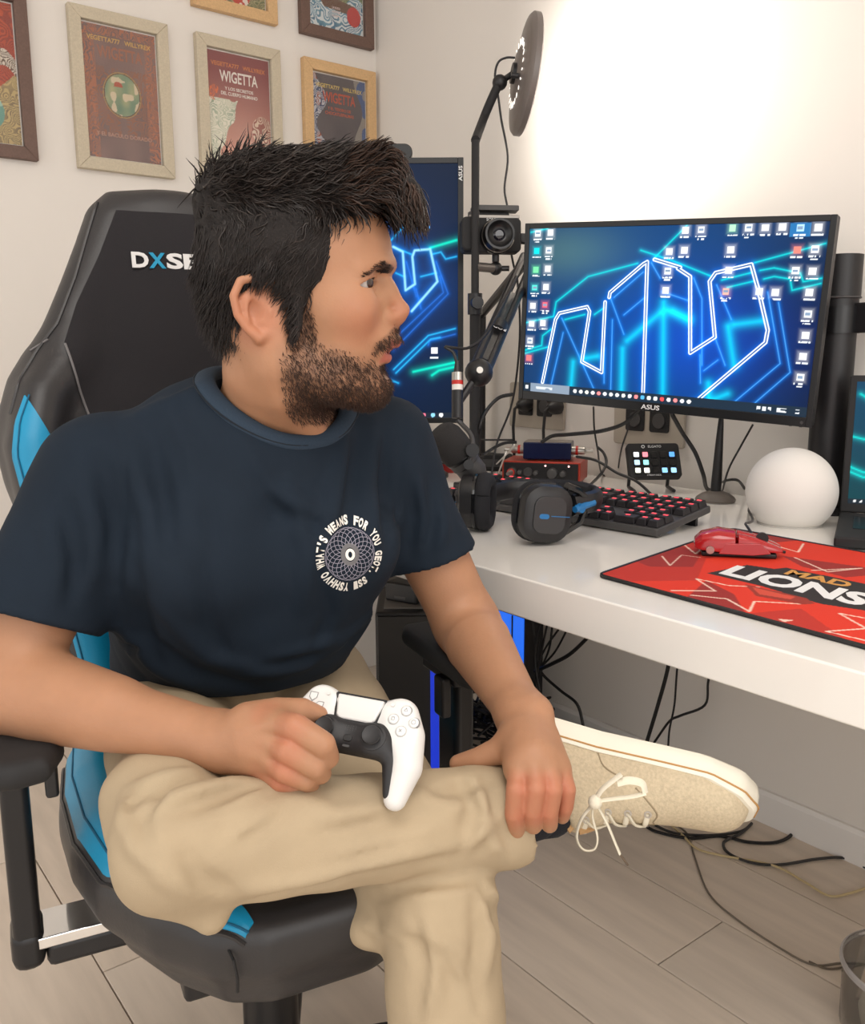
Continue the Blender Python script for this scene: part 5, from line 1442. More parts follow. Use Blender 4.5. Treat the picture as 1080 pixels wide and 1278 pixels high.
B.crease([hd(.1230, -.006, .043), hd(.1210, 0, .043), hd(.1230, .006, .043)], .0110, -.0040)
for s in (-1, 1):
    B.chain([hd(.113, s*.005, .028), hd(.100, s*.020, .016)], [.008, .006], .014)
    B.cone(hd(.1180, s*.0050, .018), hd(.1070, s*.0150, .0080), .0075, .0065, .010)
    B.ball(hd(.1140, s*.0140, -.0010), (.0092, .0074, .0088), .0030, R=HR)
    B.cone(hd(.1290, s*.004, .002), hd(.1190, s*.0100, -.003), .0072, .0070, .004)
B.cone(hd(.127, 0, -.004), hd(.117, 0, -.012), .006, .006, .008)
for s in (-1, 1): B.ball(hd(.1215, s*.0078, -.0105), (.0050, .0032, .0034), .003, 'sub', R=HR)
B.ball(hd(.103, 0, -.026), (.0235, .030, .018), .014, R=HR)
for s in (-1, 1):
    B.chain([hd(.1235, 0, -.0275), hd(.1205, s*.009, -.0290), hd(.107, s*.0235, -.0375)], [.0060, .0056, .0035], .006)
    B.chain([hd(.1120, 0, -.0465), hd(.1100, s*.011, -.0455), hd(.1035, s*.0225, -.0395)], [.0062, .0056, .0035], .006)
B.ball(hd(.1180, 0, -.0375), (.013, .0165, .0030), .003, 'sub', R=HR)
B.ball(hd(.1135, 0, -.0600), (.010, .016, .006), .01, 'sub', R=HR)
for s in (-1, 1):     # nostril wing, cheek fold, lid fold, philtrum sides
    B.crease([hd(.1085, s*.0180, .0405), hd(.1080, s*.0290, .0440), hd(.0985, s*.0420, .0400)], .0022, -.0022)
    B.crease([hd(.1080, s*.0200, .0245), hd(.1030, s*.0320, .0210), hd(.0940, s*.0430, .0240)], .0050, -.0020)
    B.crease([hd(.0850, s*.0560, .0050), hd(.0780, s*.0560, -.0180), hd(.0740, s*.0530, -.0380)], .0160, -.0014)
# ears
for s in (-1, 1):
    ec = hd(-.010, s*.072, .004)
    ex = HF*.93+HL_*s*(-.36); ex /= np.linalg.norm(ex); eu = HU*.97-HF*.20; eu -= ex*(eu@ex); eu /= np.linalg.norm(eu); en = np.cross(ex, eu)
    EL = lambda a, b, c=0.0: ec+ex*a+eu*b+en*c*s*(-1 if np.dot(en, HL_)*s < 0 else 1)*s
    out = HL_*s
    E2 = lambda a, b, c=0.0: ec+ex*a+eu*b+out*c
    B.chain([E2(.010, .006, -.002), E2(-.008, .002, .004)], [.017, .015], .008, flat=(out, .36))
    B.chain([E2(.014, .004, .002), E2(.013, .022, .004), E2(.002, .0315, .007), E2(-.012, .0275, .010), E2(-.0195, .012, .011), E2(-.0170, -.006, .009), E2(-.008, -.020, .006), E2(.002, -.029, .003), E2(.010, -.024, .001)],
            [.0032, .0040, .0044, .0044, .0042, .0040, .0046, .0062, .0045], .005)
    B.chain([E2(-.002, .019, .004), E2(-.010, .008, .006), E2(-.008, -.008, .005)], [.0035, .0035, .0032], .004)
    B.ball(E2(.002, -.001, .0085), (.0085, .006, .0105), .004, 'sub', R=np.stack([ex, out, eu], -1))
    B.ball(E2(.013, -.003, .004), (.0042, .004, .006), .004, R=np.stack([ex, out, eu], -1))
# arms
def mixp(a, b, t): return a*(1-t)+b*t
B.chain([RS, mixp(RS, RE, .5), RE], [.055, .048, .043], .02)
B.chain([RE, mixp(RE, RW, .22), mixp(RE, RW, .55), RW], [.043, .0440, .0345, .0265], .02)
B.cone(mixp(RE, RW, .05)+np.array((0, 0, .010)), mixp(RE, RW, .5)+np.array((0, 0, .004)), .036, .026, .03)
B.chain([LS, mixp(LS, LE, .5), LE], [.054, .046, .041], .02)
B.chain([LE, mixp(LE, LW, .25), mixp(LE, LW, .6), LW], [.041, .0425, .034, .0258], .02)
# right hand: closed around the controller's grip, seen from its back
RP = lambda u, v, t: px(u, v, t-.025)
hz = -np.array(CD)
B.chain([RW, RP(318, 925, .868), RP(346, 925, .866)], [.0255, .0270, .0260], .02)
B.chain([RP(310, 912, .868), RP(350, 905, .862)], [.020, .0185], .015)
B.chain([RP(312, 940, .868), RP(345, 950, .864)], [.018, .0180], .015)
fing = [[(335, 900, .860), (368, 908, .834), (403, 929, .829), (409, 945, .842)],
        [(335, 925, .858), (361, 938, .831), (394, 957, .831), (400, 965, .845)],
        [(332, 946, .860), (356, 962, .835), (381, 973, .839), (387, 978, .853)],
        [(328, 962, .866), (350, 977, .846), (370, 983, .850), (375, 985, .862)]]
B.fingers([[RP(*p) for p in g_] for g_ in fing], [[r0*1.0, r0*1.06, r0*.95, r0*.88] for r0 in (.0125, .0118, .0108, .0094)], .007)
B.chain([RP(312, 898, .872), RP(345, 888, .876), RP(378, 886, .884), RP(398, 893, .890)], [.0165, .0135, .0115, .0095], .010)   # thumb along the top
for a_, b_ in (((300, 915), (338, 905)), ((300, 925), (338, 926)), ((300, 934), (335, 946))):
    B.cone(RP(a_[0], a_[1], .850), RP(b_[0], b_[1], .843), .0025, .0030, .010)     # tendons
# left hand: laid over the ankle, fingers hanging over the near side
LP_ = lambda u, v, t: px(u, v, t)
B.chain([LW, LP_(660, 920, .925), LP_(667, 948, .890)], [.0262, .0270, .0265], .02)
B.chain([LP_(650, 925, .92), LP_(650, 960, .885)], [.018, .0165], .015)
B.chain([LP_(676, 925, .925), LP_(694, 958, .895)], [.018, .0155], .015)
lf = [[(647, 962, .880), (645, 985, .862), (642, 1015, .868), (645, 1036, .884)],
      [(668, 960, .874), (669, 984, .857), (665, 1012, .864), (666, 1030, .880)],
      [(688, 962, .877), (690, 985, .861), (686, 1012, .868), (686, 1029, .884)],
      [(703, 966, .888), (708, 985, .873), (706, 1006, .880), (702, 1019, .894)]]
B.fingers([[LP_(*p) for p in g_] for g_ in lf], [[r0*1.0, r0*1.07, r0*.97, r0*.90] for r0 in (.0098, .0098, .0094, .0084)], .006)
for i, fgr in enumerate(lf):
    B.cone(LP_(659+(i-1)*9, 922, .898), LP_(fgr[0][0], fgr[0][1]+4, fgr[0][2]-.010), .0025, .0038, .010)   # tendons
B.chain([LP_(640, 928, .925), LP_(620, 938, .925), LP_(598, 946, .93), LP_(572, 953, .94)], [.0175, .0140, .0115, .0095], .012)   # thumb
B.ball(LP_(672, 888, .945), .012, .02)
V, Fq = B.mesh(); V = relax(V, Fq, 1, .4)
# colours of the skin itself: lips, ears, cheeks, knuckles, the shadow of a shaven or bearded jaw
L3 = (V-H0) @ HR                                       # head coordinates
near_head = (L3[:, 2] > -.13) & (np.linalg.norm(L3, axis=1) < .19)
skin = np.array(srgb(172, 126, 96)); colr = np.tile(skin, (len(V), 1))
n1 = noise3(V, 40, 1)[:, None]; n2 = noise3(V, 160, 2)[:, None]
colr *= .95+.10*n1+.04*(n2-.5)
def blend(mask, c, w=1.0):
    mm2 = (np.clip(mask, 0, 1)*w)[:, None]; colr[:] = colr*(1-mm2)+np.array(c)*mm2
def soft(d, a, b): return np.clip((b-d)/(b-a), 0, 1)    # 1 inside a, 0 beyond b
f_, l_, w_ = L3[:, 0], np.abs(L3[:, 1]), L3[:, 2]
red = srgb(188, 108, 84)
blend(soft(np.linalg.norm(L3-np.array((-.012, -.078, .0)), axis=1), .02, .045)*near_head, srgb(190, 116, 90), .4)
blend(soft(np.hypot(f_-.129, np.hypot(l_, w_-.003)), .008, .026)*near_head, red, .35)
blend(soft(np.hypot((f_-.088)*1.0, np.hypot(l_-.045, w_+.004)), .01, .035)*near_head, red, .35)
def beard_mask(f, l, w):
    """jaw, chin, moustache and sideburns"""
    jaw = soft(w-(-.030-.10*np.clip(f-.05, -1, .0)*.0-.35*np.clip(f-.055, 0, .05)), -.014, .006)*soft(-(f-.012), -.012, .006)
    jaw = jaw*soft(-(w+.118), -.015, .004)
    side = soft(np.abs(f-.031-.10*np.clip(-w, 0, .05)), .010, .017)*soft(np.abs(w+.005), .050, .060)
    mou = soft(np.abs(w+.0185+.62*np.clip(l-.007, 0, 1)), .0065, .0095)*soft(l, .030, .036)*soft(-f, -.094, -.088)
    lips = soft(np.abs(w+.038), .013, .017)*soft(l, .022, .026)*soft(-f, -.103, -.098)
    under = soft(np.abs(w+.058), .004, .007)*soft(l, .005, .008)
    return np.clip(np.maximum(np.maximum(jaw, side)*(1-lips), np.maximum(mou, under*.9)), 0, 1)
def brow_mask(f, l, w):
    wc = np.interp(l, [.008, .034, .052], [.0462, .0496, .0375]); th = np.interp(l, [.008, .020, .036, .052], [.0032, .0042, .0040, .0012])
    return soft(np.abs(w-wc), th*.75, th*1.15)*soft(l, .050, .053)*soft(-l, -.010, -.007)*(f > .07)
blend(brow_mask(f_, l_, w_)*near_head, srgb(46, 32, 26), .8)
bm_ = beard_mask(f_, l_, w_)*near_head
blend(bm_*np.clip(.35+.9*noise3(V, 130, 5), 0, 1), srgb(84, 56, 40), .80)
lipm = soft(np.abs(w_+.0385), .0105, .0135)*soft(l_, .019, .023)*soft(-f_, -.108, -.104)*near_head
blend(lipm, srgb(176, 96, 84), .8)
blend(soft(np.abs(w_+.0378), .0022, .0034)*soft(l_, .014, .017)*soft(-f_, -.104, -.101)*soft(f_, .1145, .117)*near_head, srgb(120, 60, 54), .9)
for p in [RP(*q[0]) for q in fing]+[RP(*q[1]) for q in fing]+[LP_(*q[1]) for q in lf]+[LP_(*q[2]) for q in lf]:
    blend(soft(np.linalg.norm(V-p, axis=1), .006, .022), srgb(190, 106, 82), .5)
M_skin = mat_attr('skin', .50, bump=.10, bscale=380, spec=.35)
_b = M_skin.node_tree.nodes['Principled BSDF']; _b.inputs['Subsurface Weight'].default_value = .12; _b.inputs['Subsurface Radius'].default_value = (.010, .004, .002); _b.inputs['Subsurface Scale'].default_value = .6
body = grid_mesh('body', to_local(V, person), Fq, M_skin, person, colr)
bodyV, bodyF = V, Fq

# ---------------- eyes
M_eyew = mat('eye_white', srgb(214, 206, 200), .15); M_iris = mat('iris_brown', srgb(52, 32, 22), .1, spec=.8)
for s in (-1, 1):
    ec = hd(.0905, s*.0305, .0325)
    gz = HF*.93+HL_*(.36*s-.10); gz /= np.linalg.norm(gz)
    e = MB().ball(ec, .0142, 24).build('eye', M_eyew, person, world=True, smooth=80)
    MB().lathe([(.0, .0150), (.003, .0147), (.0055, .0138), (.0064, .0130)], 24, frame(ec, np.cross(gz, HU), gz), cap=False).build('iris', M_iris, e, world=True, smooth=80)

for s in (-1, 1):     # lash line along the upper lid
    ec = hd(.0905, s*.0305, .0325); e1 = (-HF*.454+HL_*s*.891)*.97-HU*.24; e2 = HF*.891+HL_*s*.454; c0 = hd(.0957, s*.0330, .0322)+e2*.0065; e3 = np.cross(e1, e2); e3 = e3*np.sign(e3[2])
    pts = []
    for th_ in np.radians(np.linspace(22, 158, 14)):
        p = c0+e1*.0200*math.cos(th_)+e3*.0046*math.sin(th_); d_ = (p-ec)/np.linalg.norm(p-ec); pts.append(ec+d_*.0158)
    MB().tube(pts, [.0004]+[.0010]*12+[.0004], 6).build('lashes', mat('lash_dark', srgb(30, 22, 20), .8), person, world=True)

# ---------------- strands of hair
def strands(name, roots, dirs, norms, length, r0, material, seg=5, lift=.15, jitter=.25, gravity=None, curl=0.0, seed=3, clump=None, flow=None, hug=None):
    rg = np.random.default_rng(seed); n = len(roots)
    L = length*(.7+.6*rg.random(n)); d = dirs+jitter*rg.normal(size=dirs.shape); d /= np.linalg.norm(d, axis=1, keepdims=True)+1e-9
    P = [roots]; p = roots.copy(); ph = rg.random(n)*6.28
    for k in range(seg):
        st_ = (L/seg)[:, None]
        dd = d+norms*lift*(1-k/seg*1.2)
        if gravity is not None: dd = dd+gravity*(k/seg)
        if curl: dd = dd+np.cross(norms, d)*(curl*np.sin(ph+k*1.1))[:, None]
        dd /= np.linalg.norm(dd, axis=1, keepdims=True)
        p = p+dd*st_
        if flow is not None:
            d = .6*d+.4*flow(p); d /= np.linalg.norm(d, axis=1, keepdims=True)
        if hug is not None: p = hug(p, k)
        P.append(p)
    P = np.stack(P, 1)                                    # n, seg+1, 3
    T = np.gradient(P, axis=1); T /= np.linalg.norm(T, axis=2, keepdims=True)+1e-9
    up = norms[:, None, :]; A = np.cross(T, up); A /= np.linalg.norm(A, axis=2, keepdims=True)+1e-9; Bv = np.cross(T, A)
    rad = r0*(1-np.linspace(0, 1, seg+1)**1.5*.85)[None, :, None]*(.7+.6*rg.random((n, 1, 1)))
    V_ = []
    for q in range(3):
        an = q*2*math.pi/3; V_.append(P+rad*(A*math.cos(an)+Bv*math.sin(an)))
    V_ = np.stack(V_, 2).reshape(-1, 3)                   # n*(seg+1)*3
    base = (np.arange(n)*(seg+1)*3)[:, None, None]; kk = (np.arange(seg)*3)[None, :, None]; q = np.arange(3)[None, None, :]; q1 = (np.arange(3)+1)[None, None, :] % 3
    Fs = np.stack([base+kk+q, base+kk+q1, base+kk+3+q1, base+kk+3+q], -1).reshape(-1, 4)
    return grid_mesh(name, to_local(V_, person), Fs, material, person)
def vnormals(V, Fq):
    fn = np.cross(V[Fq[:, 2]]-V[Fq[:, 0]], V[Fq[:, 3]]-V[Fq[:, 1]]); N = np.zeros_like(V)
    for i in range(4):
        for j in range(3): N[:, j] += np.bincount(Fq[:, i], fn[:, j], len(V))
    return N/(np.linalg.norm(N, axis=1, keepdims=True)+1e-12)
BN = vnormals(bodyV, bodyF)
M_hair = mat('dark_brown_hair', srgb(30, 22, 19), .55, var=.35, vscale=60, spec=.4)
M_hair3 = mat('hair_strand_brown', srgb(36, 27, 23), .42, var=.4, vscale=90, spec=.5)
M_hair2 = mat('brown_hair', srgb(58, 40, 31), .40, var=.3, vscale=60, spec=.4)
M_beard = mat('brown_beard', srgb(62, 41, 30), .7, var=.3, vscale=80)
rg = np.random.default_rng(5)
# hair volume: cap over the skull, fuller on top, quiff at the front
Hh = Field(hd(-.125, -.105, -.075).copy()*0+np.minimum.reduce([hd(a, b, c) for a in (-.13, .20) for b in (-.12, .12) for c in (-.08, .20)]),
           np.maximum.reduce([hd(a, b, c) for a in (-.13, .20) for b in (-.12, .12) for c in (-.08, .20)]), .003)
Hh.ball(hd(.010, 0, .066), (.097, .084, .086), 0, R=HR)
Hh.ball(hd(-.014, 0, .024), (.068, .074, .074), .02, R=HR)
Hh.ball(hd(.015, 0, .115), (.098, .070, .052), .02, R=HR)
Hh.ball(hd(.070, 0, .128), (.056, .062, .036), .02, R=HR)
Hh.ball(hd(.112, -.008, .126), (.034, .050, .032), .015, R=HR)
Hh.ball(hd(-.038, 0, .120), (.044, .060, .042), .02, R=HR)
Hh.chain([hd(.122, -.035, .135), hd(.140, -.038, .120), hd(.1415, -.034, .103)], [.015, .013, .006], .010)
Hh.chain([hd(.120, .0, .140), hd(.143, -.01, .122), hd(.146, -.008, .106)], [.016, .013, .006], .010)
Hh.chain([hd(.115, .03, .138), hd(.138, .03, .120)], [.018, .012], .010)
# cut the face, temples and ears free
Hh.ball(hd(.122, 0, .030), (.066, .120, .084), .008, 'sub', R=HR)
Hh.ball(hd(.092, 0, -.030), (.060, .120, .085), .006, 'sub', R=HR)
for s in (-1, 1):
    Hh.ball(hd(.000, s*.080, -.004), (.026, .040, .040), .006, 'sub', R=HR)
    Hh.ball(hd(.004, s*.080, -.066), (.034, .050, .060), .008, 'sub', R=HR)
    Hh.chain([hd(.030, s*.066, .035), hd(.031, s*.068, .004), hd(.031, s*.0675, -.015)], [.010, .0065, .005], .008)
Hh.half(hd(-.055, 0, -.048), -HU*.9-HF*.25)
def hair_flow(P):
    """combing direction: forwards and up on top, down and back at the sides"""
    q = (P-H0) @ HR; f, l, w = q[:, 0], q[:, 1], q[:, 2]
    top = np.clip((w-.075)/.05, 0, 1)[:, None]; front = np.clip((f-.03)/.08, 0, 1)[:, None]; tip = np.clip((f-.115)/.025, 0, 1)[:, None]
    sd = np.stack([-.35-.3*(f > .0), 0*f, -.95+0*f], -1)
    tp_ = np.stack([.95+0*f, -.25+.0*f, .12+0*f], -1); fr = np.stack([.75+0*f, -.30+0*f, .25+0*f], -1); tpp = np.stack([.15+0*f, -.1+0*f, -1.0+0*f], -1)
    d = sd*(1-top)+top*(tp_*(1-front)+fr*front)
    d = d*(1-tip)+tpp*tip
    d = d+.55*np.stack([noise3(P, 38, 21)-.5, noise3(P, 38, 22)-.5, noise3(P, 38, 23)-.5], -1)
    d = d/np.linalg.norm(d, axis=1, keepdims=True)
    return d @ HR.T
# comb ridges pressed into the volume
Vh, Fh = Hh.mesh(); Vh = relax(Vh, Fh, 1)
Nh = vnormals(Vh, Fh); fl = hair_flow(Vh); sd_ = np.cross(Nh, fl)
q = (Vh-H0) @ HR
amp = .0040*np.clip((q[:, 2]-.02)/.06, .12, 1)
amp = np.where(q[:, 2] < .085, amp*.15, amp)
ph = noise3(Vh, 30, 31)*16+noise3(Vh, 75, 32)*6
Vh = Vh+Nh*((np.abs(np.sin(ph))-.5)*amp)[:, None]
hair = grid_mesh('hair', to_local(Vh, person), Fh, mat('hair_mass', srgb(26, 20, 18), .9, bump=.8, bscale=420), person)
Nh = vnormals(Vh, Fh)
ok = ((Vh-bodyV.mean(0))[:, 0] > -9)
okr = np.nonzero(~((((Vh-H0) @ HR)[:, 0] > .045) & ((Nh @ HR)[:, 2] < -.15)))[0]; idx = rg.choice(okr, 19000)
strands('hair_strands', Vh[idx]-Nh[idx]*.001, hair_flow(Vh[idx]), Nh[idx], .022, .00062, M_hair3, lift=.10, jitter=.20, curl=.35, flow=hair_flow, seed=4)
qh = (Vh-H0) @ HR; top_i = np.nonzero((qh[:, 2] > .085))[0]
idx = rg.choice(top_i, 1700)
strands('hair_locks', Vh[idx]-Nh[idx]*.002, hair_flow(Vh[idx]), Nh[idx], .034, .0014, M_hair3, seg=7, lift=.22, jitter=.26, curl=.75, flow=hair_flow, seed=8)
fr_i = np.nonzero((qh[:, 2] > .10) & (qh[:, 0] > .075) & ((Nh @ HR)[:, 2] > -.45))[0]; idx = rg.choice(fr_i, 1300)
strands('quiff_locks', Vh[idx]-Nh[idx]*.002, hair_flow(Vh[idx]), Nh[idx], .030, .0014, M_hair2, seg=7, lift=.22, jitter=.18, curl=.5, flow=hair_flow, seed=9)
sd_i = np.nonzero((qh[:, 2] > .0) & (qh[:, 2] < .11))[0]; idx = rg.choice(sd_i, 1500)
strands('side_locks', Vh[idx]-Nh[idx]*.0015, hair_flow(Vh[idx]), Nh[idx], .020, .0011, M_hair, seg=5, lift=.10, jitter=.22, curl=.4, flow=hair_flow, seed=10)
bk_i = np.nonzero((qh[:, 2] > .12) & (qh[:, 0] < .0))[0]; idx = rg.choice(bk_i, 260)
strands('crown_locks', Vh[idx]-Nh[idx]*.002, hair_flow(Vh[idx])*.6+Nh[idx]*.5, Nh[idx], .026, .0011, M_hair, seg=5, lift=.4, jitter=.35, curl=.4, seed=12)
# beard and brows on the skin
qb = (bodyV-H0) @ HR; bmk = bm_.copy(); cand = np.nonzero((bmk > .25))[0]
pw2 = bmk[cand]*np.where(qb[cand, 2] < -.02, 1.0, .7); idx = rg.choice(cand, 13000, p=pw2/pw2.sum())
bdir = (np.array((.35, 0, -.95)) @ HR.T)[None, :]+0*bodyV[idx]
strands('beard', bodyV[idx]-BN[idx]*.0006, bdir, BN[idx], .0062, .00034, M_beard, seg=3, lift=.45, jitter=.32, seed=15)
brow = brow_mask(qb[:, 0], np.abs(qb[:, 1]), qb[:, 2]) > .35
cand = np.nonzero(brow)[0]; idx = rg.choice(cand, 2600)
bd = -np.sign(qb[idx, 1])[:, None]*0
outw = np.stack([-.55+0*idx, np.sign(qb[idx, 1])*.75, .12+0*idx], -1) @ HR.T
strands('eyebrows', bodyV[idx]-BN[idx]*.0004, outw, BN[idx], .0060, .00036, M_hair, seg=3, lift=.12, jitter=.16, seed=16)
ahair = np.nonzero((bodyV[:, 2] < .90) & (np.linalg.norm(bodyV-RE, axis=1) < .30) & (bodyV[:, 1] < .40))[0]

# ---------------- t-shirt
SH = Field((-1.26, .06, .57), (-.74, .82, 1.04), .0036)
c1 = chest+FWD*.012
SH.chain([pel+np.array((-.005, 0, .02)), pel+np.array((.012, 0, .13)), c1+np.array((-.02, 0, -.06)), c1+np.array((-.008, 0, .03))], [.158, .160, .172, .150], .02, flat=(FWD, .74))
SH.chain([pel+FWD*.055+np.array((0, 0, .045)), pel+FWD*.06+np.array((0, 0, .10))], [.085, .085], .05, flat=(LFT, 1.35))
nb = neckb+np.array((-.020, 0, -.020))
for S_, E_, t_, r_ in ((RS, RE, .70, .068), (LS, LE, .62, .055)):
    SH.chain([nb+np.array((0, 0, -.030)), mixp(nb, S_, .55)+np.array((0, 0, -.012)), S_+np.array((0, 0, -.012))], [.058, .058, .058], .05)
    SH.chain([S_+(S_-chest)*np.array((.04, .04, 0)), mixp(S_, E_, .35), mixp(S_, E_, t_)], [.060, r_, r_*1.03], .035)
SH.ball(c1+FWD*.075+LFT*.08+np.array((0, 0, -.03)), (.05, .07, .06), .05, R=np.stack([FWD, LFT, UPV], -1))
SH.ball(c1+FWD*.075-LFT*.08+np.array((0, 0, -.03)), (.05, .07, .06), .05, R=np.stack([FWD, LFT, UPV], -1))
# sleeve ends, neck opening and hem
def sleeve_cut(S_, E_, t_, tilt, r_):
    p = mixp(S_, E_, t_); d = (E_-S_)/np.linalg.norm(E_-S_); n = d+tilt; n /= np.linalg.norm(n)
    def fn(X, Y, Z):
        dn = (X-p[0])*n[0]+(Y-p[1])*n[1]+(Z-p[2])*n[2]
        a = mixp(S_, E_, t_-.05); q = np.sqrt((X-p[0])**2+(Y-p[1])**2+(Z-p[2])**2)
        return np.where(q < .13, np.maximum(-dn, q-.115), .05)
    SH.apply(fn, p-.14, p+.14, 0, 'sub', 0)
    SH.cone(mixp(S_, E_, t_-.14), mixp(S_, E_, t_+.1), r_*.85, r_*.90, .004, 'sub')
strokes(SH, [[(143, 520), (158, 570), (154, 620), (150, 690)], [(505, 520), (500, 580), (493, 660)]], .005, -.0035)     # armhole seams
strokes(SH, [[(205, 500), (240, 560), (262, 640)], [(160, 560), (186, 640), (188, 720)], [(100, 590), (118, 660), (112, 730)], [(55, 650), (72, 700), (66, 750)], [(300, 545), (335, 610), (400, 640)], [(430, 545), (418, 620), (404, 690)], [(468, 530), (462, 600), (470, 690)],
             [(200, 760), (260, 820), (350, 842)], [(440, 790), (380, 830), (300, 845)], [(470, 760), (430, 800), (330, 822)], [(150, 780), (190, 830), (250, 860)], [(520, 590), (530, 640), (525, 680)], [(548, 620), (553, 660), (545, 690)], [(360, 600), (385, 690), (378, 760)], [(170, 520), (220, 500), (262, 480)]], .010, .0095)
strokes(SH, [[(225, 520), (255, 600), (272, 690)], [(128, 570), (145, 650), (146, 730)], [(80, 620), (95, 690), (90, 750)], [(447, 535), (438, 620), (428, 700)], [(310, 570), (345, 640), (420, 665)], [(180, 790), (240, 840), (330, 862)], [(470, 780), (400, 822), (330, 835)], [(165, 700), (178, 770), (200, 830)],
             [(512, 600), (518, 650), (512, 690)], [(536, 600), (542, 650), (536, 690)], [(482, 545), (480, 620), (486, 690)], [(250, 700), (262, 780), (290, 830)], [(190, 540), (205, 620), (215, 700)], [(400, 700), (410, 770), (390, 820)]], .009, -.0095)
SH.apply(lambda X, Y, Z: (np.sin(X*60+Y*34+Z*26)*np.sin(Y*52-Z*44+1.0))*.0012, SH.lo, SH.lo+SH.n*SH.h, 0, 'off', 0)
sleeve_cut(RS, RE, .70, np.array((0, 0, 0.0))+CR*.12, .068)
sleeve_cut(LS, LE, .62, -CR*.10+np.array((0, 0, -.15)), .055)
nk = neckb+np.array((-.012, 0, 0)); nd = hd(-.012, 0, -.06)-nk; nd /= np.linalg.norm(nd)
nax = np.array((.26, -.06, .964)); nax /= np.linalg.norm(nax)
SH.cone(nk-nax*.035+FWD*.008, nk+nax*.12+FWD*.03, .066, .085, .006, 'sub')
X, Y, Z = SH.coords((slice(None),)*3)
hem_z = .626+.10*np.clip(((X-pel[0])*FWD[0]+(Y-pel[1])*FWD[1])/.2, 0, 1)*0+.030*np.clip(((X-pel[0])*FWD[0]+(Y-pel[1])*FWD[1])/.1, -1, 1)
SH.D = np.maximum(SH.D, (hem_z-Z).astype(np.float32))
V, Fq = SH.mesh(); V = relax(V, Fq, 1)
M_tee = mat('navy_cotton', srgb(21, 32, 44), .85, var=.06, vscale=25, bump=.10, bscale=900, spec=.25)
tee = grid_mesh('t_shirt', to_local(V, person), Fq, M_tee, person)
# ribbed collar
cpts = []
ca = np.cross(nax, FWD); ca /= np.linalg.norm(ca); cb_ = np.cross(ca, nax)
for i in range(48):
    a = 2*math.pi*i/48; dirn = cb_*math.cos(a)+ca*math.sin(a)
    o = nk+FWD*.012+nax*.10
    best = None; bh_ = -9
    for rr in np.linspace(.050, .125, 40):
        h = SH.hit(o+dirn*rr, -nax, 0, .24, 160)
        if h is not None and (h-nk) @ nax > bh_: best = h; bh_ = (h-nk) @ nax
    if best is not None: cpts.append(best)
cp = np.array(cpts)
for _ in range(6): cp = .5*cp+.25*(np.roll(cp, 1, 0)+np.roll(cp, -1, 0))
cc2 = cp.mean(0)
outd = (cp-cc2)-((cp-cc2) @ nax)[:, None]*nax; outd /= np.linalg.norm(outd, axis=1, keepdims=True)
vv, n = [], len(cp)
prof = [(-.003, -.014), (-.0055, -.003), (-.0035, .0020), (.0025, .0030), (.010, .0010), (.018, -.0025), (.021, -.0060), (.010, -.014)]
SHg = SH
for o_, h_ in prof: vv.append(cp+outd*o_+nax*h_)
for j, (o_, h_) in enumerate(prof[2:7]):
    P_ = vv[j+2]; g = SH.grad(P_); sd2 = SH.sample(P_)
    tgt = (.0030, .0034, .0034, .0030, -.0005)[j]
    vv[j+2] = P_+g*np.clip(tgt-sd2, -.02, .02)[:, None] if j > 1 else P_
VV = np.concatenate(vv); m_ = len(prof)
FF = np.array([(j*n+i, j*n+(i+1) % n, ((j+1) % m_)*n+(i+1) % n, ((j+1) % m_)*n+i) for j in range(m_) for i in range(n)])
col_o = grid_mesh('collar', to_local(VV, person), FF, mat('navy_rib', srgb(34, 50, 66), .9, bump=.3, bscale=500, stretch=(1, 1, 1)), tee)
sm = col_o.modifiers.new('round', 'SUBSURF'); sm.levels = 1; sm.render_levels = 1
MB().tube([p+o_*.0205+SH.grad(p+o_*.0205)[0]*(.0012-SH.sample(p+o_*.0205)[0]) for p, o_ in zip(np.vstack([cp, cp[:1]]), np.vstack([outd, outd[:1]]))], .0011, 6, caps=False).build('collar_seam', mat('navy_thread', srgb(16, 24, 34), .9), tee, world=True)
# chest print: ring of letters round a woven rosette
pc_ = SH.hit(CO, ray(437, 692), .7, 1.3, 600)
gn = np.mean([SH.grad(SH.hit(CO, ray(437+a, 692+b), .7, 1.3, 600))[0] for a in (-25, 0, 25) for b in (-30, 0, 30)], 0); gn /= np.linalg.norm(gn)
pup = UPV-gn*gn[2]; pup /= np.linalg.norm(pup); prt = np.cross(pup, gn)
def on_shirt(xy, off):
    out = []
    for x, y in xy:
        o = pc_+prt*x+pup*y+gn*.05; h = SH.hit(o, -gn, 0, .12, 60)
        h = pc_+prt*x+pup*y if h is None else h
        out.append(h)
    out = np.array(out); return out+gn*off
RPr = .0395
pm = MB()
def ribbon(pts, w, mb):
    P = np.array(pts); T = np.gradient(P, axis=0); N = np.stack([-T[:, 1], T[:, 0]], -1); N /= np.linalg.norm(N, axis=1, keepdims=True)+1e-9
    a = on_shirt(P+N*w/2, .0012); b = on_shirt(P-N*w/2, .0012)
    mb.add(np.concatenate([a, b]), [(i, i+1, len(P)+i+1, len(P)+i) for i in range(len(P)-1)])
th = np.linspace(0, 2*math.pi, 24)
pm = MB()
for k in range(20):
    a0 = k*2*math.pi/20
    t = np.linspace(0, 1, 10); r = .0115+(.0295-.0115)*np.sin(math.pi*t); an = a0+t*2.0
    ribbon(np.stack([r*np.cos(an)*.98, r*np.sin(an)], -1), .0006, pm)
pm.build('rosette_lines', mat('print_grey', srgb(150, 146, 160), .8), tee, world=True, merge=False)
pm = MB(); ribbon(np.stack([.0082*np.cos(th), .0102*np.sin(th)], -1), .0050, pm); pm.build('rosette_ring', mat('print_mid', srgb(104, 102, 104), .8), tee, world=True, merge=False)
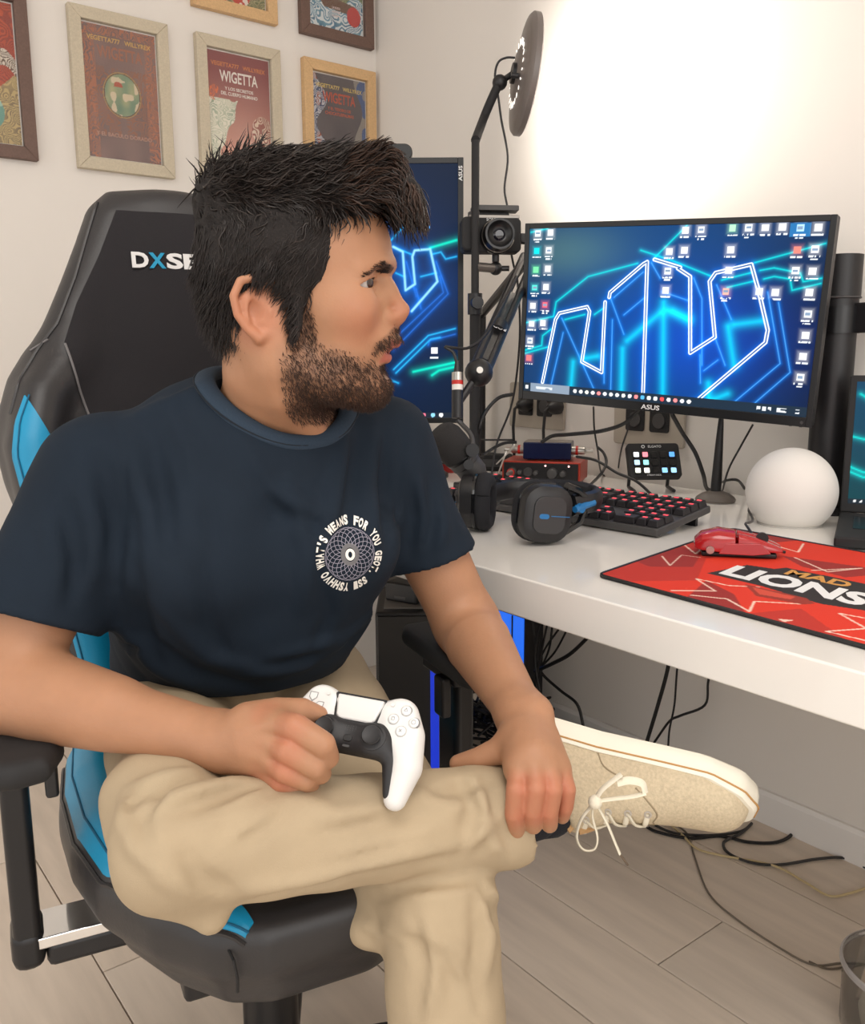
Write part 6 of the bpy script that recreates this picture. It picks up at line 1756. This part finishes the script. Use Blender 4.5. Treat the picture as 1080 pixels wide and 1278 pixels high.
pm = MB(); ribbon(np.stack([.0038*np.cos(th), .0050*np.sin(th)], -1), .0032, pm); pm.build('rosette_centre', mat('print_white', srgb(232, 228, 220), .8), tee, world=True, merge=False)
RLt = .0345
msg = "WHAT'S MEANS FOR YOU GEOT. SSI YSHHVO "
for i, chx in enumerate(msg):
    if chx == ' ': continue
    a = math.radians(196-360*i/len(msg))
    to = text_part('print_letter', chx, .0120, mat('print_white', (1, 1, 1)), None, Matrix.Identity(4), bold=.0006, extrude=0, width=.0048 if chx not in ".'" else .002)
    co = np.array([v.co[:] for v in to.data.vertices])
    if len(co):
        xy = co[:, :2]; xy = np.stack([xy[:, 0], xy[:, 1]], -1); r_ = .0335+xy[:, 1]; aa = a-xy[:, 0]/.0335
        W3 = on_shirt(np.stack([r_*np.cos(aa)*1.02, r_*np.sin(aa)*1.10], -1), .0013)
        to.data.vertices.foreach_set('co', to_local(W3, person).astype(np.float32).ravel()); to.data.update()
    to.parent = tee

# ---------------- trousers
RHp, LHp = pel-LFT*.088+np.array((.01, 0, .0)), pel+LFT*.088+np.array((.02, 0, 0))
RK, RC, RA = px(220, 1056, .795), px(632, 1017, .930), px(705, 985, .962)
LK, LC = px(548, 1125, .90), np.array((-.545, .462, .085))
TR = Field((-1.27, .10, .02), (-.46, .78, .76), .0042)
TR.chain([pel+np.array((-.02, 0, .0)), pel+np.array((0, 0, .075))], [.146, .132], .02, flat=(FWD, .80))
TR.chain([LHp, mixp(LHp, LK, .6), LK, mixp(LK, LC, .25), mixp(LK, LC, .7), LC], [.092, .076, .060, .060, .058, .060], .02)
TR.chain([RHp, mixp(RHp, RK, .55), RK], [.088, .070, .054], .02)
TR.chain([RK, mixp(RK, RC, .35), mixp(RK, RC, .7), RC], [.057, .0535, .0515, .0535], .012)
TR.chain([px(182, 1000, .87), px(204, 1085, .80), px(262, 1142, .80)], [.042, .034, .016], .02)
TR.ball(px(466, 1148, .93), (.032, .032, .028), .02)
# cut the crossed leg's cuff and open it
cdn = (RA-RC)/np.linalg.norm(RA-RC); cpn = cdn+np.array(CR)*.15
cpos = px(641, 1012, .930)
def cuff(X, Y, Z):
    n_ = cpn/np.linalg.norm(cpn); dn = (X-cpos[0])*n_[0]+(Y-cpos[1])*n_[1]+(Z-cpos[2])*n_[2]; q = np.sqrt((X-cpos[0])**2+(Y-cpos[1])**2+(Z-cpos[2])**2)
    return np.where(q < .15, np.maximum(-dn, q-.13), .05)
strokes(TR, [[(330, 988), (305, 1012), (255, 1030)], [(352, 990), (330, 1012), (290, 1035)], [(300, 972), (255, 985), (200, 1000)], [(250, 962), (200, 970), (160, 985)], [(380, 1000), (420, 1020), (480, 1010)], [(500, 985), (560, 1010), (600, 1000)], [(360, 1085), (460, 1050), (560, 1030)], [(300, 1110), (380, 1095), (450, 1075)],
             [(590, 968), (605, 1000), (600, 1040)], [(630, 1060), (600, 1035), (570, 1060)], [(620, 968), (628, 1000), (618, 1030)], [(420, 1095), (480, 1075), (540, 1065)], [(510, 1160), (560, 1180), (590, 1230)], [(605, 1110), (612, 1160), (605, 1220)], [(530, 1140), (545, 1200), (535, 1270)], [(455, 1150), (475, 1170), (495, 1178)], [(190, 1040), (205, 1090), (240, 1120)], [(150, 1000), (165, 1050), (195, 1085)]], .0095, .0110, .5)
strokes(TR, [[(341, 985), (318, 1010), (270, 1032)], [(362, 994), (340, 1022), (300, 1050)], [(310, 980), (262, 998), (210, 1015)], [(262, 966), (215, 978), (170, 998)], [(400, 1040), (460, 1030), (520, 1020)], [(330, 1105), (420, 1080), (500, 1055)], [(575, 978), (590, 1010), (580, 1050)], [(610, 972), (618, 1005), (606, 1050)], [(640, 1050), (615, 1045), (590, 1070)],
             [(500, 1170), (545, 1190), (575, 1240)], [(592, 1120), (598, 1170), (590, 1230)], [(615, 1130), (625, 1165), (632, 1175)], [(520, 1150), (530, 1210), (520, 1270)], [(450, 1165), (470, 1180), (490, 1186)], [(230, 1060), (250, 1095), (290, 1115)], [(175, 1010), (180, 1050), (210, 1080)]], .0075, -.0120, .5)
strokes(TR, [[(360, 980), (342, 1002), (318, 1018), (285, 1030)], [(346, 986), (310, 1002), (262, 1020)], [(330, 978), (280, 992), (230, 1004)], [(575, 978), (600, 1020), (572, 1072)], [(612, 1000), (640, 1062)], [(310, 1125), (450, 1093), (570, 1068)], [(380, 1075), (450, 1050), (520, 1035)], [(540, 990), (580, 985), (615, 972)],
             [(470, 1120), (520, 1105), (590, 1098)], [(462, 1160), (480, 1175), (500, 1182)], [(600, 1100), (622, 1140), (636, 1172)], [(560, 1190), (590, 1215), (600, 1260)], [(200, 975), (165, 1000), (150, 1040)], [(232, 970), (190, 1000), (168, 1040)]], .0058, -.0120, .5)
strokes(TR, [[(352, 995), (330, 1016), (300, 1034)], [(590, 985), (612, 1022), (588, 1070)], [(320, 1112), (450, 1080), (560, 1055)], [(480, 1108), (530, 1118), (590, 1112)], [(610, 1110), (630, 1150), (640, 1185)]], .0075, .0085, .5)
strokes(TR, [[(362, 870), (366, 900)]], .004, -.004, .5)
strokes(TR, [[(620, 958), (622, 985), (630, 1030), (640, 1070)]], .0035, -.0035, .5)      # hem stitching
TR.apply(cuff, cpos-.16, cpos+.16, 0, 'sub', 0)
TR.chain([mixp(RC, RA, -.15), mixp(RC, RA, .25), RA], [.036, .040, .044], .004, 'sub')
TR.apply(lambda X, Y, Z: (np.sin(X*70+Y*44-Z*30)*np.sin(Y*48+Z*60))*.0012, TR.lo, TR.lo+TR.n*TR.h, 0, 'off', 0)
V, Fq = TR.mesh(); V = relax(V, Fq, 1, .3)
M_chino = mat('khaki_cotton', srgb(174, 155, 127), .88, var=.05, vscale=18, bump=.15, bscale=800)
trous = grid_mesh('trousers', to_local(V, person), Fq, M_chino, person)
# hem band of the crossed leg
# ---------------- shoes (local: x towards the toe, z up, sole at z = 0)
M_canvas = mat('beige_canvas', srgb(196, 180, 152), .92, var=.12, vscale=300, bump=.4, bscale=600)
M_rubber = mat('white_rubber', srgb(232, 226, 210), .55)
M_lace = mat('cream_lace', srgb(226, 218, 198), .85, bump=.3, bscale=500)
M_tan = mat('tan_welt', srgb(186, 140, 84), .6)
def shoe(m, side=1, full=True):
    t = None
    fu = Field((-.16, -.065, -.005), (.17, .065, .13), .0035)
    outl = [(-.140, 0), (-.132, -.026), (-.10, -.036), (-.03, -.034), (.04, -.043), (.09, -.047), (.13, -.036), (.150, -.012), (.150, .014), (.13, .036), (.09, .046), (.04, .042), (-.03, .034), (-.10, .036), (-.132, .026)]
    fu.prism([(x*.985, y*.96) for x, y in outl], .012, .052, 2, .020, 0)
    fu.chain([(-.10, 0, .062), (-.045, 0, .068), (.005, 0, .060), (.06, 0, .042), (.11, 0, .036)], [.031, .031, .030, .030, .024], .03)
    fu.chain([(-.105, 0, .07), (-.085, 0, .085), (-.04, 0, .088)], [.030, .030, .028], .02)
    fu.cone((-.085, 0, .080), (-.060, 0, .15), .022, .034, .006, 'sub')
    Vu, Fu = fu.mesh(); Vu = relax(Vu, Fu, 2)
    return fu, Vu, Fu, outl
fu, Vu, Fu, outl = shoe(None)
def build_shoe(parent, m, laces=True):
    inv = root_matrix(parent).inverted(); mm3 = inv @ m; M_ = np.array(mm3)
    TL = lambda V: np.asarray(V) @ M_[:3, :3].T+M_[:3, 3]
    sh = grid_mesh('shoe', TL(Vu), Fu, M_canvas, parent)
    big = [(x*1.03+(.004 if x > 0 else -.002), y*1.06) for x, y in outl]
    bp = resample(big+[big[0]], 90)[:-1]
    mb = MB(); n = len(bp); zz = [(0, .94), (.003, .985), (.012, 1.0), (.026, .995), (.029, .975), (.029, .90)]
    hgt = lambda x, z: z*(1.0+.25*np.clip((x-.10)/.05, 0, 1))
    vv = []
    for z, s in zz: vv += [(x*s if abs(x) > 0 else x, y*s, hgt(x, z)) for x, y in bp]
    ff = [(j*n+i, j*n+(i+1) % n, (j+1)*n+(i+1) % n, (j+1)*n+i) for j in range(len(zz)-1) for i in range(n)]+[tuple(range(n-1, -1, -1))]
    mb.add(vv, ff, mm3).build('sole', M_rubber, sh, smooth=50)
    MB().tube([tuple(mm3 @ Vector((x*1.004, y*1.004, hgt(x, .0235)))) for x, y in np.vstack([bp, bp[:1]])], .0011, 6, caps=False).build('welt_line', M_tan, sh)
    def top(x, y): return fu.hit((x, y, .13), (0, 0, -1), 0, .13, 200)
    # seams of toe cap and side panel
    for s in (-1, 1):
        ln = [np.array(p) for p in [top(.048, s*.001), top(.050, s*.014), top(.038, s*.026), top(.020, s*.034)] if p is not None]
        MB().tube([tuple(mm3 @ Vector(q)) for q in spline(ln, 4)], .0010, 5).build('seam', mat('seam_beige', srgb(150, 134, 108), .8), sh)
        side_ = [fu.hit((x, s*.064, z), (0, -s, 0), 0, .06, 150) for x, z in ((-.03, .030), (-.02, .045), (.0, .052), (.022, .052))]
        side_ = [q for q in side_ if q is not None]
        if len(side_) > 1: MB().tube([tuple(mm3 @ Vector(q)) for q in spline(side_, 4)], .0010, 5).build('seam', mat('seam_beige', (0, 0, 0)), sh)
    if laces:
        ey = []
        for i in range(4):
            x = .040-.022*i
            row = []
            for s in (-1, 1):
                p = top(x, s*(.014+.001*i)); row.append(p)
                mr_ = mm3 @ T_(p) @ RX(-s*35)
                MB().lathe([(.0022, .0006), (.0044, .0008), (.0046, .0016), (.0024, .0018)], 14, mr_, cap=False).build('eyelet', M_silver, sh)
            ey.append(row)
        for i in range(4):
            a, b = ey[i]; mid = (a+b)/2+np.array((0, 0, .006))
            MB().tube([tuple(mm3 @ Vector(q)) for q in spline([a, mid, b], 5)], .0030, 8, flat=.5).build('lace', M_lace, sh)
            if i < 3:
                a2 = ey[i+1][1]; MB().tube([tuple(mm3 @ Vector(q)) for q in spline([a+np.array((0, 0, .002)), (a+a2)/2+np.array((0, 0, .008)), a2+np.array((0, 0, .002))], 5)], .0030, 8, flat=.5).build('lace', M_lace, sh)
        tng = [top(-.02, 0)+np.array((0, 0, .003)), np.array((-.034, 0, .096)), np.array((-.050, 0, .112))]
        MB().tube([tuple(mm3 @ Vector(q)) for q in tng], .013, 10, flat=.25).build('tongue', mat('tan_lining', srgb(190, 150, 104), .8), sh)
    return sh
heel, toe = px(662, 951, 1.005), px(884, 1016, .955)
axs = (toe-heel)/np.linalg.norm(toe-heel)
upd = -np.array(CU)*.72-np.array(CD)*.66+np.array(CR)*-.12
m_sh = frame((heel+toe)/2, axs, upd)
ctr = m_sh @ T_((0, 0, -.045)) @ Matrix.Scale(.93, 4)
sh1 = build_shoe(person, ctr)
# bow hanging from the laces
def LQ(u, v, t): return px(u, v, t)
tb = .915
kn_ = np.array((742, 998))
for pts in ([(742, 1000), (752, 985), (768, 972), (776, 966)], [(742, 1000), (765, 997), (790, 994), (806, 990)], [(806, 990), (802, 978), (786, 974), (770, 977)]):
    MB().tube(spline([LQ(u, v, tb-.012) for u, v in pts], 5), .0042, 8, flat=.35).build('lace_bow', M_lace, sh1, world=True)
MB().tube(spline([LQ(u, v, tb-.006) for u, v in [(742, 1002), (726, 1022), (720, 1045), (728, 1060), (742, 1060), (746, 1045), (740, 1020), (741, 1002)]], 5), .0026, 8, flat=.4).build('lace_bow', M_lace, sh1, world=True)
MB().tube(spline([LQ(u, v, tb-.008) for u, v in [(744, 1002), (758, 1028), (768, 1052), (774, 1066)]], 5), .0030, 8, flat=.4).build('lace_end', M_lace, sh1, world=True)
MB().tube([LQ(774, 1066, tb-.008), LQ(784, 1080, tb-.008)], .0012, 6).build('lace_tip', mat('lace_tip_brown', srgb(96, 80, 66), .5), sh1, world=True)
MB().ball(LQ(743, 1001, tb-.012), .0075, 12).build('lace_knot', M_lace, sh1, world=True)
# black sock between cuff and shoe
M_sock = mat('black_sock', srgb(22, 24, 32), .95, bump=.3, bscale=400)
op_ = np.array(ctr @ Vector((-.070, 0, .098))); in_ = np.array(ctr @ Vector((-.045, 0, .055)))
MB().tube(spline([mixp(RC, RA, -.2), mixp(mixp(RC, RA, .3), op_, .5), op_, in_], 6), [.033]*7+[.031]*6+[.028]*6, 18).build('sock', M_sock, person, world=True)
# standing foot
ft = frame((-.47, .452, .0), (1.0, -.10, 0), (0, 0, 1))
build_shoe(person, Matrix.Translation((-.475, .455, .001)) @ RZ(-8))
MB().tube([LC+np.array((.0, 0, .06)), LC+np.array((.0, 0, -.005))], [.036, .036], 16).build('sock', M_sock, person, world=True)
# ------------------------------------------------------------------ game controller in the right hand
cx = np.array((.8117, .58, -.0688)); cz = np.array((.4555, -.5548, .6962))
cpos = px(440, 915, .853)
mc_ = frame(cpos, cx, cz) @ Matrix.Scale(.865, 4)
ctl = thing('game_controller', 'white and black game controller held in his right hand', 'game controller', mc_)
M_cw = mat('controller_white', srgb(222, 220, 217), .38); M_cb = mat('controller_black', srgb(34, 33, 35), .5)
fc = Field((-.095, -.075, -.045), (.095, .06, .03), .002)
# white shell: two wings and grips
for s in (-1, 1):
    fc.chain([(s*.050, .032, -.006), (s*.060, .010, -.008), (s*.066, -.022, -.014), (s*.062, -.056, -.020)], [.0185, .0205, .0190, .0130], .012)
fc.rbox((0, .020, -.010), (.050, .024, .014), .010, .015)
fc.half((0, 0, .0068), (0, 0, 1)); fc.blur(1)
Vc, Fc = fc.mesh(); Vc = relax(Vc, Fc, 2)
grid_mesh('shell', Vc, Fc, M_cw, ctl)
fk = Field((-.08, -.07, -.045), (.08, .04, .03), .002)
fk.rbox((0, -.004, -.005), (.042, .018, .0155), .012, .01)
for s in (-1, 1):
    fk.ball((s*.028, -.004, .004), (.0175, .0175, .0095), .010)
    fk.chain([(s*.040, -.006, -.004), (s*.051, -.022, -.007), (s*.0555, -.054, -.014)], [.0130, .0105, .0070], .008)
Vk, Fk = fk.mesh(); Vk = relax(Vk, Fk, 2)
grid_mesh('lower_trim', Vk, Fk, M_cb, ctl)
tp_poly = [(-.0285, .041), (.0285, .041), (.0235, .0165), (.019, .0125), (-.019, .0125), (-.0235, .0165)]
MB().prism(tp_poly, -.004, .0070).build('touch_pad', M_cw, ctl, smooth=0, bevel=.0025, seg=3)
MB().tube([(x*1.05, .027+(y-.027)*1.06, .0045) for x, y in tp_poly+[tp_poly[0]]], .0014, 6, caps=False).build('touch_pad_gap', M_cb, ctl)
for s in (-1, 1):
    MB().lathe([(.0150, .0085), (.0150, .0125), (.0125, .0135), (.0125, .0110), (.0075, .0105)], 28, T_((s*.028, -.004, 0)), cap=False).build('stick_ring', M_cb, ctl)
    st_ = MB().lathe([(.006, .008), (.006, .016), (.0105, .0175), (.0110, .0195), (.0100, .0210), (.0075, .0200), (0, .0198)], 28, T_((s*.028, -.004, 0)), cap=False).build('thumb_stick', M_cb, ctl)
    MB().lathe([(.0022, 0), (.0022, .001), (0, .001)], 12, T_((s*.039, .038, .0075)) @ RZ(0)).build('small_button', M_cw, ctl)
M_btn = mat('clear_button', srgb(226, 226, 224), .15, coat=.6); M_sym = mat('button_symbol', srgb(150, 148, 148), .5)
bx, by = .056, .022
def surf_c(x, y):
    h = fc.hit((x, y, .03), (0, 0, -1), 0, .07, 200); return h[2] if h is not None else .005
for i, (dx, dy) in enumerate(((0, .0120), (.0120, 0), (0, -.0120), (-.0120, 0))):
    z = surf_c(bx+dx, by+dy)
    b_ = MB().lathe([(.0056, -.003), (.0056, .0016), (.0046, .0024), (0, .0026)], 22, T_((bx+dx, by+dy, z)), cap=False).build('face_button', M_btn, ctl)
    n = (3, 24, 4, 4)[i]; rr = .0024
    pts = [(bx+dx+rr*math.cos(2*math.pi*k/n+(math.pi/2 if n == 3 else math.pi/4)), by+dy+rr*math.sin(2*math.pi*k/n+(math.pi/2 if n == 3 else math.pi/4)), z+.0028) for k in range(n+1)]
    if i == 2:
        for sg in (1, -1): MB().tube([(bx+dx-.0017, by+dy-.0017*sg, z+.0028), (bx+dx+.0017, by+dy+.0017*sg, z+.0028)], .0003, 5).build('symbol', M_sym, b_)
    else: MB().tube(pts, .0003, 5, caps=False).build('symbol', M_sym, b_)
    MB().lathe([(.0056, -.001), (.0062, .0004), (.0068, -.001)], 22, T_((bx+dx, by+dy, z)), cap=False).build('button_gap', M_sym, b_)
    z = surf_c(-bx+dx*.85, by+dy*.85)
    ang = (90, 0, 270, 180)[i]
    MB().prism([(-.0042, .0046), (.0042, .0046), (.0042, -.0010), (0, -.0052), (-.0042, -.0010)], -.003, .0012, T_((-bx+dx*.80, by+dy*.80, z)) @ RZ(ang-90)).build('direction_button', M_btn, ctl, smooth=0, bevel=.0008)
    MB().tube([tuple(T_((-bx+dx*.80, by+dy*.80, z+.0003)) @ RZ(ang-90) @ Vector((x_*1.12, y_*1.12, 0))) for x_, y_ in [(-.0042, .0046), (.0042, .0046), (.0042, -.0010), (0, -.0052), (-.0042, -.0010), (-.0042, .0046)]], .0004, 5, caps=False).build('button_gap', M_sym, ctl)
for i in range(3):
    for j in range(7): pass
sp = MB()
for i in range(3):
    for j in range(7): sp.lathe([(.0006, 0), (.0006, .0004)], 6, T_((-.009+.003*j, .0035+.0024*i-.004, .0105)))
sp.build('speaker_holes', M_dgrey, ctl)
MB().prism(rrect(.010, .0075, .003), .0095, .0116, T_((0, -.0095, 0))).build('home_button', M_blk2, ctl, smooth=0, bevel=.0006)
MB().prism(rrect(.0085, .0028, .0013), .0082, .0096, T_((0, -.0180, 0))).build('mute_button', M_dgrey, ctl, smooth=0, bevel=.0004)
# ------------------------------------------------------------------ under the desk
fc_ = px(528, 840, 1.93); vdir = np.array((fc_[0], fc_[1], 0)); vdir /= np.linalg.norm(vdir)        # depth axis turned along the camera ray so its sides stay hidden
fc_ = np.array((fc_[0], fc_[1], 0)); tc_ = fc_+vdir*.21
tw = thing('computer_tower', 'black computer tower with blue light strip standing under the desk', 'computer', Matrix(((-vdir[1], -vdir[0], 0, tc_[0]), (vdir[0], -vdir[1], 0, tc_[1]), (0, 0, 1, 0), (0, 0, 0, 1))) @ RZ(180))
MB().box((0, 0, .265), (.205, .42, .47)).build('case', M_blk, tw, smooth=0, bevel=.006)
MB().box((0, -.212, .265), (.195, .006, .455)).build('front_panel', M_blk2, tw, smooth=0, bevel=.002)
MB().box((.026, -.2165, .26), (.020, .004, .42)).build('led_strip', mat('blue_led', (.004, .03, .55), .4, emit=.5), tw, smooth=0)
MB().box((0, 0, .5012), (.17, .37, .003)).build('top_grille', mat('grey_grille', srgb(120, 116, 112), .6), tw, smooth=0)
for x in (-.08, .08):
    for y in (-.18, .18): MB().lathe([(.018, 0), (.018, .032)], 14, T_((x, y, 0))).build('foot', M_blk, tw)
dq = np.array(tw.matrix_basis @ Vector((-.02, -.10, .5028)))
hdv = thing('external_drive', 'small black drive lying on top of the computer tower', 'drive', Matrix.Translation(dq) @ RZ(20))
MB().box((0, 0, .022), (.085, .11, .044)).build('drive_body', M_blk, hdv, smooth=0, bevel=.006)
MB().box((0, -.0555, .012), (.03, .001, .006)).build('drive_port', M_dgrey, hdv, smooth=0)
q = pxy(627, 786, 1.62)
lb = thing('console_box', 'black box with a blue glowing panel standing against the wall', 'console', (q[0], 1.655, 0))
MB().box((0, 0, .172), (.19, .07, .344)).build('box_shell', M_blk, lb, smooth=0, bevel=.004)
MB().box((.0, -.036, .262), (.178, .003, .150)).build('glowing_panel', mat('blue_glow', (.015, .14, .80), .3, emit=.8), lb, smooth=0)
for x in (-.03, .045): MB().box((x, -.0385, .262), (.004, .003, .150)).build('panel_bar', M_blk, lb, smooth=0)
# power strip along the baseboard
q = pxz(742, 916, .02)
ps = thing('power_strip', 'black power strip lying along the baseboard', 'power strip', Matrix.Translation((q[0], min(q[1], YW-.05), 0)))
MB().box((0, 0, .021), (.30, .052, .040)).build('strip_body', M_blk, ps, smooth=0, bevel=.005)
MB().box((-.02, 0, .0415), (.05, .02, .001)).build('strip_label', M_whitep, ps, smooth=0)
for x in (-.11, -.06, .05, .10): MB().lathe([(.018, 0), (.018, .001), (.015, .0012), (.015, 0)], 18, T_((x, 0, .041)), cap=False).build('outlet', M_dgrey, ps)
YH = 1.60
def hang(pts, y=YH): return [pxy(u, v, y) for u, v in pts]
def cords(name, label, pts, r, y=YH, group=None, material=None):
    return cable(name, label, hang(pts, y), r, group=group, material=material)
cords('hanging_cable', 'thick black cord hanging straight from the desk to the baseboard', [(839, 800), (833, 838), (820, 885), (807, 928), (803, 945)], .0050)
cords('hanging_cable', 'thin black cord hanging slack beside the straight thick cord', [(848, 810), (845, 840), (842, 880), (836, 910), (834, 935)], .0026, 1.62)
cords('hanging_cable', 'thin black cord with a kink rising from the floor to desk', [(888, 830), (884, 852), (880, 880), (850, 893), (836, 900), (820, 922), (812, 934)], .0030, 1.64)
cords('hanging_cable', 'thick black cord slanting up to the underside of desk', [(668, 838), (690, 828), (712, 816), (735, 794), (745, 780)], .0050, 1.58)
cords('hanging_cable', 'black cord dropping from the bundle to the power strip', [(672, 800), (670, 825), (678, 842), (700, 862), (720, 878), (727, 900), (729, 914)], .0040, 1.60)
for i, (a0, a1) in enumerate([((676, 770), (672, 905)), ((684, 775), (668, 910)), ((690, 778), (676, 900)), ((700, 782), (670, 895)), ((664, 768), (674, 915)), ((708, 786), (664, 890))]):
    mid = [(671+((i*7) % 5)-2, 836+3*(i % 3)), (672-((i*5) % 7)+2, 865)]
    cords('bundled_cable', 'black cord in the bundle hanging under the desk', [a0, ((a0[0]+mid[0][0])/2+4*((i % 3)-1), (a0[1]+mid[0][1])/2), mid[0], mid[1], a1], .0030, 1.56+.012*i, 'bundled cords under the desk')
cords('floor_edge_cable', 'thin black cord running low along the baseboard', [(660, 880), (690, 895), (715, 912), (735, 920)], .0030, 1.66)
# tangle of cords on the floor
rg2 = np.random.default_rng(3); mbt = MB()
cen_ = pxz(606, 905, .02)+np.array((.03, .0, 0))
for i in range(22):
    a0 = rg2.random()*6.28; R_ = .05+.09*rg2.random(); c0 = cen_+np.array((rg2.normal()*.045, rg2.normal()*.04, 0)); hz_ = .01+.10*rg2.random()
    pts = []
    for k in range(7):
        a = a0+k*(.7+.5*rg2.random()); rr = R_*(.6+.6*rg2.random())
        pts.append(c0+np.array((rr*math.cos(a), rr*.8*math.sin(a), max(.006, hz_*(.4+.9*rg2.random())))))
    mbt.tube(spline(pts, 5), .0032+.0015*rg2.random(), 6)
o = mbt.build('cable_tangle', M_cable); tag(o, 'tangled heap of black cords on the floor beside the computer', 'cables', kind='stuff')
# cords lying on the open floor
def lay(name, label, pts, r, material, h=0.0):
    return cable(name, label, [pxz(u, v, r+h) for u, v in pts], r, material=material)
cf = lambda L: [(540+x/2, 820+y/2) for x, y in L]
M_bcord = mat('beige_cord', srgb(196, 176, 134), .5); M_gcord = mat('grey_cord', srgb(120, 110, 98), .5)
lay('floor_cable', 'black cord looping on the floor beside the raised shoe', cf([(470, 400), (520, 415), (560, 436), (640, 452), (720, 447), (790, 462), (860, 462), (898, 440), (880, 412), (830, 396), (790, 395)]), .0038, M_cable)
lay('floor_cable', 'black cord curving across the floor towards the wall', cf([(500, 402), (540, 412), (600, 438), (690, 445), (770, 435), (797, 415), (770, 440), (728, 462), (740, 490), (800, 514), (870, 518), (960, 504), (1030, 502), (1090, 530)]), .0032, mat('charcoal_cord', srgb(52, 50, 50), .5), .001)
lay('floor_cable', 'beige cord winding over the floor beneath the shoe', cf([(585, 410), (625, 445), (660, 478), (720, 495), (850, 520), (930, 562), (990, 596), (1040, 590), (1095, 572)]), .0026, M_bcord, .002)
lay('floor_cable', 'thin grey cord trailing out over the floor planks', cf([(595, 412), (635, 440), (655, 500), (690, 590), (760, 655), (870, 728), (950, 768), (1020, 764), (1075, 766)]), .0020, M_gcord)
lay('floor_cable', 'thin brown cord running alongside the grey cord', cf([(940, 760), (985, 778), (1030, 774), (1078, 766)]), .0020, mat('brown_cord', srgb(110, 98, 84), .5))
# clear tub at the edge of the picture
q = pxz(1128, 1292, 0)
tb_ = thing('plastic_tub', 'clear round plastic tub standing on the laminate floor', 'tub', (q[0], q[1], 0))
MB().lathe([(0, .001), (.086, .001), (.092, .006), (.094, .11), (.097, .112), (.097, .116), (.092, .116), (.0905, .008), (.085, .003), (0, .003)], 48, cap=False).build('tub_wall', mat_pane('clear_plastic', .8), tb_, smooth=50)
MB().lathe([(.0945, .106), (.0985, .110), (.0985, .116), (.0945, .119)], 48, cap=False).build('tub_rim', mat('frosted_plastic', srgb(210, 206, 206), .3, alpha=.55), tb_)
MB().lathe([(0, .004), (.06, .004), (.066, .03), (.06, .055), (0, .06)], 36).build('tub_content', mat('pale_content', srgb(222, 222, 208), .6), tb_, smooth=60)
